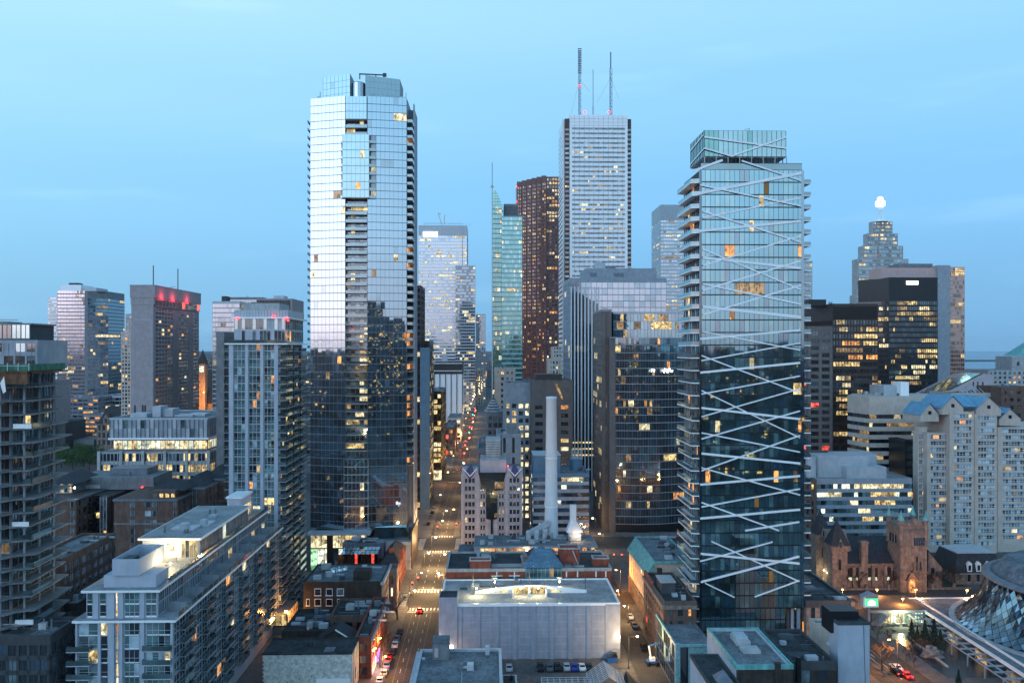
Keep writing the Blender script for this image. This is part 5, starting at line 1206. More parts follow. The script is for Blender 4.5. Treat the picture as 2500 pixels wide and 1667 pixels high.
tower('low_street_annex', 'low dark annex between pink stone building and the street beyond', 'building', 1166, 1200, 1100, 400, 50, 92, bay=4, fh=4, core='dark_concrete', lit_p=.15, pw=.8, sh=1.5, pier='grey_metal', gl=GD, clut=6)
# far pale tower right of the white bank tower
tower('far_pale_tower', 'pale silver tower rising between the white bank tower and the lattice tower', 'tower', 1613, 1700, 502, 900, 50, 93, bay=3, fh=3.9, core='light_metal', top=16, lit_p=.16, pw=.2, sh=1.9, pier='light_metal', span='fin_white', parapet='light_metal', gl=[('gl_bluel', .6), ('gl_mirror', .6)], **OFF)
# grey block with white fins
b = tower('white_finned_block', 'large grey glass block with tall white fins and a blank rooftop box', 'building', 1391, 1627, 682, 520, 44, 94, bay=3.4, fh=3.9, core='grey_metal', top=2, lit_p=.02, pw=.2, sh=.5, pier='slab_grey', gl=[('gl_mirror', .9), ('gl_bluel', .3)], lits=('lit_y', 'lit_w', 'lit_dim'), run=.6, clut=2)
for i in range(9):
    xx = b.x0 + .5 + i * 2.15
    b.box('white_fin', xx, xx + .75, 519.1, 520, 0, Z(1400 + i * 7, 700, 520), 'fin_white')
    if i < 8: b.box('dark_strip', xx + .9, xx + 2.0, 519.85, 519.99, 0, Z(1400, 706 + i * 5, 520), 'gl_black')
for k in range(7): b.box('lit_floor', b.x0 + 1, b.x0 + 19, 519.8, 519.84, 22 + k * 3.9 if k < 3 else 70 + k, 22.9 + k * 3.9 if k < 3 else 70.4 + k, 'lit_y') if k < 3 else None
b.box('rooftop_box', X(1430, 526), X(1603, 526), 526, 560, b.z1, Z(1510, 655, 526), 'slab_grey')
b.box('roof_unit', X(1453, 528), X(1478, 528), 528, 534, Z(1510, 655, 526), Z(1510, 640, 526), 'light_metal')
b.box('roof_unit', X(1478, 528), X(1503, 528), 528, 532, Z(1510, 655, 526), Z(1510, 649, 526), 'grey_metal')
for a_, c_ in ((1440, 1457), (1498, 1523)): b.box('louvre_panel', X(a_, 525.9), X(c_, 525.9), 525.9, 526.05, b.z1 + 2, b.z1 + 4.5, 'grey_metal')
# stepped dark glass offices
rng = random.Random(95)
Y0 = 400.0
D_ = B('faceted_glass_offices', 'dark faceted glass office building of stepped blocks with white floor lines', 'building', (X(1570, Y0), 420, 0))
xa, xb_, xc = X(1470, Y0 + 6), X(1496, Y0 + 2), X(1560, Y0)
xd, xe = X(1612, Y0 + 1), X(1690, Y0 + 6)
zA, zB = Z(1480, 757, Y0), Z(1570, 825, Y0)
D_.box('left_slab', xa, xb_, Y0 + 6, Y0 + 40, 0, zA, 'taupe')
facade(D_, (xa + 1.5, Y0 + 6), (xb_ - 2, Y0 + 6), 4, zA - 1, 2, 26, rng, [('gl_dark', .6), ('gl_blue', .3)], lits=('lit_y', 'lit_w'), lit_p=.25, run=.5, pw=.25, sh=.8, pier='taupe', span='black_metal', mv=4, mull='black_metal')
facade(D_, (xa, Y0 + 40), (xa, Y0 + 6), 4, zA - 1, 8, 26, rng, [('gl_dark', .7), ('gl_brown', .3)], lits=('lit_y', 'lit_w'), lit_p=.15, run=.3, pw=1.6, sh=1.0, pier='taupe')
roof(D_, xa, xb_, Y0 + 6, Y0 + 40, zA, 'sheraton')
D_.prism('glass_block', [(xb_ - 1.5, Y0 + 2), (xc, Y0), (xd, Y0 + 1), (xe, Y0 + 6), (xe, Y0 + 34), (xb_ - 1.5, Y0 + 34)], 0, zB, 'black_metal')
nz = 24
gm = [('gl_dark', .6), ('gl_blue', .55), ('gl_teal', .35)]
for p, q, n_ in (((xb_ + 1.2, Y0 + 1.6), (xc, Y0), 9), ((xc, Y0), (xd, Y0 + 1), 8), ((xd, Y0 + 1), (xe, Y0 + 6), 10)):
    facade(D_, p, q, 4, zB, n_, nz, rng, gm, lits=('lit_y', 'lit_w', 'lit_dim', 'lit_o'), lit_p=.08, run=.55, pw=.08, sh=.75, pd=.12, sd=.10, pier='black_metal', span='black_metal', mv=2, mull='grey_metal')
    for k in range(nz):
        z = 4 + k * (zB - 4) / nz
        D_.bar('floor_line', 'light_metal', (p[0], p[1] - .22, z + .4), (q[0], q[1] - .22, z + .4), .22)
D_.box('brown_pier', xb_ - 1.6, xb_ + 1.2, Y0 + 1.0, Y0 + 4, 0, zB + .5, 'taupe')
xu0, xu1 = X(1497, Y0 + 8), X(1665, Y0 + 8)
zU = Z(1570, 765, Y0 + 8)
D_.box('upper_block', xu0, xu1, Y0 + 8, Y0 + 34, zB, zU, 'black_metal')
facade(D_, (xu0, Y0 + 8), (xu1, Y0 + 8), zB, zU, 20, 3, rng, [('gl_bluel', .6), ('gl_sky', .5), ('gl_teal', .4)], lits=('lit_y', 'lit_dim'), lit_p=.2, run=.6, pw=.1, sh=.25, pier='pole_metal', span='light_metal')
roof(D_, xu0, xu1, Y0 + 8, Y0 + 34, zU, 'light_metal')
D_.box('roof_ledge', xb_ - 1.5, xe, Y0 - .1, Y0 + 8, zB, zB + .3, 'light_metal')
zP = Z(1570, 1310, Y0 - 8)
D_.box('podium', X(1512, Y0 - 8), X(1690, Y0 - 8), Y0 - 8, Y0 + 5, 0, zP, 'black_metal')
facade(D_, (X(1512, Y0 - 8), Y0 - 8), (X(1690, Y0 - 8), Y0 - 8), 1, zP - .5, 14, 3, rng, [('gl_dark', .7), ('gl_teal', .3)], lits=('lit_o', 'lit_y'), lit_p=.15, pw=.3, sh=1, pier='grey_metal')
D_.box('podium_roof', X(1510, Y0 - 8), X(1692, Y0 - 8), Y0 - 8.3, Y0 + 1, zP, zP + .3, 'roof_grey')
rng2 = random.Random(9)
for k in range(8):                                     # illegible white script sign on the glass
    for px_, n_ in ((1590, 3), (1618, 9)):
        if k < n_: D_.bar('sign_stroke', 'sign_white', (X(px_ + k * 3.2, Y0 - 1.2), Y0 - 1.2, Z(px_, 908 + rng2.uniform(-3, 3), Y0)), (X(px_ + k * 3.2 + 2, Y0 - 1.2), Y0 - 1.2, Z(px_, 901 + rng2.uniform(-3, 3), Y0)), .4)

# ------------------------------------------------------------------ right background
b = tower('brown_office_slab', 'dark brown office block with yellow lit floors right of the lattice tower', 'building', 2033, 2143, 745, 440, 40, 101, bay=1.6, fh=3.75, core='brown_metal', top=8.0, lit_p=.3, pw=.28, sh=1.5, pd=.35, sd=.2, pier='brown_metal', span='brown_metal', gl=[('gl_black', .8), ('gl_dark', .3)], lits=('lit_y', 'lit_w', 'lit_y', 'lit_o', 'lit_dim'), run=.75)
for i in range(36): b.box('top_louvre', b.x0 + i * (b.x1 - b.x0) / 36, b.x0 + i * (b.x1 - b.x0) / 36 + .25, 439.5, 440, b.z1 - 7.5, b.z1 - .6, 'black_metal')
b.box('roof_house', X(1975, 448), X(2017, 448), 448, 462, b.z1, Z(1990, 731, 448), 'black_metal')
for px_ in (2020, 2026): b.bar('roof_antenna', 'pole_metal', (X(px_, 448), 448, b.z1), (X(px_ + 5, 448), 448, b.z1 + 2.4), .2)
tower('brown_office_wing', 'lower brown office wing with wide windows and two red lit panes', 'building', 1972, 2032, 800, 436, 30, 102, bay=5.5, fh=3.75, core='taupe', top=2, lit_p=.1, pw=1.6, sh=1.6, pd=.4, sd=.3, pier='taupe', gl=[('gl_black', .7), ('gl_dark', .4)], lits=('lit_y', 'lit_red'), mv=3, mull='brown_metal')
# black chamfered tower with lit sign
rng = random.Random(103)
Y0 = 580.0
xa, xb_, xc = X(2098, Y0 + 12), X(2170, Y0), X(2289, Y0)
zt = Z(2230, 680, Y0)
b = B('black_chamfered_tower', 'black glass tower with chamfered corner and small lit sign near its top', 'tower', (X(2200, Y0), Y0 + 25, 0))
b.prism('wall', [(xa, Y0 + 14), (xb_, Y0), (xc, Y0), (xc, Y0 + 50), (X(2104, Y0 + 50), Y0 + 50)], 0, zt, 'black_metal')
facade(b, (xb_, Y0), (xc, Y0), 6, zt - 16, 24, 31, rng, [('gl_black', .8), ('gl_dark', .3)], lits=('lit_w', 'lit_dim', 'lit_y', 'lit_dim'), lit_p=.15, run=.8, pw=.3, sh=1.3, pier='black_metal')
facade(b, (xa, Y0 + 14), (xb_, Y0), 6, zt - 16, 16, 31, rng, [('gl_black', 1)], lits=('lit_y', 'lit_w'), lit_p=.10, run=.5, pw=.3, sh=1.3, pier='black_metal')
for i in range(3): b.box('sign_frame', X(2214 + i * 10, Y0 - 1), X(2222 + i * 10, Y0 - 1), Y0 - 1, Y0 - .2, Z(2230, 695, Y0), Z(2230, 686, Y0), 'sign_white')
roof(b, xb_, xc, Y0, Y0 + 50, zt, 'black_metal')
clutter(b, xb_, xc, Y0, Y0 + 20, zt, 5, rng)
# white and copper tower
rng = random.Random(104)
Y0 = 720.0
xa, xb_, xc, xd = X(2116, Y0), X(2287, Y0), X(2317, Y0), X(2355, Y0 + 3)
zt = Z(2290, 648, Y0)
b = B('copper_glass_tower', 'tower of white stone end wall and copper-coloured glass, far right', 'tower', (X(2260, Y0), Y0 + 25, 0))
b.box('wall', X(2150, Y0 + 2), xb_, Y0 + 2, Y0 + 24, 0, zt - 2, 'copper_tone')
facade(b, (X(2150, Y0 + 2), Y0 + 2), (xb_, Y0 + 2), 60, zt - 4, 24, 20, rng, [('pink_stone', 1)], lit_p=.02, pw=.5, sh=.5, pd=.4, pier='copper_tone')
b.box('blank_wing', X(2124, Y0 + 1), X(2150, Y0 + 1), Y0 + 1, Y0 + 12, 0, zt - 12, 'slab_grey')
b.box('end_wall', xb_, xc, Y0 - 2, Y0 + 20, 0, zt, 'slab_grey')
b.box('right_wing', xc, xd, Y0 + 3, Y0 + 48, 0, zt - 1, 'copper_tone')
facade(b, (xc, Y0 + 3), (xd, Y0 + 3), 8, zt - 2, 9, 40, rng, [('gl_copper', .8), ('gl_brown', .3)], lits=('lit_y',), lit_p=.03, run=.9, pw=.3, sh=.8, pier='copper_tone', mull='light_metal')
b.box('roof_house', X(2195, Y0 + 10), X(2277, Y0 + 10), Y0 + 10, Y0 + 30, zt - 2, zt + 2.5, 'grey_metal')
# stepped tower with lit beacon
rng = random.Random(105)
Y0 = 880.0
b = B('stepped_beacon_tower', 'stepped pale office tower topped by a lattice mast with glowing white beacon', 'tower', (X(2148, Y0), Y0 + 25, 0))
tiers = [(2090, 2225, 720), (2094, 2218, 632), (2107, 2205, 600), (2118, 2192, 570), (2130, 2179, 541)]
zprev = 0
for i, (pl, pr, pt) in enumerate(tiers):
    ya = Y0 + i * 1.5
    xa, xb_ = X(pl, ya), X(pr, ya)
    z1 = Z(2150, pt, ya)
    b.box('tier_wall', xa, xb_, ya, Y0 + 16 - i * .3, zprev, z1, 'pale_concrete')
    nz = max(2, round((z1 - max(zprev, 60)) / 4.2))
    m0, m1 = xa + (xb_ - xa) * .36, xa + (xb_ - xa) * .64
    kw = dict(lits=('lit_w', 'lit_y'), lit_p=.22, run=.45, pw=.35, sh=1.9, pier='pale_concrete', sd=.2, pd=.2)
    gm = [('gl_bluel', .5), ('gl_dark', .35), ('gl_tealb', .3)]
    facade(b, (xa + 1, ya), (m0, ya), max(zprev, 60) + .5, z1 - 1, 5, nz, rng, gm, **kw)
    facade(b, (m0 + 1, ya - 1.5), (m1 - 1, ya - 1.5), max(zprev, 60) + .5, z1 - 1, 4, nz, rng, [('gl_dark', .6), ('gl_bluel', .4)], **kw)
    b.box('centre_bay', m0 + .5, m1 - .5, ya - 1.5, ya, zprev, z1 - .5, 'pale_concrete')
    facade(b, (m1, ya), (xb_ - 1, ya), max(zprev, 60) + .5, z1 - 1, 5, nz, rng, gm, **kw)
    zprev = z1
cx, cy = X(2149, Y0 + 9), Y0 + 9
z0m, z1m = zprev, Z(2149, 505, Y0 + 9)
b.lathe('mast_foot', [(8, z0m), (4.5, z0m + 2)], (cx, cy), 'white_panel', 12)
mast(b, cx, cy, z0m + 2, z1m, 4.4, step=3.4, mat='white_panel')
b.lathe('beacon_ring', [(3.6, z1m), (5.0, z1m + 1.2), (5.0, z1m + 5.5), (3.6, z1m + 6.6)], (cx, cy), 'beacon_white', 20, smooth=True)
b.lathe('beacon_cap', [(1.6, z1m + 6.8), (3.0, z1m + 7.6), (3.0, z1m + 9.4), (1.6, z1m + 10.6), (.2, z1m + 11)], (cx, cy), 'beacon_white', 16, smooth=True)
tower('glass_tower_edge', 'edge of a pale glass tower showing right behind the lattice tower', 'tower', 1950, 1983, 640, 620, 30, 106, bay=2.6, fh=3.5, core='grey_metal', lit_p=.15, pw=.3, sh=1.2, pier='pale_concrete', gl=[('gl_bluel', .6), ('gl_blind', .4)], sides='f', **OFF)
# banded beige office
rng = random.Random(107)
Y0 = 404.0
xa, xb_, xc = X(2079, Y0 + 12), X(2122, Y0), X(2345, Y0)
zt = Z(2200, 972, Y0)
b = B('beige_banded_office', 'beige office building with wide ribbon windows and a chamfered corner', 'building', (X(2210, Y0), Y0 + 25, 0))
b.prism('wall', [(xa, Y0 + 16), (xb_, Y0), (xc, Y0), (xc, Y0 + 34), (X(2084, Y0 + 34), Y0 + 34)], 0, zt, 'beige')
nz = 12
for p, q, n_ in (((xb_, Y0), (xc, Y0), 26), ((xa, Y0 + 16), (xb_, Y0), 9)):
    facade(b, p, q, zt - 8 - nz * 4.0, zt - 8, n_, nz, rng, [('gl_dark', .6), ('gl_black', .5)], lits=('lit_y', 'lit_w', 'lit_dim'), lit_p=.12, run=.75, pw=.1, sh=2.1, pd=.05, sd=.45, pier='black_metal', span='beige')
b.prism('top_band', [(xa - .4, Y0 + 16), (xb_ - .2, Y0 - .4), (xc, Y0 - .4), (xc, Y0 + 34), (X(2083, Y0 + 34), Y0 + 34)], zt - 7.9, zt + .6, 'beige')
b.box('roof_house', X(2158, Y0 + 14), X(2214, Y0 + 14), Y0 + 14, Y0 + 30, zt + .6, zt + 5.5, 'light_metal')
b.box('roof_house', X(2199, Y0 + 10), X(2219, Y0 + 10), Y0 + 10, Y0 + 18, zt + .6, zt + 7.5, 'white_panel')
clutter(b, X(2100, Y0 + 10), X(2240, Y0 + 10), Y0 + 8, Y0 + 30, zt + .5, 9, rng)
tower('black_narrow_infill', 'narrow black building between the banded office and the gabled apartments', 'building', 2210, 2232, 1080, 384, 16, 108, bay=3, fh=3.8, core='black_metal', lit_p=.1, pw=.3, sh=1, pier='black_metal', gl=[('gl_black', 1)], sides='f', clut=0)
# grey ribbon-window office with rooftop plant
b = tower('grey_ribbon_office', 'grey office building with blue ribbon windows and white rooftop plant behind the church', 'building', 1994, 2226, 1172, 352, 32, 109, bay=1.75, fh=3.45, core='slab_grey', top=1.6, lit_p=.2, pw=.12, sh=1.55, pd=.05, sd=.3, pier='black_metal', span='slab_grey', gl=[('gl_tealb', .6), ('gl_blind', .5), ('gl_dark', .25)], lits=('lit_y', 'lit_w', 'lit_cool'), run=.55, roofm='roof_pale')
for a_, c_, t_, d_ in ((1996, 2120, 1112, 8), (2068, 2164, 1140, 3), (2044, 2140, 1108, 14)): b.box('rooftop_plant', X(a_, 352 + d_), X(c_, 352 + d_), 352 + d_, 352 + d_ + 10, b.z1, Z(2080, t_, 352 + d_), 'light_metal')
b.lathe('rooftop_tank', [(2.2, b.z1), (2.2, Z(1984, 1118, 356)), (.3, Z(1984, 1116, 356))], (X(1984, 356), 358), 'light_metal', 14)
tower('brick_end_wing', 'dark brick end wing with lit square windows left of the grey ribbon office', 'building', 1962, 1993, 1175, 350, 30, 110, bay=3, fh=3.4, core='brown_brick', lit_p=.5, pw=1.2, sh=1.4, pier='brown_brick', gl=GD, lits=('lit_y', 'lit_w'), sides='f', clut=0)
# gabled beige apartments
rng = random.Random(111)
Y0 = 356.0
b = B('gabled_apartments', 'beige apartment building with blue gabled roofs and rows of bay windows', 'building', (X(2370, Y0), Y0 + 20, 0))
segs = [(2240, 2262, 1036, 6), (2262, 2318, 1036, 3), (2318, 2378, 985, 0), (2378, 2434, 990, 1.2), (2434, 2512, 1022, 3)]
for i, (pl, pr, pt, dy) in enumerate(segs):
    ya = Y0 + dy
    xa, xb_ = X(pl, ya), X(pr, ya)
    zt = Z((pl + pr) / 2, pt + 20, ya)
    b.box('bay_wall', xa, xb_ + (.02 if i < 4 else 30), ya, (Y0 + 10 if i == 0 else Y0 + 14 if i == 1 else Y0 + 30), 0, zt, 'beige')
    fh_ = 2.72
    nz = int((zt - 3) / fh_)
    n_ = (4, 6, 6, 6, 8)[i]
    w_ = xb_ - xa
    facade(b, (xa + w_ * .17, ya), (xb_ - w_ * .10, ya), zt - 1 - nz * fh_, zt - 1, n_, nz, rng, [('gl_pale', .55), ('gl_blind', .3), ('gl_dark', .3)], lits=('lit_o', 'lit_w', 'lit_y', 'lit_dim'), lit_p=.08, run=.5, pw=.12, sh=1.15, pd=.05, sd=.10, pier='white_panel', span='beige', mh=(.4,), mull='white_panel')
    for k in range(nz): b.box('sill_band', xa, xb_, ya - .16, ya, zt - 1 - k * fh_ - .05, zt - 1 - k * fh_ + .3, 'pale_concrete')
    b.box('pier_wall', xa, xa + w_ * .16, ya - .35, ya, 0, zt, 'beige')
b.box('terrace_wall', X(2243, Y0 + 7), X(2262, Y0 + 7), Y0 + 6.5, Y0 + 9.8, 0, Z(2245, 1040, Y0 + 4) - .5, 'beige')
def gable(pl, pr, pt, pe, ya, dp):
    xa, xb_ = X(pl, ya), X(pr, ya)
    xm = (xa + xb_) / 2
    ze, zt = Z((pl + pr) / 2, pe, ya), Z((pl + pr) / 2, pt, ya)
    b.mesh('gable_wall', [(xa, ya, ze - 3), (xb_, ya, ze - 3), (xb_, ya, ze), (xm, ya, zt), (xa, ya, ze), (xa, ya + dp, ze - 3), (xb_, ya + dp, ze - 3), (xb_, ya + dp, ze), (xm, ya + dp, zt), (xa, ya + dp, ze)], [(0, 1, 2, 3, 4), (5, 9, 8, 7, 6), (0, 4, 9, 5), (1, 6, 7, 2)], 'beige')
    o = .5
    b.mesh('gable_roof', [(xa - o, ya - o, ze - .2), (xm, ya - o, zt + .35), (xb_ + o, ya - o, ze - .2), (xa - o, ya + dp, ze - .2), (xm, ya + dp, zt + .35), (xb_ + o, ya + dp, ze - .2)], [(0, 1, 4, 3), (1, 2, 5, 4)], 'roof_blue')
    b.box('attic_window', xm - .7, xm + .7, ya - .12, ya + .05, ze + .1, ze + 1.6, 'gl_dark')
gable(2248, 2292, 985, 1012, Y0 + 3, 16); gable(2300, 2352, 968, 995, Y0 + .5, 20); gable(2384, 2444, 970, 998, Y0 + 1, 20); gable(2440, 2492, 998, 1022, Y0 + 2.5, 18)
def roofslab(pl, pr, pt, pe, ya, dp):
    xa, xb_ = X(pl, ya), X(pr, ya)
    b.mesh('blue_roof', [(xa, ya - .4, Z(pl, pe, ya)), (xb_, ya - .4, Z(pl, pe, ya)), (xb_, ya + dp, Z(pl, pt, ya)), (xa, ya + dp, Z(pl, pt, ya)), (xa, ya + dp, Z(pl, pe, ya)), (xb_, ya + dp, Z(pl, pe, ya))], [(0, 1, 2, 3), (0, 3, 4), (1, 5, 2)], 'roof_blue')
roofslab(2270, 2314, 984, 1006, Y0 + 3.5, 9); roofslab(2326, 2385, 966, 992, Y0 + 1, 10); roofslab(2430, 2465, 990, 1008, Y0 + 3, 9)
# sloped glass hall, brick block, stone hotel at the right edge
rng = random.Random(112)
Y0 = 520.0
b = B('sloped_glass_hall', 'pinkish stone building with long sloping glass roof behind the banded office', 'building', (X(2330, Y0), Y0 + 15, 0))
xa, xb_, xc = X(2225, Y0), X(2400, Y0), X(2425, Y0)
z0_, z1_ = Z(2225, 992, Y0), Z(2400, 912, Y0)
b.mesh('stone_wall', [(xa, Y0, 0), (xc, Y0, 0), (xc, Y0, z1_ - 1), (xb_, Y0, z1_), (xa, Y0, z0_ - 2), (xa, Y0 + 30, 0), (xc, Y0 + 30, 0), (xc, Y0 + 30, z1_ - 1), (xb_, Y0 + 30, z1_), (xa, Y0 + 30, z0_ - 2)], [(0, 1, 2, 3, 4), (1, 6, 7, 2), (5, 9, 8, 7, 6), (0, 4, 9, 5), (2, 7, 8, 3)], 'pink_stone')
nn = 14
for i in range(nn):
    for j in range(3):
        t0, t1 = i / nn, (i + .94) / nn
        ya, yb_ = Y0 + 2 + j * 8, Y0 + 9.4 + j * 8
        q = lambda t: (xa + (xb_ - xa) * t, z0_ - 2 + (z1_ - z0_ + 2) * t + .2)
        b.mesh('roof_pane', [(q(t0)[0], ya, q(t0)[1]), (q(t1)[0], ya, q(t1)[1]), (q(t1)[0], yb_, q(t1)[1]), (q(t0)[0], yb_, q(t0)[1])], [(0, 1, 2, 3)], rng.choice(('gl_dark', 'gl_teal', 'gl_greend', 'gl_dark')))
for px_ in (2375, 2386, 2398): b.box('slot_window', X(px_, Y0 - .1), X(px_ + 3, Y0 - .1), Y0 - .15, Y0 + .05, Z(2386, 942, Y0), Z(2386, 932, Y0), 'gl_dark')
for i in range(3): b.box('hotel_sign', X(2310 + i * 5, Y0 - .6), X(2314 + i * 5, Y0 - .6), Y0 - .6, Y0 - .3, Z(2316, 964, Y0), Z(2316, 958, Y0), 'sign_orange')
b = tower('flat_cream_block', 'cream block with rooftop trusses above the blue gables', 'building', 2322, 2442, 962, 480, 24, 113, bay=6, fh=5, core='beige', pier='beige', pw=4, sh=3, gl=GD, lit_p=.02, sides='f', clut=6)
for i in range(9): b.bar('roof_truss', 'steel_frame', (X(2345 + i * 10, 482), 482, b.z1 + .3), (X(2350 + i * 10, 482), 490, b.z1 + 3), .3)
tower('brick_sign_block', 'brown brick block with bright square windows at the right edge', 'building', 2444, 2530, 948, 470, 24, 114, bay=4, fh=4.4, core='brown_brick', lit_p=.4, pw=2.2, sh=2.3, pier='brown_brick', gl=GD, lits=('lit_w', 'lit_y', 'gl_pale'), sides='f', clut=2)
b = tower('stone_grand_hotel', 'grand pale stone hotel with green copper roof at the right edge', 'building', 2412, 2530, 905, 760, 40, 115, bay=4.4, fh=4.2, core='beige', lit_p=.15, pw=2.4, sh=2.2, pier='pale_concrete', gl=GD, lits=('lit_o', 'lit_y'), sides='f', clut=0)
b.box('gable_house', X(2470, 765), X(2540, 765), 765, 790, b.z1, Z(2490, 870, 765), 'pale_concrete')
b.lathe('round_window', [(1.9, 0), (1.9, .3)], (0, 0), 'gl_dark', 12) if False else None
b.mesh('copper_roof', [(X(2484, 768), 768, Z(2490, 868, 765)), (X(2560, 768), 768, Z(2490, 868, 765)), (X(2560, 768), 790, Z(2490, 868, 765)), (X(2484, 768), 790, Z(2490, 868, 765)), (X(2512, 779), 779, Z(2500, 828, 765)), (X(2560, 779), 779, Z(2500, 828, 765))], [(0, 1, 5, 4), (1, 2, 5), (2, 3, 4, 5), (3, 0, 4)], 'copper')
b.box('oculus', X(2483, 764.8), X(2489, 764.8), 764.8, 765.1, Z(2486, 892, 765), Z(2486, 883, 765), 'gl_dark')
# far low city and its lights: one mass
rngf = random.Random(120)
vs, fs, ids = [], [], []
def fbox(x, y, w, d, h, m, z0=0):
    i0 = len(vs)
    vs.extend([(x + a_ * w, y + b_ * d, z0 + c_ * h) for a_ in (-.5, .5) for b_ in (-.5, .5) for c_ in (0, 1)])
    fs.extend([tuple(i0 + k for k in f) for f in UB_F]); ids.extend([m] * 6)
for _ in range(2600):
    y = 700 + 6500 * rngf.random() ** 1.6
    x = rngf.uniform(-.72, .72) * y
    if x > 1300 and y > 2500: continue
    if y < 1700 and -160 < x < 700: continue
    if y < 900 and x < -280 and y < 760: continue
    if abs(x + 22) < 30: continue
    h = rngf.choice((7, 9, 12, 14, 18, 24)) * (1.0 if rngf.random() < .94 else 2.2)
    fbox(x, y, rngf.uniform(12, 40), rngf.uniform(12, 40), h, rngf.choice((0, 0, 1, 1, 2)))
    if rngf.random() < .6: fbox(x + rngf.uniform(-8, 8), y - 22, rngf.uniform(2, 5), 1, rngf.uniform(1.5, 3) * max(1, y / 2500), rngf.choice((3, 4, 3)), rngf.uniform(3, h))
me = bpy.data.meshes.new('distant_city')
me.from_pydata(vs, [], fs)
for m_ in ('dark_concrete', 'concrete', 'brown_brick', 'sign_orange', 'lit_w'): me.materials.append(MATS[m_])
me.polygons.foreach_set('material_index', ids)
o = bpy.data.objects.new('distant_city', me); col.objects.link(o)
o['kind'] = 'stuff'; o['label'] = 'low distant city of small blocks and lights spreading to the horizon'; o['category'] = 'city'
# distant woods
vs, fs = [], []
for _ in range(5200):
    y = 900 + 7000 * rngf.random() ** 1.3
    x = rngf.uniform(-.72, .15) * y
    if abs(x + 22) < 40: continue
    r, h = rngf.uniform(4, 11), rngf.uniform(7, 15)
    i0 = len(vs)
    vs.extend([(x + r * math.cos(a), y + r * math.sin(a), h * .35) for a in (0, 1.25, 2.5, 3.77, 5.03)] + [(x, y, h)])
    fs.extend([(i0 + k, i0 + (k + 1) % 5, i0 + 5) for k in range(5)])
me = bpy.data.meshes.new('distant_woods')
me.from_pydata(vs, [], fs); me.materials.append(MATS['conifer'])
o = bpy.data.objects.new('distant_woods', me); col.objects.link(o)
o['kind'] = 'stuff'; o['label'] = 'dark treetops between the houses of the far city'; o['category'] = 'woods'

# blocks behind the viewpoint, seen only as reflections in the glass
vs, fs, ids = [], [], []
for _ in range(700):
    y = -rngf.uniform(40, 2600); x = rngf.uniform(-1100, 1200)
    h = min(rngf.choice((12, 18, 25, 35, 45, 60, 75, 90, 100)), 82 + max(0, -y - 200) * .012)
    w = rngf.uniform(18, 34)
    fbox(x, y, w, w, h, rngf.choice((0, 1, 2, 2)))
    for _k in range(10): fbox(x + rngf.uniform(-.4, .4) * w, y + w / 2 + .2, rngf.uniform(1, 3), .3, rngf.uniform(1, 2), rngf.choice((3, 4, 4)), rngf.uniform(3, h))
for x, y, w, h in ((-60, -140, 26, 100), (5, -220, 30, 92), (-150, -260, 40, 86), (95, -180, 28, 70), (-260, -420, 44, 110), (95, -460, 30, 150), (140, -540, 34, 132), (60, -620, 30, 118)):
    fbox(x, y, w, w, h, 0)
    for _k in range(70): fbox(x + rngf.uniform(-.45, .45) * w, y + w / 2 + .2, 2.2, .3, 1.6, rngf.choice((3, 4, 4)), rngf.uniform(3, h - 4))
for _k in range(160): fbox(rngf.choice((-22, 44, 111)) + rngf.uniform(-9, 9), -rngf.uniform(5, 1200), .8, .8, .8, rngf.choice((3, 3, 4)), 7)
me = bpy.data.meshes.new('city_behind')
me.from_pydata(vs, [], fs)
for m_ in ('black_metal', 'dark_brick', 'brown_metal', 'sign_orange', 'lit_w'): me.materials.append(MATS[m_])
me.polygons.foreach_set('material_index', ids)
o = bpy.data.objects.new('city_behind', me); col.objects.link(o)
o['kind'] = 'stuff'; o['label'] = 'dark city blocks mirrored in the glass towers'; o['category'] = 'city'
# ------------------------------------------------------------------ centre: low blocks between the two streets
rng = random.Random(201)
# white theatre with panelled wall
Y0, Y1 = 239.0, 264.5
x0, x1 = X(1074, Y0), X(1513, Y0)
zt = Z(1300, 1476, Y0)
th = B('white_theatre', 'windowless white theatre with panelled wall and arched white beam on its roof', 'building', ((x0 + x1) / 2, 252, 0))
th.box('wall', x0, x1, Y0, Y1, 0, zt, 'theatre_wall')
ncol, nrow = 8, 7
xa, xb_ = X(1118, Y0), X(1478, Y0)
cw, rh = (xb_ - xa) / ncol, (zt - .8) / nrow
for i in range(ncol):
    for k in range(nrow):
        th.piece('wall_panel', 'theatre_wall', (xa + (i + .62) * cw, Y0 - .02, .2 + (k + .5) * rh), (cw * .74, .12, rh - .12))
    th.box('pilaster', xa + i * cw - .1, xa + (i + .22) * cw, Y0 - .3, Y0, 0, zt - .4, 'theatre_wall')
    th.box('panel_trim', xa + (i + .235) * cw, xa + (i + .25) * cw, Y0 - .16, Y0, 0, zt - .4, 'white_wall')
    th.box('panel_trim', xa + (i + .985) * cw - .12, xa + (i + .985) * cw, Y0 - .16, Y0, 0, zt - .4, 'white_wall')
for k in range(1, nrow): th.box('panel_line', xa, xb_, Y0 - .13, Y0, .2 + k * rh - .07, .2 + k * rh + .07, 'white_wall')
th.box('pilaster', x1 - (x1 - xb_), x1 + .1, Y0 - .25, Y0 + .2, 0, zt, 'theatre_wall')
th.box('corner_tower', x0 - .3, X(1117, Y0), Y0 - .6, Y0 + 6, 0, Z(1095, 1459, Y0) + .3, 'theatre_wall')
th.box('tower_roof', x0, X(1115, Y0), Y0 - .3, Y0 + 5.7, Z(1095, 1459, Y0) + .3, Z(1095, 1459, Y0) + .4, 'roof_dark')
roof(th, x0, x1, Y0, Y1, zt, 'white_panel', 'roof_pale', .45, .4)
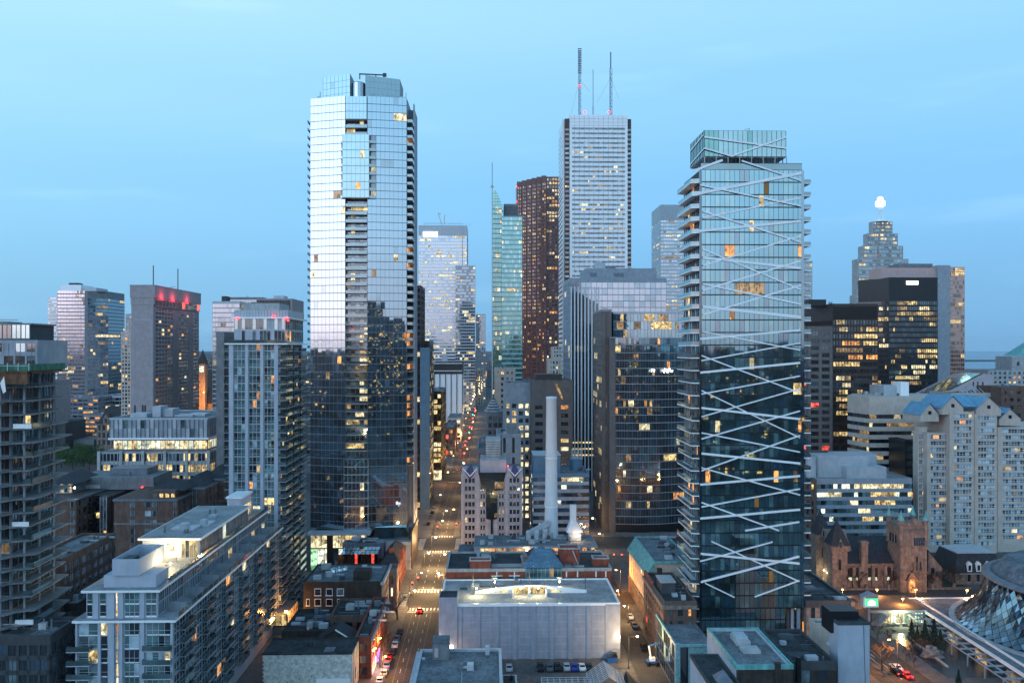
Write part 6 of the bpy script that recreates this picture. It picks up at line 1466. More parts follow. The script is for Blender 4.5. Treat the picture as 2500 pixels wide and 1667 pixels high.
# arched beam: lens profile
bx0, bx1 = X(1160, 250), X(1432, 250)
n_ = 24
v = []
for yy in (250.0, 250.7):
    for i in range(n_ + 1):
        t = i / n_
        xx = bx0 + (bx1 - bx0) * t
        hgt = .8 + 1.6 * math.sin(PI * t) ** 1.2
        v += [(xx, yy, zt + .1), (xx, yy, zt + .1 + hgt)]
m_ = 2 * (n_ + 1)
f = []
for i in range(n_):
    a_ = 2 * i
    f += [(a_, a_ + 2, a_ + 3, a_ + 1), (m_ + a_, m_ + a_ + 1, m_ + a_ + 3, m_ + a_ + 2), (a_ + 1, a_ + 3, m_ + a_ + 3, m_ + a_ + 1)]
f += [(0, 1, m_ + 1, m_), (2 * n_, m_ + 2 * n_, m_ + 2 * n_ + 1, 2 * n_ + 1)]
th.mesh('arched_beam', v, f, 'white_panel')
for a_, c_ in ((1253, 1290), (1295, 1333)):
    th.box('lit_bay', X(a_, 247), X(c_, 247), 249.6, 249.98, zt + .12, zt + 2.1, 'lit_y')
    th.box('bay_side', X(a_, 247) - .3, X(a_, 247), 246, 249.9, zt + .1, zt + 1.6, 'white_panel')
    th.box('bay_side', X(c_, 247), X(c_, 247) + .3, 246, 249.9, zt + .1, zt + 1.6, 'white_panel')
for a_, c_, s in ((1205, 1240, 1), (1343, 1376, -1)):
    xa_, xc_ = X(a_, 249.9), X(c_, 249.9)
    th.mesh('lit_wedge', [(xa_, 249.9, zt + .6), (xc_, 249.9, zt + .3), (xc_, 249.9, zt + 1.3)] if s > 0 else [(xa_, 249.9, zt + .3), (xc_, 249.9, zt + .6), (xa_, 249.9, zt + 1.3)], [(0, 1, 2)], 'lit_y')
for px_, yy in ((1155, 249), (1292, 251.5), (1429, 251.5)): th.box('roof_pole', X(px_, yy) - .12, X(px_, yy) + .12, yy, yy + .25, zt, zt + 6.5, 'pole_metal')
for px_ in (1208, 1366): th.box('roof_lamp_post', X(px_, 256) - .1, X(px_, 256) + .1, 256, 256.2, zt, zt + 3, 'pole_metal'); th.box('roof_lamp_head', X(px_, 256) - .8, X(px_, 256) + .8, 255.8, 256.4, zt + 3, zt + 3.2, 'pole_metal')
clutter(th, x0 + 4, x1 - 4, 251, 263, zt, 4, rng)
def add_light(b, name, pos, e, c, r=.3):
    li = bpy.data.lights.new(name, 'POINT'); li.energy = e; li.color = c; li.shadow_soft_size = r
    o = bpy.data.objects.new(name, li); col.objects.link(o); o.parent = b.root; o.location = Vector(pos) - b.loc
WARM, ORANGE, YEL = (1.0, .62, .27), (1.0, .40, .09), (1.0, .86, .45)
for px_, yy, e in ((1163, 247.5, 1500), (1272, 247, 900), (1314, 247, 900), (1208, 254, 1100), (1366, 254, 1100)):
    add_light(th, 'roof_light', (X(px_, yy), yy, zt + 2.6), e, YEL)
    th.piece('roof_lamp', 'lamp_white', (X(px_, yy), yy + .3, zt + 2.4), (.3, .3, .3))
th.box('lit_poster', X(1078, Y0 - 1), X(1106, Y0 - 1), Y0 - .9, Y0 - .62, .8, 4.6, 'sign_white')
rp = random.Random(3)
for i in range(9): th.box('poster_print', X(1081 + rp.uniform(0, 18), Y0 - 1), X(1085 + rp.uniform(4, 20), Y0 - 1), Y0 - .93, Y0 - .9, 1 + i * .3, 1.2 + i * .3, rp.choice(('grey_metal', 'dark_concrete', 'lit_cool')))
th.lathe('round_sign', [(.05, 5.2), (1.0, 5.4), (1.25, 6.2), (1.0, 7.0), (.05, 7.2)], (X(1067, Y0 - 1), Y0 - 1), 'sign_white', 14)
add_light(th, 'sign_light', (X(1100, 237), 235.5, 3.2), 350, WARM)
add_light(th, 'wall_light', (X(1508, 237.5), 236.8, 6.4), 160, WARM)
th.piece('wall_lamp', 'lamp_white', (X(1511, 238), 237.6, 6.6), (.45, .45, .45))

# red brick building with glass pyramid
Y0, Y1 = 270.0, 293.0
x0, x1 = X(1089, Y0), X(1493, Y0)
zt = Z(1300, 1392, Y0)
rb = B('red_brick_hall', 'red brick building with dark flat roof and blue glass pyramid skylight', 'building', ((x0 + x1) / 2, 281, 0))
rb.box('wall', x0, x1, Y0, Y1, 0, zt, 'red_brick')
roof(rb, x0, x1, Y0, Y1, zt, 'pale_concrete', 'roof_dark', .7, .5)
for px_ in (1213, 1256): 
    xx = X(px_, Y0)
    rb.box('arched_window', xx - 1.6, xx + 1.6, Y0 - .1, Y0 + .1, zt - 4.6, zt - 1.6, 'gl_tealb'); rb.box('window_frame', xx - .15, xx + .15, Y0 - .18, Y0, zt - 4.6, zt - .3, 'white_panel')
    rb.box('window_frame', xx - 1.8, xx + 1.8, Y0 - .16, Y0, zt - 1.75, zt - 1.5, 'white_panel')
for px_ in (1383, 1410, 1455, 1479):
    xx = X(px_, Y0)
    rb.box('slot_window', xx - .6, xx + .6, Y0 - .1, Y0 + .1, zt - 4.8, zt - 2.2, 'gl_tealb'); rb.box('keystone', xx - .2, xx + .2, Y0 - .18, Y0, zt - 2.2, zt - .4, 'white_panel')
xa, xb_ = X(1283, Y0 - .5), X(1371, Y0 - .5)
rb.box('glass_lobby', xa, xb_, Y0 - .6, Y0 + 14, 0, zt + .8, 'gl_bluel')
facade(rb, (xa, Y0 - .6), (xb_, Y0 - .6), zt - 5, zt + .8, 9, 2, rng, [('gl_tealb', .6), ('lit_dim', .3), ('gl_bluel', .5)], lit_p=.1, pw=.12, sh=.15, pier='copper')
cx, cy = (xa + xb_) / 2, Y0 + 8
hw, hd = (xb_ - xa) / 2 + 1, 8.5
zz = zt + .9
tw = 2.6
rb.mesh('pyramid_glass', [(cx - hw, cy - hd, zz), (cx + hw, cy - hd, zz), (cx + hw, cy + hd, zz), (cx - hw, cy + hd, zz), (cx - tw, cy - 1, zz + 4.6), (cx + tw, cy - 1, zz + 4.6), (cx + tw, cy + 1, zz + 4.6), (cx - tw, cy + 1, zz + 4.6)], [(0, 1, 5, 4), (1, 2, 6, 5), (2, 3, 7, 6), (3, 0, 4, 7), (4, 5, 6, 7)], 'gl_bluel')
for i in range(11):
    t = i / 10
    rb.bar('pyramid_rib', 'blue_metal', (cx - hw + 2 * hw * t, cy - hd, zz + .06), (cx - tw + 2 * tw * t, cy - 1, zz + 4.66), .12)
for k in range(1, 5):
    t = k / 5
    rb.bar('pyramid_rib', 'blue_metal', (cx - hw + (hw - tw) * t, cy - hd + (hd - 1) * t, zz + 4.6 * t + .05), (cx + hw - (hw - tw) * t, cy - hd + (hd - 1) * t, zz + 4.6 * t + .05), .12)
def rooftop_block(pl, pr, pt, Yf, dp):
    xa_, xb2 = X(pl, Yf), X(pr, Yf)
    zz_ = Z((pl + pr) / 2, pt, Yf)
    rb.box('brick_penthouse', xa_, xb2, Yf, Yf + dp, zt, zz_, 'red_brick')
    rb.box('penthouse_coping', xa_ - .2, xb2 + .2, Yf - .2, Yf + .25, zz_, zz_ + .35, 'pale_concrete'); rb.box('penthouse_coping', xa_ - .2, xb2 + .2, Yf + dp - .25, Yf + dp + .2, zz_, zz_ + .35, 'pale_concrete')
    rb.box('penthouse_coping', xa_ - .2, xa_ + .25, Yf + .25, Yf + dp - .25, zz_, zz_ + .34, 'pale_concrete'); rb.box('penthouse_coping', xb2 - .25, xb2 + .2, Yf + .25, Yf + dp - .25, zz_, zz_ + .34, 'pale_concrete')
rooftop_block(1147, 1198, 1369, 271, 4); rooftop_block(1366, 1415, 1340, 276, 6); rooftop_block(1448, 1486, 1364, 274, 4)
for i in range(3): rb.box('roof_pipe', X(1200, 272), X(1280, 272), 272.5 + i * 1.6, 272.7 + i * 1.6, zt + .5, zt + .75, 'light_metal')
rb.bar('fire_stair', 'light_metal', (X(1398, 275.6), 275.5, zt + 5), (X(1412, 275.6), 275.5, zt + .3), .35)
clutter(rb, X(1150, 280), X(1220, 280), 279, 291, zt, 7, rng); clutter(rb, X(1375, 270), X(1400, 270), 270, 275, zt, 2, rng)

# steam plant with orange lit clerestory, ducts and chimney
Y0, Y1 = 296.0, 313.0
x0, x1 = X(1162, Y0), X(1453, Y0)
zt = Z(1300, 1334, Y0)
sp = B('steam_plant', 'low flat-roofed plant with orange lit clerestory windows and silver roof ducts', 'building', ((x0 + x1) / 2, 304, 0))
sp.box('wall', x0, x1, Y0, Y1, 0, zt, 'concrete')
facade(sp, (x0, Y0), (x1, Y0), zt - 3.4, zt - .3, 28, 1, rng, [('lit_o', .5), ('lit_y', .25), ('gl_pale', .4)], lit_p=0, pw=.2, sh=.2, pier='pale_concrete')
sp.box('roof_edge', x0 - .8, x1 + .8, Y0 - .8, Y1 + .3, zt - .3, zt + .3, 'slab_grey')
sp.box('roof_deck', x0 - .5, x1 + .5, Y0 - .5, Y1, zt + .3, zt + .38, 'roof_grey')
sp.box('lower_wing', X(1118, Y0), x0 - .8, Y0 - 1, Y1 - 1, 0, zt - 3, 'grey_metal'); sp.box('lower_roof', X(1117, Y0), x0 - .8, Y0 - 1.2, Y1 - 1, zt - 3, zt - 2.7, 'roof_grey')
for i in range(3):
    xx = X(1290 + i * 20, 306)
    sp.lathe('round_duct', [(1.0, zt + .3), (1.0, zt + 3.2 + i * .3), (.7, zt + 3.8 + i * .3)], (xx, 305), 'light_metal', 12)
sp.bar('duct_elbow', 'light_metal', (X(1288, 306), 306, zt + 2.2), (X(1340, 308), 308, zt + 6.0), 1.8)
sp.bar('duct_elbow', 'light_metal', (X(1300, 306), 307, zt + 1.5), (X(1338, 308), 309, zt + 3.6), 1.4)
clutter(sp, x0, x1, Y0, Y1, zt + .3, 18, rng)
# white hood on its own little house
hx = X(1403, 304)
sp.box('hood_house', hx - 2.2, hx + 2.2, 303, 307, zt, zt + 3.4, 'white_wall')
sp.mesh('white_hood', [(hx - 3, 302.5, zt + 3.4), (hx + 3, 302.5, zt + 3.4), (hx + 3, 307.5, zt + 3.4), (hx - 3, 307.5, zt + 3.4), (hx - 1.6, 304, zt + 7.2), (hx + .6, 304, zt + 7.2), (hx + .6, 306.5, zt + 7.2), (hx - 1.6, 306.5, zt + 7.2)], [(0, 1, 5, 4), (1, 2, 6, 5), (2, 3, 7, 6), (3, 0, 4, 7)], 'stack_white')
sp.box('hood_shaft', hx - 1.6, hx + .6, 304, 306.5, zt + 7.2, zt + 13, 'stack_white')
add_light(sp, 'roof_light', (X(1411, 301), 301, zt + 2.6), 500, WARM); sp.piece('roof_lamp', 'lamp_white', (X(1411, 301), 301.4, zt + 2.6), (.4, .4, .4))
add_light(sp, 'wall_light', (X(1286, 294.6), 294.0, zt - 1.0), 350, WARM); sp.piece('wall_lamp', 'lamp_white', (X(1286, 295), 294.9, zt - 1), (.35, .35, .35))
Yc = 311.0
cs = B('white_chimney', 'tall round white chimney rising from the steam plant', 'chimney', (X(1348, Yc), Yc, 0))
ccx = X(1346, Yc)
zc = Z(1346, 968, Yc)
cs.lathe('shaft', [(2.75, 0), (2.6, 15), (2.25, 40), (1.9, zc - 1), (2.0, zc - .9), (2.0, zc), (1.6, zc)], (ccx, Yc), 'stack_white', 28, smooth=True)
for k in range(3): cs.lathe('band', [(2.72 - k * .2, 12 + k * 18), (2.72 - k * .2, 12.4 + k * 18)], (ccx, Yc), 'white_panel', 28)
for k in range(28): cs.box('ladder_rung', ccx - 2.75 + k * .02, ccx - 2.6 + k * .02, Yc - .3, Yc + .3, 6 + k * 2.1, 6.12 + k * 2.1, 'pole_metal') if k % 2 else None

# pink stone postmodern building
Y0 = 332.0
x0, x1 = X(1126, Y0), X(1275, Y0)
zt = Z(1200, 1118, Y0)
pk = B('pink_stone_office', 'pink-grey stone office with dark funnel-shaped glass panel and navy gables on its corners', 'building', ((x0 + x1) / 2, Y0 + 13, 0))
pk.box('wall', x0, x1, Y0, Y0 + 26, 0, zt - 6, 'pink_stone')
nz, fh_ = 12, (zt - 8) / 12
for pl, pr, n_ in ((1133, 1161, 3), (1171, 1186, 2), (1216, 1232, 2), (1242, 1270, 3)):
    facade(pk, (X(pl, Y0), Y0), (X(pr, Y0), Y0), 0, zt - 8, n_, nz, rng, [('gl_black', .8), ('gl_dark', .3)], lits=('lit_y', 'lit_w'), lit_p=.12, run=.4, pw=.35, sh=1.4, pd=.12, sd=.12, pier='pink_stone')
for pl, pr in ((1126, 1132.5), (1161.5, 1170.5), (1186.5, 1193), (1208, 1215.5), (1232.5, 1241.5), (1270.5, 1275)): pk.box('stone_pier', X(pl, Y0), X(pr, Y0), Y0 - .25, Y0, 0, zt - 7, 'pink_stone')
for k in range(nz * 3): pk.box('stone_course', x0 - .02, x1 + .02, Y0 - .28, Y0 - .24, k * fh_ / 3, k * fh_ / 3 + .05, 'concrete')
# dark funnel
fx = lambda p: X(p, Y0 - .5)
zf = lambda p: Z(1200, p, Y0 - .5)
pk.mesh('glass_funnel', [(fx(a_), Y0 - .5, zf(c_)) for a_, c_ in ((1168, 1153), (1235, 1153), (1226, 1194), (1215, 1196), (1214, 1266), (1203, 1268), (1203, 1330), (1198, 1330), (1198, 1268), (1187, 1266), (1186, 1196), (1177, 1194))], [tuple(range(12))[::-1]], 'gl_black')
pk.mesh('funnel_side', [(fx(1168), Y0 - .48, zf(1153)), (fx(1235), Y0 - .48, zf(1153)), (fx(1235), Y0 + .1, zf(1153)), (fx(1168), Y0 + .1, zf(1153))], [(0, 1, 2, 3)], 'pink_stone')
for a_, c_, d_, e_ in ((1208, 1232, 1176, 1192), (1204, 1216, 1198, 1208), (1207, 1215, 1252, 1262)): pk.box('funnel_window', fx(a_), fx(c_), Y0 - .56, Y0 - .5, zf(e_), zf(d_), 'lit_dim')
# corner gables
for pl, pr in ((1130, 1165), (1240, 1274)):
    xa, xb_ = X(pl, Y0 - .3), X(pr, Y0 - .3)
    xm, zz = (xa + xb_) / 2, zt - 6.5
    pk.box('corner_tower', xa - .4, xb_ + .4, Y0 - .2, Y0 + 8, zz - 1, zz + 2.2, 'pink_stone')
    pk.mesh('navy_gable', [(xm, Y0 - .6, zz - 2.0), (xb_ - .8, Y0 - .6, zz + .9), (xm, Y0 - .6, zz + 3.8), (xa + .8, Y0 - .6, zz + .9), (xm, Y0 + 4, zz + 3.8), (xb_ - .8, Y0 + 4, zz + .9), (xa + .8, Y0 + 4, zz + .9)], [(3, 0, 1, 2), (2, 1, 5, 4), (3, 2, 4, 6)], 'navy_gable')
    for s in (-1, 1): pk.bar('gable_wing', 'white_panel', (xm, Y0 - .7, zz - .6), (xm + s * (xb_ - xa) / 2, Y0 - .7, zz + 2.6), .35)
zz = zt - 6
pk.box('stepped_top', X(1172, Y0 + 2), X(1236, Y0 + 2), Y0 + 1, Y0 + 20, zz, zz + 5, 'pink_stone')
pk.box('stepped_top', X(1186, Y0 + 3), X(1222, Y0 + 3), Y0 + 3, Y0 + 16, zz + 5, zz + 13, 'pale_concrete')
for i in range(7): pk.box('top_louvre', X(1186, Y0 + 3), X(1222, Y0 + 3), Y0 + 2.9, Y0 + 3.02, zz + 6 + i, zz + 6.25 + i, 'grey_metal')
pk.box('roof_deck', x0, x1, Y0 + .2, Y0 + 26, zz, zz + .1, 'roof_grey')
clutter(pk, X(1172, Y0), X(1236, Y0), Y0 + 16, Y0 + 26, zz + 3, 12, rng)
for i in range(8): pk.box('cooling_fan', X(1180 + i * 6, Y0 + 18), X(1184 + i * 6, Y0 + 18), Y0 + 18, Y0 + 20, zz + 5, zz + 10 + rng.uniform(0, 4), 'grey_metal')
pk.piece('red_light', 'signal_red', (X(1240, Y0), Y0 - .8, zt - 3), (.4, .4, .4))

# blue-banded office
b = tower('blue_banded_office', 'low office with alternating white and blue glass bands behind the chimney', 'building', 1302, 1438, 1160, 336, 24, 210, bay=2.2, fh=3.0, core='blue_metal', top=.8, lit_p=.16, pw=.12, sh=1.45, pd=.05, sd=.25, pier='black_metal', span='slab_grey', parapet='blue_metal', gl=[('gl_blue', .7), ('gl_dark', .4)], lits=('lit_y', 'lit_cool', 'lit_w'), run=.5, clut=4)
b.box('blue_plant_room', X(1302, 338), X(1368, 338), 338, 352, b.z1, Z(1335, 1112, 338), 'blue_metal')
b.box('plant_room_coping', X(1301, 338), X(1369, 338), 337.8, 352.2, Z(1335, 1112, 338), Z(1335, 1110, 338), 'light_metal')
b.lathe('blue_tank', [(2.6, b.z1), (2.6, b.z1 + 5), (2.4, b.z1 + 5.2)], (X(1408, 346), 350), 'blue_metal', 16)
for i in range(10): b.box('tank_cage_bar', X(1395 + i * 3, 346), X(1395 + i * 3, 346) + .12, 346.5, 346.6, b.z1 + 5, b.z1 + 9.5, 'steel_frame')
for k in range(4): b.box('tank_cage_ring', X(1395, 346), X(1423, 346), 346.4, 346.5, b.z1 + 5.4 + k * 1.2, b.z1 + 5.5 + k * 1.2, 'steel_frame')
b.piece('blue_lamp', 'signal_green', (X(1420, 335.5), 335.4, b.z1 - 2.5), (.2, .2, .2))

# foreground grey-roofed building, lower centre
Y0, Y1 = 176.0, 213.0
x0, x1 = X(1027, Y1), X(1223, Y1)
zt = 11.9
fg = B('grey_roof_building', 'flat grey roofed building with white parapet at the bottom centre', 'building', ((x0 + x1) / 2, 195, 0))
fg.box('wall', x0, x1, Y0, Y1, 0, zt, 'red_brick')
roof(fg, x0, x1, Y0, Y1, zt, 'light_metal', 'roof_grey', .7, .6)
fg.box('left_coping', x0 - 1.0, x0 - .12, Y0, Y1, zt - .5, zt + .1, 'light_metal')
for i in range(14): fg.box('coping_bracket', x0 - .9, x0 - .15, Y0 + 1 + i * 2.6, Y0 + 1.6 + i * 2.6, zt - 1.4, zt - .5, 'light_metal')
fg.box('stair_house', X(1056, 207), X(1096, 207), 207, 211.5, zt, zt + 4.2, 'concrete'); fg.box('stair_house_cap', X(1055, 207), X(1097, 207), 206.7, 211.8, zt + 4.2, zt + 4.6, 'roof_grey')
fg.box('stair_poster', X(1061, 206.9), X(1070, 206.9), 206.85, 207, zt + .8, zt + 3, 'pink_stone')
fg.box('chimney_pot', X(1185, 210), X(1195, 210), 210, 211.2, zt, zt + 2.2, 'light_metal')
fg.box('roof_unit', X(1140, 200), X(1156, 200), 200, 202, zt + .1, zt + 1.5, 'light_metal'); fg.box('roof_unit', X(1122, 201), X(1130, 201), 200.5, 202, zt + .1, zt + 1.4, 'grey_metal'); fg.bar('roof_duct', 'light_metal', (X(1128, 201), 201, zt + .5), (X(1142, 201), 201, zt + .6), .5)
fg.box('roof_hatch', X(1030, 208), X(1038, 208), 207, 208, zt + .1, zt + .5, 'light_metal')
fg.bar('roof_cable', 'light_metal', (X(1128, 199), 199, zt + .15), (X(1126, 180), 178, zt + .15), .12)
fg.box('annex', x1, x1 + 3.6, 203, 209.5, 0, 6.5, 'red_brick'); fg.box('annex_coping', x1, x1 + 3.9, 202.7, 209.8, 6.5, 7.1, 'light_metal'); fg.box('annex_roof', x1 + .5, x1 + 3.4, 203.4, 209.2, 7.1, 7.15, 'roof_dark'); fg.box('annex_vent', x1 + 2.2, x1 + 2.8, 206, 206.6, 7.1, 8.4, 'black_metal')
# bare steel greenhouse frame
gh = B('steel_frame_pavilion', 'bare steel frame of a greenhouse-like pavilion in the car park', 'structure', (X(1450, 218), 218, 0))
xa, xb_, xc = X(1320, 219), X(1438, 219), X(1512, 219)
for i in range(9):
    xx = xa + (xb_ - xa) * i / 8
    for yy in (212, 216.5): gh.box('frame_post', xx - .08, xx + .08, yy, yy + .16, 0, 3.4, 'steel_frame')
    gh.box('frame_rafter', xx - .07, xx + .07, 212, 216.6, 3.4, 3.55, 'steel_frame')
for yy in (212, 213.5, 215, 216.5): gh.box('frame_purlin', xa, xb_, yy, yy + .14, 3.55, 3.68, 'steel_frame')
gh.box('frame_rail', xa, xb_, 216.4, 216.5, 1.6, 1.72, 'steel_frame')
for i in range(10):
    yy = 210 + i * 1.15
    for s in (-1, 1):
        xm = (xb_ + xc) / 2
        hw = (xc - xb_) / 2 + .6
        gh.bar('gable_rafter', 'steel_frame', (xm + s * hw, yy, 3.2), (xm, yy, 6.3), .16)
    if i in (0, 4, 9):
        gh.box('frame_post', xm - hw - .08, xm - hw + .08, yy, yy + .16, 0, 3.3, 'steel_frame'); gh.box('frame_post', xm + hw - .08, xm + hw + .08, yy, yy + .16, 0, 3.3, 'steel_frame')
for k in range(5):
    t = k / 4
    for s in (-1, 1): gh.bar('gable_purlin', 'steel_frame', (xm + s * hw * (1 - t), 210, 3.3 + 3.1 * t), (xm + s * hw * (1 - t), 220.4, 3.3 + 3.1 * t), .14)
tm = B('tarpaulin_mound', 'dark tarpaulin slope beside the steel pavilion frame', 'tarpaulin', (X(1530, 216), 216, 0))
tm.mesh('cover', [(xm + hw + .3, 208, 0), (xm + hw + 6, 208, 0), (xm + hw + 5, 220, 0), (xm + hw + .3, 221, 0), (xm + hw + .4, 209, 4.2), (xm + hw + 1.2, 219, 4.4), (xm + hw + 3.2, 213, 2.6)], [(0, 1, 6, 4), (1, 2, 6), (2, 3, 5, 6), (4, 6, 5), (0, 4, 5, 3)], 'roof_dark')
sk = B('refuse_skip', 'blue steel skip at the foot of the white theatre wall', 'skip', (X(1490, 236), 236, 0))
sk.prism('body', [(X(1482, 236), 235.2), (X(1506, 236), 235.2), (X(1506, 236), 237.2), (X(1482, 236), 237.2)], .15, 1.8, 'lift_blue'); sk.box('rim', X(1481, 236), X(1507, 236), 235.1, 237.3, 1.8, 1.95, 'black_metal')
dish = B('satellite_dish', 'round mesh dish on the right end of the theatre wall', 'dish', (X(1503, 238), 238, 3))
dish.lathe('bowl', [(.1, 2.4), (.7, 2.5), (1.3, 2.9), (1.35, 2.95), (1.3, 2.98)], (X(1503, 237.6), 237.2), 'grey_metal', 18); dish.box('mount', X(1503, 238) - .1, X(1503, 238) + .1, 237.1, 239, 2.0, 2.6, 'pole_metal')

# ------------------------------------------------------------------ left block low-rise
b = B('dark_brick_warehouse', 'dark brick warehouse with white-trimmed windows on its side wall', 'building', (X(830, 275), 275, 0))
Y0, Y1 = 265.0, 287.0
x0, x1 = X(741, Y0), X(931, Y0)
zt = Z(840, 1423, Y0)
b.box('wall', x0, x1, Y0, Y1, 0, zt, 'dark_brick')
roof(b, x0, x1, Y0, Y1, zt, 'dark_brick', 'roof_grey', .5)
for px_, pt, pb_, w in ((776, 1437, 1452, 7), (804, 1437, 1452, 7), (831, 1437, 1452, 7.5), (752, 1462, 1477, 3.5), (776, 1462, 1477, 7), (804, 1462, 1477, 7), (831, 1462, 1477, 7), (855, 1462, 1477, 3.5), (776, 1488, 1504, 7), (804, 1488, 1504, 7)):
    xa, xb_ = X(px_ - w, Y0), X(px_ + w, Y0)
    za, zc_ = Z(px_, pb_, Y0), Z(px_, pt, Y0)
    b.box('window', xa, xb_, Y0 - .06, Y0 + .05, za, zc_, rng.choice(('gl_dark', 'gl_blind', 'gl_dark')))
    b.box('window_sill', xa - .2, xb_ + .2, Y0 - .25, Y0, za - .22, za, 'white_panel'); b.box('window_head', xa - .1, xb_ + .1, Y0 - .12, Y0, zc_, zc_ + .18, 'white_panel')
    for s in (xa - .12, xb_): b.box('window_jamb', s, s + .12, Y0 - .12, Y0, za, zc_, 'white_panel')
facade(b, (x1, Y0), (x1, Y1), .4, zt - 1, 7, 4, rng, [('gl_dark', .7), ('gl_blind', .3)], lit_p=.06, pw=1.4, sh=1.4, pd=.3, sd=.2, pier='tan_stone')
b.box('street_cornice', x1 - .2, x1 + .8, Y0 - .3, Y1 + .3, zt - .6, zt + .3, 'pale_concrete')
for px_ in (829, 856, 872): b.box('wall_ac_unit', X(px_ - 4, Y0), X(px_ + 4, Y0), Y0 - .9, Y0 - .02, Z(px_, 1489, Y0), Z(px_, 1480, Y0), 'white_panel')
b.box('chimney_block', X(865, Y0 + 4), X(905, Y0 + 4), Y0 + 2, Y0 + 7, zt, zt + 3.2, 'dark_brick')
for k in range(3): b.lathe('dome_skylight', [(1.8 - k * .3, zt + .1), (1.5 - k * .3, zt + .9), (.3, zt + 1.3)], (X(815 + k * 12, Y0 + 14), Y0 + 14 + k), 'gl_bluel', 10)
clutter(b, x0, x1, Y0, Y1, zt, 6, rng)
b = tower('pale_corner_annex', 'pale stone annex wrapping the street corner behind the dark warehouse', 'building', 933, 968, 1395, 283, 6, 221, bay=3, fh=4, core='tan_stone', lit_p=.1, pw=1.2, sh=1.3, pier='tan_stone', gl=GD, clut=0)
# low brick row in front
b = tower('flat_brick_shop', 'low brick shop with tarred roof in front of the dark warehouse', 'building', 806, 925, 1508, 247, 17, 222, bay=3.5, fh=4, core='dark_brick', lit_p=.06, pw=1.2, sh=1.4, pier='red_brick', gl=GD, roofm='roof_dark', clut=5, parapet='brown_brick')
b = tower('tarred_roof_shed', 'low tarred-roof shed beside the alley with a red and white flag', 'building', 690, 804, 1545, 240, 20, 223, bay=6, fh=5, core='dark_brick', lit_p=0, pw=3, sh=2, pier='dark_brick', gl=GD, roofm='roof_dark', clut=8)
b.box('flag', X(748, 241), X(756, 241), 240.9, 241, b.z1 + .3, b.z1 + 1.3, 'white_panel'); b.box('flag_stripe', X(748, 241), X(750, 241), 240.86, 240.9, b.z1 + .32, b.z1 + 1.28, 'car_red'); b.box('flag_stripe', X(754, 241), X(756, 241), 240.86, 240.9, b.z1 + .32, b.z1 + 1.28, 'car_red'); b.box('flag_leaf', X(751.2, 241), X(752.8, 241), 240.86, 240.9, b.z1 + .6, b.z1 + 1.0, 'car_red')
b = B('gabled_brick_house', 'brick house with white-edged gable beside the parked cars', 'house', (X(825, 236), 236, 0))
x0, x1 = X(770, 232), X(868, 232)
za, zp = Z(820, 1568, 232), Z(820, 1538, 232)
xm = (x0 + x1) / 2
b.mesh('wall', [(x0, 232, 0), (x1, 232, 0), (x1, 232, za), (xm, 232, zp), (x0, 232, za), (x0, 240, 0), (x1, 240, 0), (x1, 240, za), (xm, 240, zp), (x0, 240, za)], [(0, 1, 2, 3, 4), (1, 6, 7, 2), (0, 4, 9, 5), (5, 9, 8, 7, 6)], 'dark_brick')
b.mesh('roof', [(x0 - .3, 231.7, za), (xm, 231.7, zp + .25), (x1 + .3, 231.7, za), (x0 - .3, 240, za), (xm, 240, zp + .25), (x1 + .3, 240, za)], [(0, 1, 4, 3), (1, 2, 5, 4)], 'slate')
b.bar('verge', 'white_panel', (xm, 231.6, zp + .3), (x1 + .3, 231.6, za + .05), .3)
b = tower('red_brick_row', 'row of red brick shopfronts with purple lit doorway along the left pavement', 'building', 868, 905, 1560, 226, 36, 224, bay=3, fh=3.6, core='red_brick', lit_p=.15, pw=1.0, sh=1.2, pier='red_brick', gl=GD, lits=('lit_y', 'lit_o'), roofm='roof_dark', clut=5)
b.box('cornice', b.x1, b.x1 + .6, 226, 262, b.z1 - .6, b.z1, 'pale_concrete'); b.box('lit_shopfront', b.x1 + .02, b.x1 + .2, 228, 236, .3, 3.2, 'lit_w')
pm_ = glow('purple_glow', (.35, .12, .9), 2.2)
b.box('purple_sign', b.x1 + .3, b.x1 + .5, 237, 241, .4, 3.0, 'purple_glow'); add_light(b, 'sign_light', (b.x1 + 1.6, 231, 2.6), 900, (.8, .6, .9))
# white painted building at the bottom
b = B('white_painted_building', 'white-painted brick building with blank wall at the bottom left of centre', 'building', (X(750, 218), 218, 0))
Y0 = 214.0
x0, x1 = X(641, Y0), X(858, Y0)
zt = Z(750, 1597, Y0)
b.box('wall', x0, x1, Y0, Y0 + 11, 0, zt, 'paint_white')
b.box('roof_deck', x0 - .2, x1 + .2, Y0 - .2, Y0 + 11.2, zt, zt + .25, 'roof_dark'); b.box('parapet', x0 - .25, x1 + .25, Y0 + 10.8, Y0 + 11.3, zt - .2, zt + .5, 'dark_brick')
for i in range(3): b.box('roof_vent', X(744 + i * 10, Y0 + 6), X(751 + i * 10, Y0 + 6), Y0 + 6, Y0 + 7, zt + .25, zt + 1.1, 'dark_concrete')
b.box('roof_curb', X(792, Y0 + 2), X(816, Y0 + 2), Y0 + 1, Y0 + 4, zt + .25, zt + .5, 'roof_grey')
b.box('lower_panel', X(772, Y0) , x1 - .3, Y0 - .15, Y0, 0, Z(800, 1656, Y0), 'white_panel')
for i in range(4): b.box('wall_vent', X(700 + i * 30, Y0), X(702 + i * 30, Y0), Y0 - .08, Y0, 4 + i * .7, 4.4 + i * .7, 'dark_concrete')
for k in range(10): b.box('quoin', x0 - .05, x0 + .3, Y0 - .06, Y0 + .1, k, k + .5, 'brown_brick')
facade(b, (x1, Y0), (x1, Y0 + 11), .5, zt - .5, 3, 2, rng, [('gl_dark', 1)], lit_p=.2, pw=2.0, sh=2.2, pier='paint_white', lits=('lit_y',))
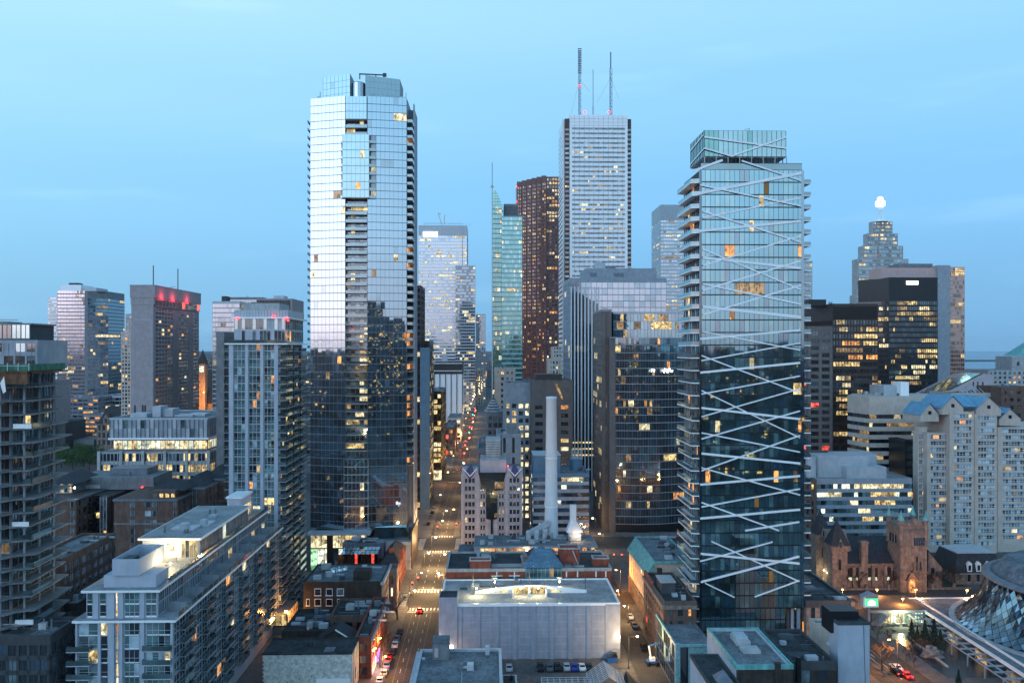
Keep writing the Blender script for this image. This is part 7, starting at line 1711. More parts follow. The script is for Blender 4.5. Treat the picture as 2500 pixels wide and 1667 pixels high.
# patio restaurant north of the crossing
b = B('patio_restaurant', 'brick restaurant with glazed rooftop patio glowing red', 'building', (X(880, 315), 315, 0))
Y0 = 312.0
x0, x1 = X(818, Y0), X(935, Y0)
zt = Z(870, 1380, Y0)
b.box('wall', x0, x1, Y0, 333, 0, zt, 'red_brick'); b.box('cornice', x0 - .4, x1 + .3, Y0 - .4, 333, zt - .5, zt, 'brown_metal')
facade(b, (x0 + 1, Y0 + .6), (x1 - 2, Y0 + .6), zt, zt + 4, 12, 1, rng, [('gl_black', .5), ('lit_red', .25), ('lit_o', .2), ('gl_brown', .4)], lit_p=0, pw=.25, sh=.4, pier='black_metal')
b.box('patio_back', x0 + 1, x1 - 1, Y0 + 10, Y0 + 16, zt, zt + 6, 'grey_metal')
for i in range(9):
    for j in range(2): b.piece('patio_pane', rng.choice(('gl_bluel', 'gl_dark', 'gl_blind')), (x0 + 2 + (i + .5) * (x1 - x0 - 4) / 9, Y0 + 2.5 + j * 4, zt + 4.3 + j * .5), ((x1 - x0 - 4) / 9 - .2, 3.6, .08), 0, .12)
for i in range(10): b.box('patio_beam', x0 + 2 + i * (x1 - x0 - 4) / 9 - .1, x0 + 2 + i * (x1 - x0 - 4) / 9 + .1, Y0 + .6, Y0 + 9, zt + 4.0, zt + 4.2, 'black_metal')
clutter(b, x0, x1 - 3, Y0 + 9, Y0 + 17, zt + 6, 5, rng)
for i in range(5): b.piece('heater_lamp', 'lit_red', (x1 - 12 + i * 2, Y0 + 3, zt + 3.4), (1.0, .3, .3))
b = B('hip_roof_brick_corner', 'red brick corner house with slate hipped roof and two chimneys', 'house', (X(970, 310), 315, 0))
x0, x1 = X(932, 306), -33.2
zt = Z(960, 1374, 306)
b.box('wall', x0, x1, 306, 332, 0, zt, 'red_brick')
b.mesh('hip_roof', [(x0 - .4, 305.6, zt), (x1 + .4, 305.6, zt), (x1 + .4, 332, zt), (x0 - .4, 332, zt), ((x0 + x1) / 2, 312, zt + 4), ((x0 + x1) / 2, 326, zt + 4)], [(0, 1, 4), (1, 2, 5, 4), (2, 3, 5), (3, 0, 4, 5)], 'slate')
for px_ in (955, 980): b.box('chimney', X(px_ - 5, 310), X(px_ + 5, 310), 310, 311.5, zt + .5, zt + 4.5, 'red_brick')
facade(b, (x1, 306), (x1, 332), .4, zt - .8, 7, 3, rng, GD, lits=('lit_o', 'lit_y'), lit_p=.15, pw=1.6, sh=1.5, pier='red_brick'); facade(b, (x0, 306), (x1, 306), .4, zt - .8, 3, 3, rng, GD, lits=('lit_o',), lit_p=.1, pw=1.6, sh=1.5, pier='red_brick')
b.box('door_portal', x1 + .02, x1 + .5, 307, 310, 0, 4.2, 'brown_metal')

# ------------------------------------------------------------------ right of the side street
b = B('copper_roof_building', 'beige building with sloping turquoise copper eaves beside the side street', 'building', (X(1610, 285), 285, 0))
Y0, Y1 = 268.0, 304.0
x0, x1 = 51.2, X(1690, Y0)
zt = Z(1580, 1374, Y0)
b.box('wall', x0, x1, Y0, Y1, 0, zt - 4, 'beige'); b.box('upper_wall', x0 + 2.0, x1, Y0 + .4, Y1, zt - 4, zt, 'beige')
b.mesh('copper_eaves', [(x0 - .9, Y0 - .2, zt - 4), (x0 + 2.0, Y0 - .1, zt + .3), (x0 + 2.0, Y1, zt + .3), (x0 - .9, Y1, zt - 4), (x0 - .9, Y0 - .2, zt - 4.4), (x0 - .9, Y1, zt - 4.4), (x0 + 2, Y0 - .1, zt - 4.4)], [(0, 3, 2, 1), (0, 4, 5, 3), (0, 1, 6, 4)], 'copper')
roof(b, x0 + 2, x1, Y0, Y1, zt, 'copper', 'roof_grey', .5, .3)
facade(b, (x0, Y1), (x0, Y0), 6.5, zt - 5, 10, 2, rng, [('gl_dark', .8), ('gl_blind', .2)], lits=('lit_o', 'lit_w'), lit_p=.12, pw=2.4, sh=2.0, pier='beige'); facade(b, (x0 - .02, Y1), (x0 - .02, Y0), .4, 6.2, 12, 1, rng, [('gl_dark', .6), ('lit_dim', .4)], lit_p=.1, pw=1.4, sh=1.2, pd=.4, pier='tan_stone')
clutter(b, x0 + 5, x1, Y0, Y1, zt, 12, rng)
b = tower('brick_loft_building', 'brown brick loft building with tall windows along the side street', 'building', 1622, 1700, 1474, 231, 30, 231, bay=3.2, fh=3.4, core='brown_brick', lit_p=.06, pw=1.5, sh=1.3, pd=.25, sd=.2, pier='brown_brick', gl=GD, lits=('lit_o', 'lit_red', 'lit_y'), roofm='roof_dark', parapet='brown_brick')
b.box('cornice', b.x0 - .7, b.x0 - .1, 230.5, 261, b.z1 - 1.2, b.z1 - .2, 'tan_stone'); b.box('cornice', b.x0 - .7, b.x1, 230.2, 231, b.z1 - 1.25, b.z1 - .25, 'tan_stone')
b.box('stair_house', b.x0 + 1, b.x0 + 5, 240, 247, b.z1, b.z1 + 3.4, 'dark_concrete'); b.box('stair_house_cap', b.x0 + .8, b.x0 + 5.2, 239.8, 247.2, b.z1 + 3.4, b.z1 + 3.8, 'pale_concrete')
b.box('red_parapet', b.x0 - .2, b.x0 + .4, 248, 261, b.z1, b.z1 + 1.6, 'red_brick'); b.box('chimney', b.x0 + 3, b.x0 + 4.4, 255, 256.5, b.z1, b.z1 + 3.5, 'dark_brick')
for k in range(6): b.piece('neon_stroke', 'lit_red', (X(1640 + (k % 3) * 3, 230.6), 230.6, Z(1640, 1590 + (k // 3) * 9, 230.6)), (.5, .1, .9), 0, 0, .3 * (k % 2))
# turquoise-edged roof building in the lower right
b = B('turquoise_edged_building', 'white walled building with turquoise copper roof edge in the lower right', 'building', (59.5, 191, 0))
x0, x1, Y0, Y1, zt = 53.3, 65.6, 179.0, 203.0, 20.0
b.box('wall', x0, x1, Y0, Y1, 0, zt, 'dark_brick'); b.box('side_wall', x0 - .1, x0 + .3, Y0 + .1, Y1, 0, zt - .4, 'white_wall')
roof(b, x0, x1, Y0, Y1, zt, 'copper', 'roof_grey', .7, .4)
b.box('inner_coping', x0 + .5, x1 - .5, Y1 - .9, Y1 - .5, zt + .1, zt + .5, 'light_metal'); b.box('inner_coping', x1 - .9, x1 - .5, Y0 + .5, Y1 - .9, zt + .1, zt + .5, 'light_metal')
b.box('skylight', x0 + 4, x0 + 7.2, 192, 197.5, zt + .1, zt + 1.2, 'pale_concrete'); b.box('skylight_top', x0 + 4.2, x0 + 7.0, 193.5, 197.3, zt + 1.2, zt + 1.7, 'light_metal'); b.box('skylight_base', x0 + 4, x0 + 8, 187, 190.5, zt + .1, zt + .8, 'pale_concrete')
b.box('drain', x0 + 9.5, x0 + 10.3, 181, 181.8, zt + .1, zt + .25, 'copper'); b.box('chimney_stack', x1 - 4, x1 - 2.8, Y0 - .6, Y0 + .3, 5, zt + 1.2, 'dark_brick')
b = B('dark_roof_annex', 'small white annex with dark roof below the turquoise roof edge', 'building', (50, 184, 0))
b.box('wall', 46.6, 53.1, 172, 193, 0, 17.6, 'white_wall'); roof(b, 46.6, 53.1, 172, 193, 17.6, 'dark_concrete', 'roof_dark', .4, .3)
b.mesh('roof_pyramid', [(48.5, 176, 17.8), (52, 176, 17.8), (52, 181, 17.8), (48.5, 181, 17.8), (50.2, 178.5, 20)], [(0, 1, 4), (1, 2, 4), (2, 3, 4), (3, 0, 4)], 'grey_metal')
b = B('white_gable_block', 'blank white rendered block with dark penthouse beside the wide street', 'building', (X(2080, 200), 203, 0))
Y0 = 196.0
x0, x1 = X(2036, Y0), X(2123, Y0)
zt = Z(2080, 1522, Y0)
b.box('wall', x0 + 1, x1, Y0, 201, 0, zt, 'white_wall'); roof(b, x0 + 1, x1, Y0, 201, zt, 'dark_concrete', 'roof_dark', .4)
b.box('dark_penthouse', x0 + .2, x1 - 1.5, Y0 + 2.5, 204, zt - 3, zt + 2.2, 'black_metal')
b.bar('downpipe', 'pole_metal', (x1 - 1.5, Y0 - .1, zt), (x1 - .8, Y0 - .1, 2), .08)
b = tower('dark_flat_building', 'dark flat-roofed building with metal roof vents at the bottom right', 'building', 1935, 2040, 1622, 190, 22, 233, bay=4, fh=5, core='dark_brick', lit_p=0, pw=2, sh=2, pier='dark_brick', gl=GD, roofm='roof_dark', clut=2, parapet='dark_concrete')
b.box('flue_pipe', X(1946, 189), X(1946, 189) + .9, 189, 189.9, 5, Z(1946, 1605, 189), 'black_metal')
b.box('roof_vent', X(2035, 200), X(2062, 200), 199, 203, b.z1, b.z1 + 2.2, 'light_metal'); b.mesh('vent_hood', [(X(2030, 200), 198.5, b.z1 + .2), (X(2064, 200), 198.5, b.z1 + .2), (X(2064, 200), 203.5, b.z1 + .2), (X(2030, 200), 203.5, b.z1 + .2), (X(2037, 200), 199.4, b.z1 + 1.2), (X(2060, 200), 199.4, b.z1 + 1.2), (X(2060, 200), 202.6, b.z1 + 1.2), (X(2037, 200), 202.6, b.z1 + 1.2)], [(0, 1, 5, 4), (1, 2, 6, 5), (2, 3, 7, 6), (3, 0, 4, 7)], 'light_metal')
b = tower('black_parapet_shops', 'row of shops with black flat roof and stone cornice by the crossing', 'building', 1968, 2078, 1472, 239, 31, 234, bay=3.4, fh=4.2, core='tan_stone', lit_p=.3, pw=1.4, sh=1.6, pier='tan_stone', gl=GD, lits=('lit_y', 'lit_o'), roofm='roof_dark', parapet='dark_concrete', clut=2)
b.box('cornice', b.x1 - .3, b.x1 + .9, 238.5, 270, b.z1 - .9, b.z1 + .5, 'tan_stone')
b = tower('cream_low_shop', 'cream low shop wall with narrow windows behind the white gable block', 'building', 1990, 2036, 1528, 216, 4, 235, bay=3, fh=3.6, core='beige', lit_p=.1, pw=1.8, sh=1.5, pier='beige', gl=GD, clut=0, sides='f', lits=('lit_y',))
# ------------------------------------------------------------------ stone church
rng = random.Random(301)
Y0 = 306.0
ch = B('stone_church', 'sandstone church with twin spires, dark nave roof and square bell tower', 'church', (X(2140, Y0), Y0 + 12, 0))
cxp = lambda p, y=Y0: X(p, y)
czp = lambda p, y=Y0: Z(2140, p, y)
# nave
xa, xb_ = cxp(2068), cxp(2200)
ze = czp(1374); zr = Z(2140, 1308, Y0 + 10)
ch.box('nave_wall', xa, xb_, Y0, Y0 + 22, 0, ze, 'tan_stone')
ch.mesh('nave_roof', [(xa - .2, Y0 - .5, ze), (xb_ + .2, Y0 - .5, ze), (xb_ + .2, Y0 + 11, zr), (xa - .2, Y0 + 11, zr), (xa - .2, Y0 + 22.5, ze), (xb_ + .2, Y0 + 22.5, ze)], [(0, 1, 2, 3), (3, 2, 5, 4), (0, 3, 4), (1, 5, 2)], 'slate')
def arch_window(xc, yf, z0, z1, w, m='gl_dark', nm='arched_window'):
    pts = [(xc - w, z0), (xc + w, z0)] + [(xc + w * math.cos(a), z1 - w + w * math.sin(a)) for a in np.linspace(0, PI, 9)]
    n_ = len(pts)
    ch.mesh(nm, [(x, yf - .08, z) for x, z in pts] + [(x, yf + .1, z) for x, z in pts], [tuple(range(n_))] + [(i, (i + 1) % n_, n_ + (i + 1) % n_, n_ + i) for i in range(n_)], m)
for px_ in (2075, 2090, 2122, 2137, 2170, 2185):
    arch_window(cxp(px_), Y0 - .02, czp(1415), czp(1384), .85)
    ch.box('lit_pane', cxp(px_) - .6, cxp(px_) + .6, Y0 - .2, Y0 - .08, czp(1415), czp(1408), 'lit_cool' if px_ < 2180 else 'gl_dark')
for px_ in (2083, 2098, 2130, 2160, 2193): ch.box('buttress', cxp(px_) - .5, cxp(px_) + .5, Y0 - 1, Y0, 0, czp(1380), 'tan_stone')
ch.box('chimney', cxp(2101), cxp(2117), Y0 - .8, Y0 + 1.2, 0, czp(1322), 'tan_stone'); ch.box('chimney_cap', cxp(2099.5), cxp(2118.5), Y0 - 1.0, Y0 + 1.4, czp(1326), czp(1320), 'tan_stone')
def spire(pl, pr, ptip, peave, yf, pbase):
    xa_, xb2 = cxp(pl, yf), cxp(pr, yf)
    w = xb2 - xa_
    ze_ = czp(peave, yf)
    ch.box('turret', xa_, xb2, yf, yf + w, 0, ze_, 'tan_stone')
    ch.box('turret_cornice', xa_ - .5, xb2 + .5, yf - .5, yf + w + .5, ze_ - 2.2, ze_ - .2, 'tan_stone')
    xm = (xa_ + xb2) / 2
    ch.mesh('spire', [(xa_ - .7, yf - .7, ze_), (xb2 + .7, yf - .7, ze_), (xb2 + .7, yf + w + .7, ze_), (xa_ - .7, yf + w + .7, ze_), (xm, yf + w / 2, czp(ptip, yf))], [(0, 1, 4), (1, 2, 4), (2, 3, 4), (3, 0, 4)], 'slate')
    ch.mesh('spire_dormer', [(xm - 1.4, yf - .9, ze_ - 1), (xm + 1.4, yf - .9, ze_ - 1), (xm, yf - .9, ze_ + 2.6), (xm - 1.4, yf + 1.5, ze_ - 1), (xm + 1.4, yf + 1.5, ze_ - 1), (xm, yf + 1.5, ze_ + 2.6)], [(0, 1, 2), (1, 4, 5, 2), (0, 2, 5, 3)], 'tan_stone')
    arch_window(xm, yf - .92, ze_ - .6, ze_ + 1.4, .5)
    arch_window(xm, yf - .02, ze_ - 9, ze_ - 5, .45)
spire(2032, 2069, 1270, 1330, Y0 - 2, 1450)
spire(1993, 2026, 1247, 1302, Y0 + 8, 1450)
# front gable between the spires, seen aslant
xa_ = cxp(2030); 
ch.mesh('front_gable', [(xa_, Y0 + 1, 0), (xa_, Y0 + 14, 0), (xa_, Y0 + 14, czp(1345)), (xa_, Y0 + 7.5, czp(1300)), (xa_, Y0 + 1, czp(1345)), (xa_ + 8, Y0 + 1, 0), (xa_ + 8, Y0 + 14, 0), (xa_ + 8, Y0 + 14, czp(1345)), (xa_ + 8, Y0 + 7.5, czp(1300)), (xa_ + 8, Y0 + 1, czp(1345))], [(0, 4, 3, 2, 1), (4, 9, 8, 3), (3, 8, 7, 2)], 'tan_stone')
for k in range(3): ch.box('front_arch', xa_ - .15, xa_ + .1, Y0 + 3 + k * 3.2, Y0 + 5 + k * 3.2, 0, 5, 'lit_dim'); ch.piece('porch_lamp', 'lamp_white', (xa_ - .5, Y0 + 2.6 + k * 3.2, 5.4), (.22, .22, .22))
# square bell tower
yf = Y0 - 5
xa, xb_ = cxp(2199, yf), cxp(2263, yf)
zt = czp(1282, yf)
ch.box('bell_tower', xa, xb_, yf, yf + 10, 0, zt, 'tan_stone')
ch.box('tower_belfry', xa - .3, xb_ + .3, yf - .3, yf + 10.3, czp(1335, yf), czp(1292, yf), 'tan_stone')
for pz in (1333, 1294, 1398): ch.box('string_course', xa - .5, xb_ + .5, yf - .5, yf + 10.5, czp(pz, yf) - .25, czp(pz, yf) + .25, 'tan_stone')
for k in range(5): arch_window(xa + (xb_ - xa) * (.52 + k * .085), yf - .35, czp(1332, yf), czp(1312, yf), .28)
for k in range(3): ch.box('side_louvre', xa - .4, xa - .2, yf + 2.5 + k * 2, yf + 3.5 + k * 2, czp(1330, yf), czp(1310, yf), 'gl_dark')
for k in (-1, 0, 1): arch_window(xa + (xb_ - xa) * .62 + k * 1.3, yf - .05, czp(1392, yf), czp(1358 if k == 0 else 1372, yf), .3)
ch.mesh('tower_gable', [(xa + 2, yf - .35, zt - .2), (xb_ - 1, yf - .35, zt - .2), ((xa + xb_) / 2 + .5, yf - .35, zt + 2.6), (xa + 2, yf + .3, zt - .2), (xb_ - 1, yf + .3, zt - .2), ((xa + xb_) / 2 + .5, yf + .3, zt + 2.6)], [(0, 1, 2), (3, 5, 4), (0, 2, 5, 3), (1, 4, 5, 2)], 'tan_stone')
for sx, sy in ((0, 0), (1, 0), (0, 1), (1, 1)):
    cx_, cy_ = xa + .3 + sx * (xb_ - xa - .6), yf + .3 + sy * 9.4
    ch.lathe('pinnacle', [(.9, zt - 6), (.9, zt + 1.2), (1.1, zt + 1.3), (1.1, zt + 1.8)], (cx_, cy_), 'tan_stone', 8)
    ch.lathe('pinnacle_cap', [(1.2, zt + 1.8), (.7, zt + 3.2), (.06, zt + 5.4)], (cx_, cy_), 'copper', 8)
for k in range(7):
    for yy in (yf - .3, yf + 10): ch.box('merlon', xa + 1 + k * 1.25, xa + 1.7 + k * 1.25, yy, yy + .3, zt, zt + 1.0, 'tan_stone')
xm = (xa + xb_) / 2 - .8
arch_window(xm, yf - .3, 0, 5.2, 1.5, 'tan_stone', 'door_surround'); arch_window(xm, yf - .42, 0, 4.2, 1.0, 'lit_o', 'church_door')
ch.mesh('door_gable', [(xm - 2.4, yf - .8, 4.4), (xm + 2.4, yf - .8, 4.4), (xm, yf - .8, 8.2), (xm - 2.4, yf, 4.4), (xm + 2.4, yf, 4.4), (xm, yf, 8.2)], [(0, 2, 5, 3), (1, 4, 5, 2)], 'slate')
add_light(ch, 'porch_light', (xm, yf - 1.6, 3.8), 300, ORANGE); add_light(ch, 'porch_light', (xa_ - 1.5, Y0 + 5, 5), 300, YEL)
# transept gable right of the tower
xa, xb_ = cxp(2266), cxp(2300)
ch.mesh('transept', [(xa, Y0, 0), (xb_, Y0, 0), (xb_, Y0, czp(1386)), (xa, Y0, czp(1345)), (xa, Y0 + 14, 0), (xb_, Y0 + 14, 0), (xb_, Y0 + 14, czp(1386)), (xa, Y0 + 14, czp(1345))], [(0, 1, 2, 3), (1, 5, 6, 2)], 'tan_stone')
ch.mesh('transept_roof', [(xa, Y0 - .3, czp(1345) + .3), (xb_ + .6, Y0 - .3, czp(1386) - .2), (xb_ + .6, Y0 + 14, czp(1386) - .2), (xa, Y0 + 14, czp(1345) + .3)], [(0, 1, 2, 3)], 'slate')
arch_window(cxp(2277), Y0 - .02, czp(1400), czp(1385), .7)
# low churchyard wall with stone posts
cw_ = B('churchyard_wall', 'low stone wall with square posts in front of the church garden', 'wall', (150, 303.9, .15))
cw_.box('coping', 121, 178, 303.6, 304.1, .75, .9, 'tan_stone'); cw_.box('base', 121, 178, 303.65, 304.05, .1, .75, 'tan_stone')
for i in range(6): cw_.box('post', 130 + i * 8.2, 130.9 + i * 8.2, 303.4, 304.3, .1, 2.2, 'tan_stone')
slab('lawn', 121, 178, 304.3, 318, .1, .22, 'grass')
# mansard house
mh = B('mansard_house', 'old brick house with steep mansard roof and white dormers right of the church', 'house', (X(2390, 312), 318, 0))
Ym = 310.0
xa, xb_ = X(2332, Ym), X(2446, Ym)
xs = X(2358, Ym - 3)
ze, zt = Z(2390, 1398, Ym), Z(2390, 1352, Ym)
mh.box('wall', xa, xb_, Ym, Ym + 16, 0, ze, 'tan_stone')
mh.mesh('mansard_roof', [(xa - .4, Ym - .5, ze), (xb_ + .4, Ym - .5, ze), (xb_ + .4, Ym + 16.5, ze), (xa - .4, Ym + 16.5, ze), (xa + 1.6, Ym + 1.6, zt), (xb_ - 1.6, Ym + 1.6, zt), (xb_ - 1.6, Ym + 14, zt), (xa + 1.6, Ym + 14, zt)], [(0, 1, 5, 4), (1, 2, 6, 5), (2, 3, 7, 6), (3, 0, 4, 7)], 'slate')
mh.box('flat_roof', xa + 1.5, xb_ - 1.5, Ym + 1.5, Ym + 14, zt - .1, zt + .3, 'light_metal')
for px_ in (2366, 2388, 2412, 2434):
    xx = X(px_, Ym)
    mh.box('dormer', xx - .9, xx + .9, Ym - .4, Ym + 1.6, ze + .6, ze + 3.4, 'white_panel'); mh.box('dormer_window', xx - .5, xx + .5, Ym - .46, Ym - .38, ze + 1, ze + 3, 'gl_dark')
    mh.mesh('dormer_roof', [(xx - 1.1, Ym - .5, ze + 3.4), (xx + 1.1, Ym - .5, ze + 3.4), (xx, Ym - .5, ze + 4.4), (xx - 1.1, Ym + 1.6, ze + 3.4), (xx + 1.1, Ym + 1.6, ze + 3.4), (xx, Ym + 1.6, ze + 4.4)], [(0, 1, 2), (0, 2, 5, 3), (1, 4, 5, 2)], 'white_panel')
    for k in range(2): mh.box('window', xx - .55, xx + .55, Ym - .06, Ym + .05, 1.2 + k * 4, 4 + k * 4, 'gl_dark'); mh.box('window_lintel', xx - .8, xx + .8, Ym - .15, Ym, 4 + k * 4, 4.35 + k * 4, 'pale_concrete'); mh.box('window_sill', xx - .7, xx + .7, Ym - .2, Ym, 1.0 + k * 4, 1.2 + k * 4, 'pale_concrete')
mh.box('eaves', xa - .5, xb_ + .5, Ym - .6, Ym, ze - .3, ze, 'pale_concrete')

# ------------------------------------------------------------------ round concert hall with diamond glazing
hall = B('round_concert_hall', 'round concert hall with flared diamond-pane glass skirt and grey disc roof', 'building', (180.6, 243.5, 0))
hc = (180.6, 243.5)
prof = [(38, 4.9), (35.8, 6.4), (33.8, 8.3), (32.2, 10.5), (30.9, 13), (29.6, 15.9), (28.6, 18.8)]
hall.lathe('skirt_backing', [(r - .5, z) for r, z in prof], hc, 'black_metal', 48)
NS = 76
rest_v, rest_f, rest_i = [], [], []
rng = random.Random(7)
dm = {}
for j in range(len(prof) - 1):
    (r0, za), (r1, zb2) = prof[j], prof[j + 1]
    dA = PI / NS
    rm, zm_ = (r0 + r1) / 2, (za + zb2) / 2
    # two half-offset families of diamonds per ring
    for fam in (0, 1):
        if fam == 0: pts = [(r0, 0, za), (rm, dA * .94, zm_), (r1, 0, zb2), (rm, -dA * .94, zm_)]
        else:
            if j == len(prof) - 2: continue
            r2, zc2 = prof[j + 2]
            q0, q1 = ((r0 + r1) / 2, (za + zb2) / 2), ((r1 + r2) / 2, (zb2 + zc2) / 2)
            pts = [(q0[0], 0, q0[1]), (r1, dA * .94, zb2), (q1[0], 0, q1[1]), (r1, -dA * .94, zb2)]
        ctr = [sum(p[0] for p in pts) / 4, sum(p[2] for p in pts) / 4]
        shr = .965
        pts = [(ctr[0] + (r - ctr[0]) * shr, a * shr, ctr[1] + (z - ctr[1]) * shr) for r, a, z in pts]
        for gm in ('gl_sky', 'gl_blue', 'gl_dark'):
            me = bpy.data.meshes.new('diamond_pane'); me.from_pydata([(r * math.cos(a), r * math.sin(a), z) for r, a, z in pts], [], [(0, 1, 2, 3)]); me.materials.append(MATS[gm]); dm[(j, fam, gm)] = me
        for i in range(NS):
            ang = 2 * PI * (i + (0 if fam == 0 else .5)) / NS
            if not (PI * .55 < ang % (2 * PI) < PI * 1.75): continue
            near = PI * .86 < ang < PI * 1.19
            cl = math.sin(ang * 3 + j * .9) + rng.uniform(-.8, .8)
            gm = 'gl_sky' if cl > .5 else ('gl_blue' if cl > -.4 else 'gl_dark')
            if not near:
                i0 = len(rest_v); rest_v += [(hc[0] + r * math.cos(a + ang), hc[1] + r * math.sin(a + ang), z) for r, a, z in pts]; rest_f.append((i0, i0 + 1, i0 + 2, i0 + 3)); rest_i.append(('gl_sky', 'gl_blue', 'gl_dark').index(gm)); continue
            o = bpy.data.objects.new('diamond_pane', dm[(j, fam, gm)]); col.objects.link(o); o.parent = hall.root; o.location = Vector((hc[0], hc[1], 0)) - hall.loc; o.rotation_euler = (0, 0, ang + rng.uniform(-.002, .002))
hall.mesh('diamond_panes', rest_v, rest_f, None, mats=['gl_sky', 'gl_blue', 'gl_dark'], idx=rest_i, kind='stuff')
hall.lathe('roof_rim', [(28.6, 18.7), (30.2, 19.2), (30.2, 19.7), (28.2, 20.3)], hc, 'grey_metal', 64, smooth=True)
hall.lathe('roof_dish', [(28.3, 20.2), (26.0, 20.7), (24.6, 23.4), (22.4, 24.3), (1, 25)], hc, 'roof_grey', 64, smooth=True)
hall.lathe('base_plinth', [(39.2, 0), (39.2, 5.1), (37.6, 5.1)], hc, 'pale_concrete', 64)
# flat podium roof between church street and hall, with white edge running beside the sunken court
pod = B('hall_podium', 'low white-edged podium roof with pergola beams beside the round concert hall', 'building', (135, 255, 0))
e0, e1 = (140.5, 278.0), (137.8, 192.0)
pod.prism('podium_roof', [e0, e1, (e1[0] + 70, 192), (e0[0] + 80, 278)], 4.0, 4.6, 'roof_grey')
pod.prism('podium_wall', [(e0[0] + 1, 277), (e1[0] + 1, 193), (e1[0] + 68, 193), (e0[0] + 78, 277)], 0, 4.0, 'concrete')
def along(t, off=0.0):
    v = Vector((e1[0] - e0[0], e1[1] - e0[1])); n_ = Vector((-v.y, v.x)).normalized()
    p = Vector(e0) + v * t + n_ * off
    return p
for off, z, w in ((0, 4.3, .8), (3.2, 4.9, .5)): p, q = along(0, off), along(1, off); pod.bar('white_edge', 'white_panel', (p.x, p.y, z), (q.x, q.y, z), w, .5)
pod.bar('north_edge', 'white_panel', (e0[0], 278, 4.6), (e0[0] + 60, 278, 4.6), .7, .5)
for i in range(17):
    t = .16 + i * .05
    p, q = along(t, -.2), along(t, -5.4)
    pod.bar('pergola_beam', 'slab_grey', (p.x, p.y, 3.6), (q.x, q.y, 3.6), .4)
    if i % 2 == 0: pod.box('pergola_post', q.x - .15, q.x + .15, q.y - .15, q.y + .15, 0, 3.5, 'slab_grey')
for off in (-2.6, -5.4): p, q = along(.15, off), along(.97, off); pod.bar('pergola_rail', 'slab_grey', (p.x, p.y, 3.4), (q.x, q.y, 3.4), .3)
for i in range(10):
    p, q = along(.05 + i * .09, -.5), along(.12 + i * .09, -.5)
    pod.bar('lit_window', rng.choice(('gl_dark', 'lit_dim', 'gl_teal')), (p.x, p.y, 2), (q.x, q.y, 2), 2.6, .1)
# sunken court with dark pond, rock and lit cafe front
slab('plaza', 119, 150, 205, 287, .1, .2, 'pavement')
sheet('pond', 123.5, 140, 222, 257, .24, 'rink')
cf = B('lit_court_front', 'glazed cafe front glowing yellow-green at the end of the dark pond', 'building', (X(2190, 268), 268, 0))
xa, xb_ = X(2130, 266), X(2254, 266)
cf.box('wall', xa, xb_, 266, 272, .1, 4.3, 'concrete'); cf.box('fascia', xa - 1, xb_ + 1, 265.2, 274, 4.0, 4.9, 'pale_concrete'); cf.box('roof_deck', xa - 1, xb_ + 1, 265.4, 281, 4.9, 5.0, 'asphalt')
facade(cf, (xa + 3, 266), (xb_, 266), .3, 4.1, 14, 1, random.Random(4), [('lit_cool', .6), ('lit_y', .5), ('lit_green', .15)], lit_p=0, pw=.2, sh=.3, pier='grey_metal')
for i in range(6): cf.box('planter', xa + 4 + i * 2.3, xa + 5.6 + i * 2.3, 263.5, 264.4, .2, 1.0, 'concrete')
for i in range(9): cf.box('stair_step', xa - .5 + i * .4, xa + .2 + i * .4, 262, 265.9, .2 + i * .42, .62 + i * .42, 'pale_concrete')
add_light(cf, 'court_light', ((xa + xb_) / 2, 264, 3.4), 1500, (.9, 1.0, .55))
rk = B('pond_boulder', 'big pale boulder on the edge of the dark pond', 'rock', (X(2275, 238), 238, .2))
rv, rf = [], []
rr = random.Random(8)
for a in range(10):
    for c_ in range(5): 
        ph, th_ = c_ / 4 * PI / 2, a / 10 * 2 * PI
        r = 1 + rr.uniform(-.22, .22)
        rv.append((X(2275, 238) + 3.4 * r * math.cos(th_) * math.cos(ph), 238 + 2.4 * r * math.sin(th_) * math.cos(ph), .2 + 2.6 * r * math.sin(ph)))
for a in range(10):
    for c_ in range(4): rf.append((a * 5 + c_, ((a + 1) % 10) * 5 + c_, ((a + 1) % 10) * 5 + c_ + 1, a * 5 + c_ + 1))
rk.mesh('stone', rv, rf, 'rock')
# planted rim of the pond
pk_ = B('pond_planter_wall', 'pale kerb wall along the planted edge of the pond', 'kerb', (136, 245, .2))
pk_.bar('kerb', 'pale_concrete', (X(2222, 252), 254, .5), (X(2300, 232), 229, .5), .5)
# street sign board with green screen
sg = B('video_sign', 'roofed street sign box with a glowing green screen at the crossing', 'sign', (X(2127, 262.5), 262.5, 0))
xa, xb_ = X(2108, 261), X(2145, 261)
z0_, z1_ = Z(2127, 1482, 261), Z(2127, 1456, 261)
sg.box('post', X(2119, 261.5), X(2124, 261.5), 261.4, 262, 0, z0_, 'slab_grey'); sg.box('cabinet', xa, xb_, 261, 263, z0_, z1_, 'white_panel')
sg.mesh('sign_roof', [(xa - .4, 260.7, z1_), (xb_ + .4, 260.7, z1_), ((xa + xb_) / 2, 260.7, z1_ + 1.3), (xa - .4, 263.3, z1_), (xb_ + .4, 263.3, z1_), ((xa + xb_) / 2, 263.3, z1_ + 1.3)], [(0, 1, 2), (0, 2, 5, 3), (1, 4, 5, 2), (3, 5, 4)], 'slab_grey')
sg.box('screen', xa + .6, xb_ - .3, 260.9, 261.02, z0_ + .5, z1_ - .6, 'sign_green'); sg.box('screen_image', xa + 1.4, xb_ - 1.1, 260.86, 260.9, z0_ + .7, z1_ - 1.5, 'sign_white'); sg.box('screen_image', xa + 2.0, xb_ - 1.8, 260.82, 260.86, z1_ - 1.6, z1_ - 1.0, 'sign_white')
sg.box('fascia_lettering', xa + .8, xb_ - .4, 260.9, 261.02, z1_ - .42, z1_ - .18, 'dark_concrete')

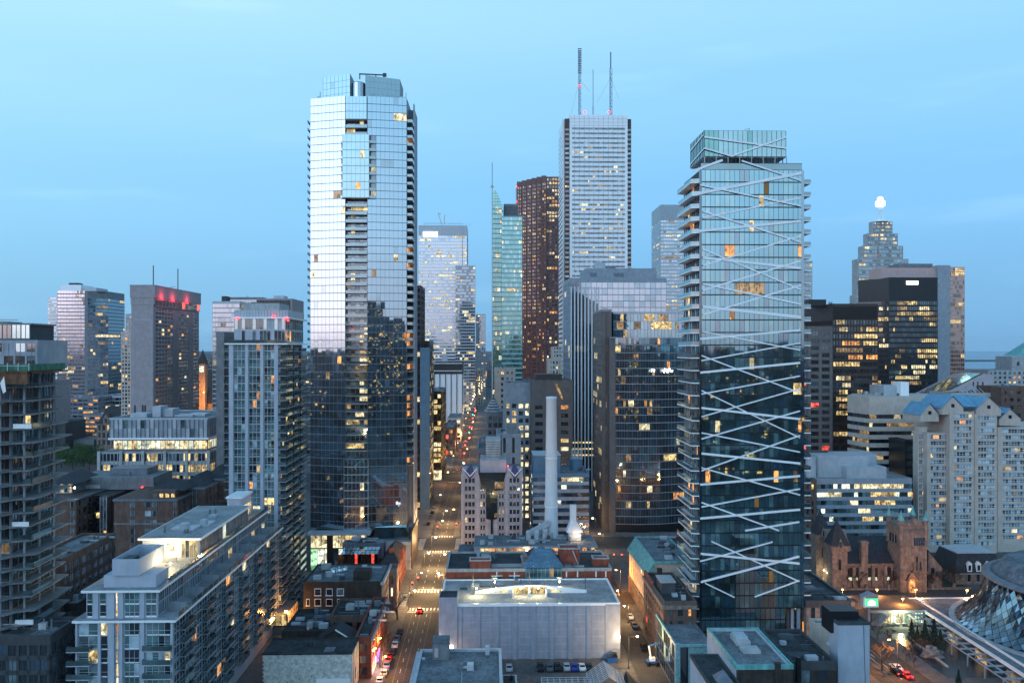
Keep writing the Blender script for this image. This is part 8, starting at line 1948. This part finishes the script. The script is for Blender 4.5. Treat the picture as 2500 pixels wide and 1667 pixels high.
# ------------------------------------------------------------------ trees
def tube(vs, fs, p, q, r0, r1, n=5):
    p, q = Vector(p), Vector(q)
    d = (q - p).normalized()
    u = d.orthogonal().normalized(); w = d.cross(u)
    i0 = len(vs)
    for c, r in ((p, r0), (q, r1)):
        for k in range(n):
            a = 2 * PI * k / n
            vs.append(tuple(c + u * r * math.cos(a) + w * r * math.sin(a)))
    fs.extend([(i0 + k, i0 + (k + 1) % n, i0 + n + (k + 1) % n, i0 + n + k) for k in range(n)])
def bare_tree(x, y, h, label, seed, spread=1.0, z=.15, group='bare street trees'):
    r = random.Random(seed)
    b = B('bare_tree', label, 'tree', (x, y, z), group)
    tv, tf, cv, cf_ = [], [], [], []
    top = Vector((x + r.uniform(-.3, .3), y, z + h * .38))
    tube(tv, tf, (x, y, z), top, h * .028, h * .02, 7)
    def grow(p, d, L_, rad_, lvl):
        q = p + d * L_
        tube(cv if lvl > 0 else tv, cf_ if lvl > 0 else tf, p, q, rad_, rad_ * .6, 4 if lvl > 1 else 5)
        if lvl >= 5: return
        for _ in range(3 if lvl < 4 else 2):
            nd = (d + Vector((r.uniform(-1, 1) * spread, r.uniform(-1, 1) * spread, r.uniform(-.25, .6))) * .75).normalized()
            grow(p + d * L_ * r.uniform(.6, 1), nd, L_ * r.uniform(.6, .82), max(.018, rad_ * .58), lvl + 1)
    for k in range(4):
        a = k * PI / 2 + r.uniform(-.4, .4)
        grow(top - Vector((0, 0, h * .06 * k)), Vector((math.cos(a) * .6, math.sin(a) * .6, .8)).normalized(), h * .2, h * .014, 0)
    b.mesh('trunk', tv, tf, 'bark'); b.mesh('crown', cv, cf_, 'twig')
def leafy(x, y, h, w, label, seed, mat='foliage', name='park_tree', cat='tree', group='green park trees', n=1100, z=.1, conic=False):
    r = random.Random(seed)
    b = B(name, label, cat, (x, y, z), group)
    tv, tf, cv, cf_ = [], [], [], []
    tube(tv, tf, (x, y, z), (x, y, z + h * (.9 if conic else .55)), h * .03, h * .008, 6)
    for k in range(5):
        a = r.uniform(0, 2 * PI); tube(tv, tf, (x, y, z + h * .35), (x + math.cos(a) * w * .3, y + math.sin(a) * w * .3, z + h * .7), h * .012, h * .004, 4)
    cl = [(r.gauss(0, .28) * w, r.gauss(0, .28) * w, h * r.uniform(.42, .92), r.uniform(.16, .3) * w) for _ in range(9)]
    for _ in range(n):
        if conic:
            t = r.random() ** .7; a = r.uniform(0, 2 * PI); rr_ = w * .5 * (1 - t) * (.6 + .4 * r.random()) * (.8 + .2 * math.sin(t * 40)); px_ = (x + rr_ * math.cos(a), y + rr_ * math.sin(a), z + h * (.08 + .92 * t))
        else:
            c = r.choice(cl); v = Vector((r.gauss(0, 1), r.gauss(0, 1), r.gauss(0, 1))).normalized() * c[3] * r.uniform(.6, 1.1); px_ = (x + c[0] + v.x, y + c[1] + v.y, z + c[2] + v.z * .8)
        s = h * r.uniform(.018, .036)
        i0 = len(cv); u = Vector((r.uniform(-1, 1), r.uniform(-1, 1), r.uniform(-1, 1))).normalized(); w_ = u.orthogonal().normalized()
        p = Vector(px_); cv.extend([tuple(p + u * s), tuple(p + w_ * s * .8), tuple(p - u * s), tuple(p - w_ * s * .8)]); cf_.append((i0, i0 + 1, i0 + 2, i0 + 3))
    b.mesh('trunk', tv, tf, 'bark'); b.mesh('crown', cv, cf_, mat)
bare_tree(-30.2, 275, 10, 'leafless street tree beside the near crossing on the left pavement', 1)
bare_tree(-30.2, 246, 7, 'small leafless street tree behind the parked cars', 2)
bare_tree(-30.5, 234, 8, 'leafless street tree beside the lit shopfronts at the bottom', 3)
bare_tree(X(2150, 229), 228, 9, 'spreading leafless tree on the wide street at the bottom right', 4)
for k, (px_, yy, h) in enumerate(((2064, 305, 9), (2100, 304.5, 8), (2172, 304.5, 11), (2300, 304.5, 9), (2330, 305, 10), (2275, 305, 7), (2195, 305, 7))):
    bare_tree(X(px_, yy), yy, h, ('leafless tree in front of the left church spires', 'bushy leafless tree below the first nave windows', 'tall leafless tree against the dark nave roof', 'leafless tree right of the bell tower', 'leafless tree in front of the mansard house', 'small leafless tree beside the church transept', 'small leafless tree at the foot of the bell tower')[k], 20 + k, 1.2)
for k, (px_, py_) in enumerate(((2143, 1570), (2172, 1580), (2212, 1625), (2232, 1640))):
    yy = GY(py_); bare_tree(X(px_, yy), yy, 5, ('thin leafless sapling farthest along the wide street pavement', 'thin leafless sapling under the arched street lamp', 'thin leafless sapling beside the white car', 'thin leafless sapling nearest the bottom right street corner')[k], 40 + k, .6)
for k, (px_, yy, h, w) in enumerate(((2226, 249, 7, 3.4), (2240, 247, 5.5, 3), (2258, 245, 8, 5), (2281, 243, 9, 4.5), (2296, 240, 7, 4))):
    leafy(X(px_, yy), yy, h, w, ('slim conifer at the left end of the pond planting', 'small conifer second from the left by the pond', 'bushy conifer in the middle of the pond planting', 'tallest conifer behind the boulder', 'conifer right of the boulder by the pergola')[k], 60 + k, 'conifer', 'conifer', 'tree', 'conifers by the pond', 1200, .2, True)
leafy(X(2335, 212), 211, 6.5, 3.2, 'dark conifer at the bottom edge beside the plaza', 70, 'conifer', 'conifer', 'tree', 'conifers by the pond', 1200, .2, True)
leafy(X(2248, 243), 242.5, 3.5, 5, 'rusty brown shrub at the pond edge', 71, 'wood_brown', 'pond_shrub', 'shrub', None, 900, .2)
pl_ = ((98, 640, 15, 17), (122, 625, 14, 18), (150, 632, 15, 18), (178, 620, 14, 17), (205, 640, 15, 17), (232, 648, 14, 16), (110, 660, 15, 17), (190, 664, 15, 16), (218, 615, 14, 16), (138, 605, 14, 17))
for k, (px_, yy, h, w) in enumerate(pl_):
    leafy(X(px_, yy), yy, h, w, 'spring green tree in the park beyond the brown apartments', 80 + k, n=1500)
# ------------------------------------------------------------------ vehicles
def car_meshes():
    prof = [(-2.25, .35), (-2.3, .75), (-2.15, .95), (-1.55, 1.02), (-.95, 1.42), (.55, 1.45), (1.2, 1.0), (2.05, .86), (2.3, .65), (2.3, .35)]
    def ext(p, w, inset=None):
        n = len(p); v, f = [], []
        for s in (-1, 1):
            for x, z in p: v.append((s * (w - (.16 if z > 1.1 else 0)), x, z))
        f.append(tuple(range(n))); f.append(tuple(range(n, 2 * n))[::-1])
        f += [(i, n + i, n + (i + 1) % n, (i + 1) % n) for i in range(n)]
        return v, f
    return ext(prof, .9), ext([(-1.42, 1.02), (-.93, 1.36), (.5, 1.385), (1.06, 1.02)], .92)
(cbv, cbf), (cgv, cgf) = car_meshes()
CAR = {}
def cmesh(nm, v, f, m):
    k = (nm, m)
    if k not in CAR:
        me = bpy.data.meshes.new(nm); me.from_pydata(v, [], f); me.materials.append(MATS[m]); CAR[k] = me
    return CAR[k]
wv, wf = [], []
for s in (-.11, .11):
    for k in range(12): wv.append((s, .33 * math.cos(k * PI / 6), .33 * math.sin(k * PI / 6)))
wf = [tuple(range(12))[::-1], tuple(range(12, 24))] + [(k, (k + 1) % 12, 12 + (k + 1) % 12, 12 + k) for k in range(12)]
bxv = [tuple(v) for v in UB_V]
def car(x, y, heading, m, label, lights=False, tall=1.0, cat='car', z=0.0, group='cars', name='car'):
    root = bpy.data.objects.new(name, None); col.objects.link(root)
    root.location = (x, y, z); root.rotation_euler = (0, 0, heading); root['label'] = label; root['category'] = cat; root['group'] = group
    def part(nm, me, loc=(0, 0, 0), sc_=(1, 1, 1)):
        o = bpy.data.objects.new(nm, me); col.objects.link(o); o.parent = root; o.location = loc; o.scale = sc_; return o
    part('body', cmesh('car_body', cbv, cbf, m), sc_=(1, 1, tall)); part('window_glass', cmesh('car_glass_band', cgv, cgf, 'car_glass'), sc_=(1, 1, tall))
    part('windscreen', cmesh('pane', bxv, UB_F, 'car_glass'), (0, .9, 1.21 * tall), (1.4, .62, .03)).rotation_euler = (-.6, 0, 0)
    part('rear_window', cmesh('pane', bxv, UB_F, 'car_glass'), (0, -1.28, 1.22 * tall), (1.4, .6, .03)).rotation_euler = (.62, 0, 0)
    for sx in (-.82, .82):
        for sy in (-1.4, 1.4):
            w_ = part('wheel', cmesh('car_wheel', wv, wf, 'rubber'), (sx, sy, .33))
            r_ = part('rim', cmesh('car_wheel_rim', wv, wf, 'chrome'), (.02 if sx > 0 else -.02, 0, 0), (1, .6, .6)); r_.parent = w_
        part('headlight', cmesh('lampbox', bxv, UB_F, 'head_white' if lights else 'chrome'), (sx * .8, 2.26, .68 * tall), (.32, .12, .16))
        part('taillight', cmesh('lampbox', bxv, UB_F, 'tail_red' if lights else 'car_red'), (sx * .85, -2.26, .82 * tall), (.3, .12, .2))
        part('wing_mirror', cmesh('mirrorbox', bxv, UB_F, m), (sx * 1.2, .75, 1.0 * tall), (.18, .12, .14))
    if lights:
        for sx in (-.7, .7):
            li = bpy.data.lights.new('tail_light', 'POINT'); li.energy = 14; li.color = (1, .06, .03); o = bpy.data.objects.new('tail_light', li); col.objects.link(o); o.parent = root; o.location = (sx, -2.7, .8)
    return root
def ground_car(px, py, *a, **k):
    yy = GY(py); return car(X(px, yy), yy, *a, **k)
ground_car(1024, 1491, 0, 'car_red', 'red car with glowing tail lights driving away past the crossing', True)
for k, (px_, py_, m, lb) in enumerate(((977, 1543, 'car_black', 'black car at the far end of the parked row'), (969, 1560, 'car_grey', 'dark grey car behind the black one in the parked row'), (965, 1574, 'car_white', 'white car in the middle of the parked row'), (957, 1592, 'car_black', 'black car just in front of the parked white car'), (949, 1611, 'car_red', 'dark red parked car beside the shopfronts'), (945, 1625, 'car_grey', 'grey car parked third from the bottom edge'), (938, 1643, 'car_silver', 'silver car parked second from the bottom edge'), (928, 1661, 'car_white', 'white car cut by the bottom edge of the parked row'))):
    ground_car(px_, py_, 0, m, lb, group='cars parked along the left kerb', tall=1.1 if m == 'car_grey' else 1)
for k, (px_, m, lb, t_) in enumerate(((1243, 'car_silver', 'silver car parked alone left of the row below the theatre wall', 1), (1319, 'car_black', 'black off-roader first in the row below the theatre wall', 1.25), (1342, 'car_grey', 'dark grey car second in the row below the theatre wall', 1), (1361, 'car_black', 'black van-like car third in the row below the theatre wall', 1.25), (1383, 'car_silver', 'silver off-roader fourth in the row below the theatre wall', 1.15), (1402, 'car_blue', 'bright blue car in the row below the theatre wall', 1), (1421, 'car_white', 'white hatchback in the row below the theatre wall', 1), (1437, 'car_black', 'black car last in the row next to the steel frame', 1))):
    car(X(px_, 231), 231, PI, m, lb, tall=t_, z=.15, group='cars parked below the theatre wall')
ground_car(1538, 1511, PI, 'car_silver', 'white sedan on the side street near the theatre corner', group='cars on the side street')
ground_car(1549, 1533, PI, 'car_grey', 'silver grey sedan on the side street behind the white one', group='cars on the side street')
ground_car(1572, 1588, PI, 'car_black', 'black pickup on the side street under the arched lamp', tall=1.15, group='cars on the side street')
ground_car(2188, 1643, 0, 'car_white', 'white car with lights on the wide street at the right', True, group='cars on the wide street')
ground_car(2190, 1655, 0, 'car_black', 'black car with tail lights on the wide street', True, tall=1.1, group='cars on the wide street')
ground_car(2212, 1662, 0, 'car_red', 'red-lit car at the bottom of the wide street', True, group='cars on the wide street')
for k, (px_, py_) in enumerate(((1066, 1226), (1060, 1240), (1056, 1252), (1051, 1263), (1046, 1280))):
    ground_car(px_, py_, 0, ('car_black', 'car_grey', 'car_black', 'car_grey', 'car_black')[k], ('farthest dark car parked on the street beyond the second crossing', 'grey car second in the far parked row', 'black car in the middle of the far parked row', 'grey car fourth in the far parked row', 'black car nearest in the far parked row')[k], group='cars parked beyond the second crossing')
rngc = random.Random(17)
for k in range(10):
    yy = 610 + k * 36 + rngc.uniform(-8, 8)
    car(rngc.choice((-25.5, -22.5, -19.5)), yy, 0, rngc.choice(('car_black', 'car_grey', 'car_white')), 'distant car with red tail lights in the street canyon', True, group='cars far down the street')
# boom lift on the side street
yy = GY(1625)
bl = B('boom_lift', 'blue and white boom lift with folded arm parked on the side street', 'lift', (X(1592, yy), yy, 0))
xx = X(1592, yy)
bl.box('chassis', xx - 1.6, xx + 1.6, yy - 1, yy + 1, .5, 1.2, 'lift_blue'); bl.box('turret', xx - .7, xx + .8, yy - .8, yy + .8, 1.2, 2.1, 'white_panel')
for sx in (-1.2, 1.2):
    for sy in (-1.1, 1.1): bl.lathe('wheel', [(.5, 0), (.5, 1.0)], (xx + sx, yy + sy), 'rubber', 12)
bl.bar('boom', 'white_panel', (xx - .4, yy, 2), (xx - .9, yy, 5.2), .45); bl.bar('boom', 'lift_blue', (xx - .9, yy, 5.2), (xx + 2.2, yy, 6.2), .4); bl.bar('boom', 'lift_blue', (xx + 2.2, yy, 6.2), (xx + 2.6, yy, 4.2), .3); bl.box('basket', xx + 2.0, xx + 3.4, yy - .6, yy + .6, 3.6, 4.8, 'lift_blue')
for k, m in enumerate(('net_green', 'lift_blue', 'teal_panel')):
    bn = B('wheeled_bin', ('green wheeled bin beside the loft building', 'blue wheeled bin beside the loft building', 'teal wheeled bin nearest the turquoise screen')[k], 'bin', (X(1612 + 9 * k, 217 - 2 * k), 217 - 2 * k, .15))
    x_, y_ = bn.loc.x, bn.loc.y
    bn.prism('body', [(x_ - .5, y_ - .5), (x_ + .5, y_ - .5), (x_ + .5, y_ + .5), (x_ - .5, y_ + .5)], .2, 1.3, m); bn.box('lid', x_ - .56, x_ + .56, y_ - .56, y_ + .56, 1.3, 1.42, 'black_metal')
# ------------------------------------------------------------------ street lamps and signals
def lamp(px, py, h, kind, label, e, group, arm=1.6):
    yy = (CH - h) * F / (py - HY)
    x = X(px, yy)
    m, c = (('lamp_orange', ORANGE) if kind == 'o' else ('lamp_white', WARM))
    b = B('street_lamp', label, 'street lamp', (x + arm, yy, 0), group)
    b.lathe('pole', [(.13, 0), (.11, h * .5), (.08, h + .3)], (x + arm, yy), 'pole_metal', 8); b.lathe('base', [(.28, 0), (.25, .6), (.14, .8)], (x + arm, yy), 'pole_metal', 8)
    if arm: b.bar('arm', 'pole_metal', (x + arm, yy, h - .1), (x + .2 * (1 if arm > 0 else -1), yy, h + .35), .12)
    b.box('lamp_head', x - .45, x + .35, yy - .22, yy + .22, h + .22, h + .4, 'pole_metal')
    o = b.lathe('lamp_globe', [(.08, h - .12), (.3, h - .02), (.32, h + .12), (.2, h + .21)], (x, yy), m, 10, smooth=True)
    add_light(b, 'lamp_light', (x, yy, h - .45), e, c, .3)
LW = 'lamps along the one-way street'
for k, (px_, py_) in enumerate(((1012, 1440), (1029, 1396), (1047, 1348), (1064, 1310), (1081, 1270), (1070, 1398), (1086, 1352), (1090, 1246))):
    lamp(px_, py_, 6.5, 'w', ('white street lamp by the left end of the near crossing', 'white street lamp just before the second crossing, left kerb', 'white street lamp at the left end of the second crossing', 'white street lamp at the far side of the second crossing', 'white street lamp beyond the second crossing, left kerb', 'white street lamp on the right kerb past the near crossing', 'white street lamp on the right kerb at the second crossing', 'farthest separate white street lamp on the left kerb')[k], 6000, LW, -1.8 if px_ not in (1070, 1086) else 1.8)
for k, (px_, py_) in enumerate(((916, 1579), (941, 1599), (928, 1554))):
    lamp(px_, py_, 6, 'o', ('orange lamp on the red brick shopfronts', 'orange lamp above the parked dark red car', 'small orange lamp higher up the shopfront row')[k], 2400, 'lamps along the left shopfronts', -.8)
lamp(1504, 1393, 9, 'o', 'bright orange street lamp at the red brick hall corner', 6000, 'lamps on the side street', .01 + 1.6)
lamp(1508, 1444, 6, 'w', 'white lamp at the theatre corner on the side street', 2600, 'lamps on the side street', -1.2)
lamp(1525, 1481, 5.5, 'w', 'white lamp low over the side street crossing', 3000, 'lamps on the side street', 1.2)
lamp(1556, 1556, 9, 'w', 'arched white street lamp in front of the brick lofts', 5500, 'lamps on the side street', -2.4)
lamp(1464, 1304, 8, 'w', 'white lamp on the side street beside the faceted glass offices', 2200, 'lamps on the side street', 1.5)
lamp(1447, 1266, 8, 'w', 'farther white lamp past the blue-banded office', 2200, 'lamps on the side street', 1.5)
for k, (px_, py_) in enumerate(((2057, 1445), (2141, 1446), (2236, 1447), (2361, 1449), (2204, 1469), (2170, 1570))):
    lamp(px_, py_, 7 if k < 5 else 9, 'o', ('orange street lamp at the left spires of the church', 'orange street lamp above the video sign', 'orange street lamp in front of the bell tower door', 'orange street lamp beside the mansard house', 'orange street lamp on the near side of the church street', 'orange arched street lamp over the wide street by the pond')[k], 3800 if k < 4 else (4500 if k == 4 else 8000), 'orange lamps round the church', .01 if k < 5 else 2.4)
lamp(2247, 1470, 5.2, 'w', 'white lamp at the left corner of the hall podium', 900, 'lamps on the hall podium', .01)
lamp(2357, 1470, 5.2, 'w', 'white lamp at the right of the hall podium edge', 900, 'lamps on the hall podium', .01)
for k in range(18):
    yy = 420 + k * 42; side = -29.5 if k % 2 else -15.5
    b = B('street_lamp', 'distant street lamp on the %s kerb of the street canyon' % ('left' if k % 2 else 'right'), 'street lamp', (side, yy, 0), 'lamps far down the street ' + ('left' if k % 2 else 'right'))
    b.box('pole', side - .12, side + .12, yy - .12, yy + .12, 0, 8.2, 'pole_metal'); b.bar('arm', 'pole_metal', (side, yy, 8.1), (side + (2.4 if k % 2 else -2.4), yy, 8.4), .14)
    b.box('lamp_head', side + (2 if k % 2 else -2.8), side + (2.8 if k % 2 else -2), yy - .3, yy + .3, 8.05, 8.35, 'lamp_far' if k % 3 else 'lamp_orange')
    add_light(b, 'lamp_light', (side + (2.4 if k % 2 else -2.4), yy, 7.6), 4200, WARM if k % 3 else ORANGE, .3)
def signal(px, py, h, label, m='signal_red', arm=2.0):
    yy = (CH - h) * F / (py - HY); x = X(px, yy)
    b = B('traffic_signal', label, 'traffic light', (x + arm, yy, 0), 'traffic signals')
    b.lathe('pole', [(.1, 0), (.08, h + .8)], (x + arm, yy), 'pole_metal', 8); b.bar('arm', 'pole_metal', (x + arm, yy, h + .5), (x, yy, h + .6), .1)
    b.box('housing', x - .24, x + .24, yy - .15, yy + .2, h - .8, h + .5, 'black_metal')
    for k_, mm in enumerate(('signal_red', 'rubber', 'rubber') if m == 'signal_red' else ('rubber', 'rubber', 'signal_green')): b.box('lens', x - .2, x + .2, yy - .24, yy - .15, h + .1 - k_ * .42, h + .44 - k_ * .42, mm)
for k, (px_, py_, a_) in enumerate(((1021, 1409, -1.5), (1007, 1421, -1.2), (1068, 1285, -2), (1114, 1278, 2), (1071, 1406, 2.5), (1016, 1290, -1), (1499, 1356, -1.4), (1518, 1357, 1.4))):
    signal(px_, py_, 5, ('red traffic signal at the left of the near crossing', 'lower red traffic signal at the near crossing', 'red traffic signal on the left of the second crossing', 'red traffic signal on the right of the second crossing', 'red traffic signal on the right kerb by the brick hall', 'red traffic signal beside the tallest glass tower', 'red traffic signal left on the side street crossing', 'red traffic signal right on the side street crossing')[k], arm=a_)
for k in range(12):
    yy = 610 + k * 55
    b = B('traffic_signal', 'tiny distant red traffic signal in the street canyon', 'traffic light', (-16, yy, 0), 'far traffic signals')
    b.box('pole', -16.1, -15.9, yy, yy + .2, 0, 6, 'pole_metal'); b.bar('arm', 'pole_metal', (-16, yy, 6), (-19 - k % 3, yy, 6), .12); b.box('lens', -19.4 - k % 3, -18.6 - k % 3, yy - .2, yy, 5.2, 6.1, 'signal_red' if k % 4 else 'signal_green')
# orange glow of the alley between the glass-bay tower and the warehouse
al = B('alley_lamp', 'bright orange lamp in the alley below the glass-bay tower', 'street lamp', (X(700, 262), 262, 0))
al.box('pole', X(700, 262) - .1, X(700, 262) + .1, 262, 262.2, 0, 7, 'pole_metal'); al.piece('lamp_head', 'lamp_orange', (X(698, 262), 262, 7.1), (.7, .5, .4)); add_light(al, 'lamp_light', (X(706, 262), 263, 6.6), 4500, ORANGE)
al2 = B('alley_wall_lamp', 'orange wall lamp low in the alley beside the warehouse', 'lamp', (X(662, 262), 262, 0))
al2.box('bracket', X(664, 262) - .1, X(664, 262) + .1, 261, 262, 5.6, 5.8, 'pole_metal'); al2.piece('lamp_head', 'lamp_orange', (X(664, 262), 260.8, 5.6), (.6, .5, .4)); add_light(al2, 'lamp_light', (X(667, 262), 260, 5.2), 2500, ORANGE)
# ------------------------------------------------------------------ evening air
hm = bpy.data.materials.new('haze_air'); hm.use_nodes = True
hn, hl = hm.node_tree.nodes, hm.node_tree.links
hn.remove(hn['Principled BSDF'])
pv = hn.new('ShaderNodeVolumePrincipled')
pv.inputs['Color'].default_value = (0.80, 0.90, 1.0, 1)
pv.inputs['Density'].default_value = HAZE
pv.inputs['Anisotropy'].default_value = 0.0
hl.new(pv.outputs[0], hn['Material Output'].inputs['Volume'])
HX = 25000
hv = [(x, y, z) for x in (-HX, HX) for y in (-HX, HX) for z in (-1.05, 345)]
me = bpy.data.meshes.new('haze'); me.from_pydata(hv, [], UB_F); me.materials.append(hm)
o = bpy.data.objects.new('haze', me); col.objects.link(o); o['kind'] = 'stuff'; o['label'] = 'thin evening haze over the whole city'; o['category'] = 'haze'
for t_ in THINGS: t_.finish()
print('OBJECTS MADE', N_OBJ[0])
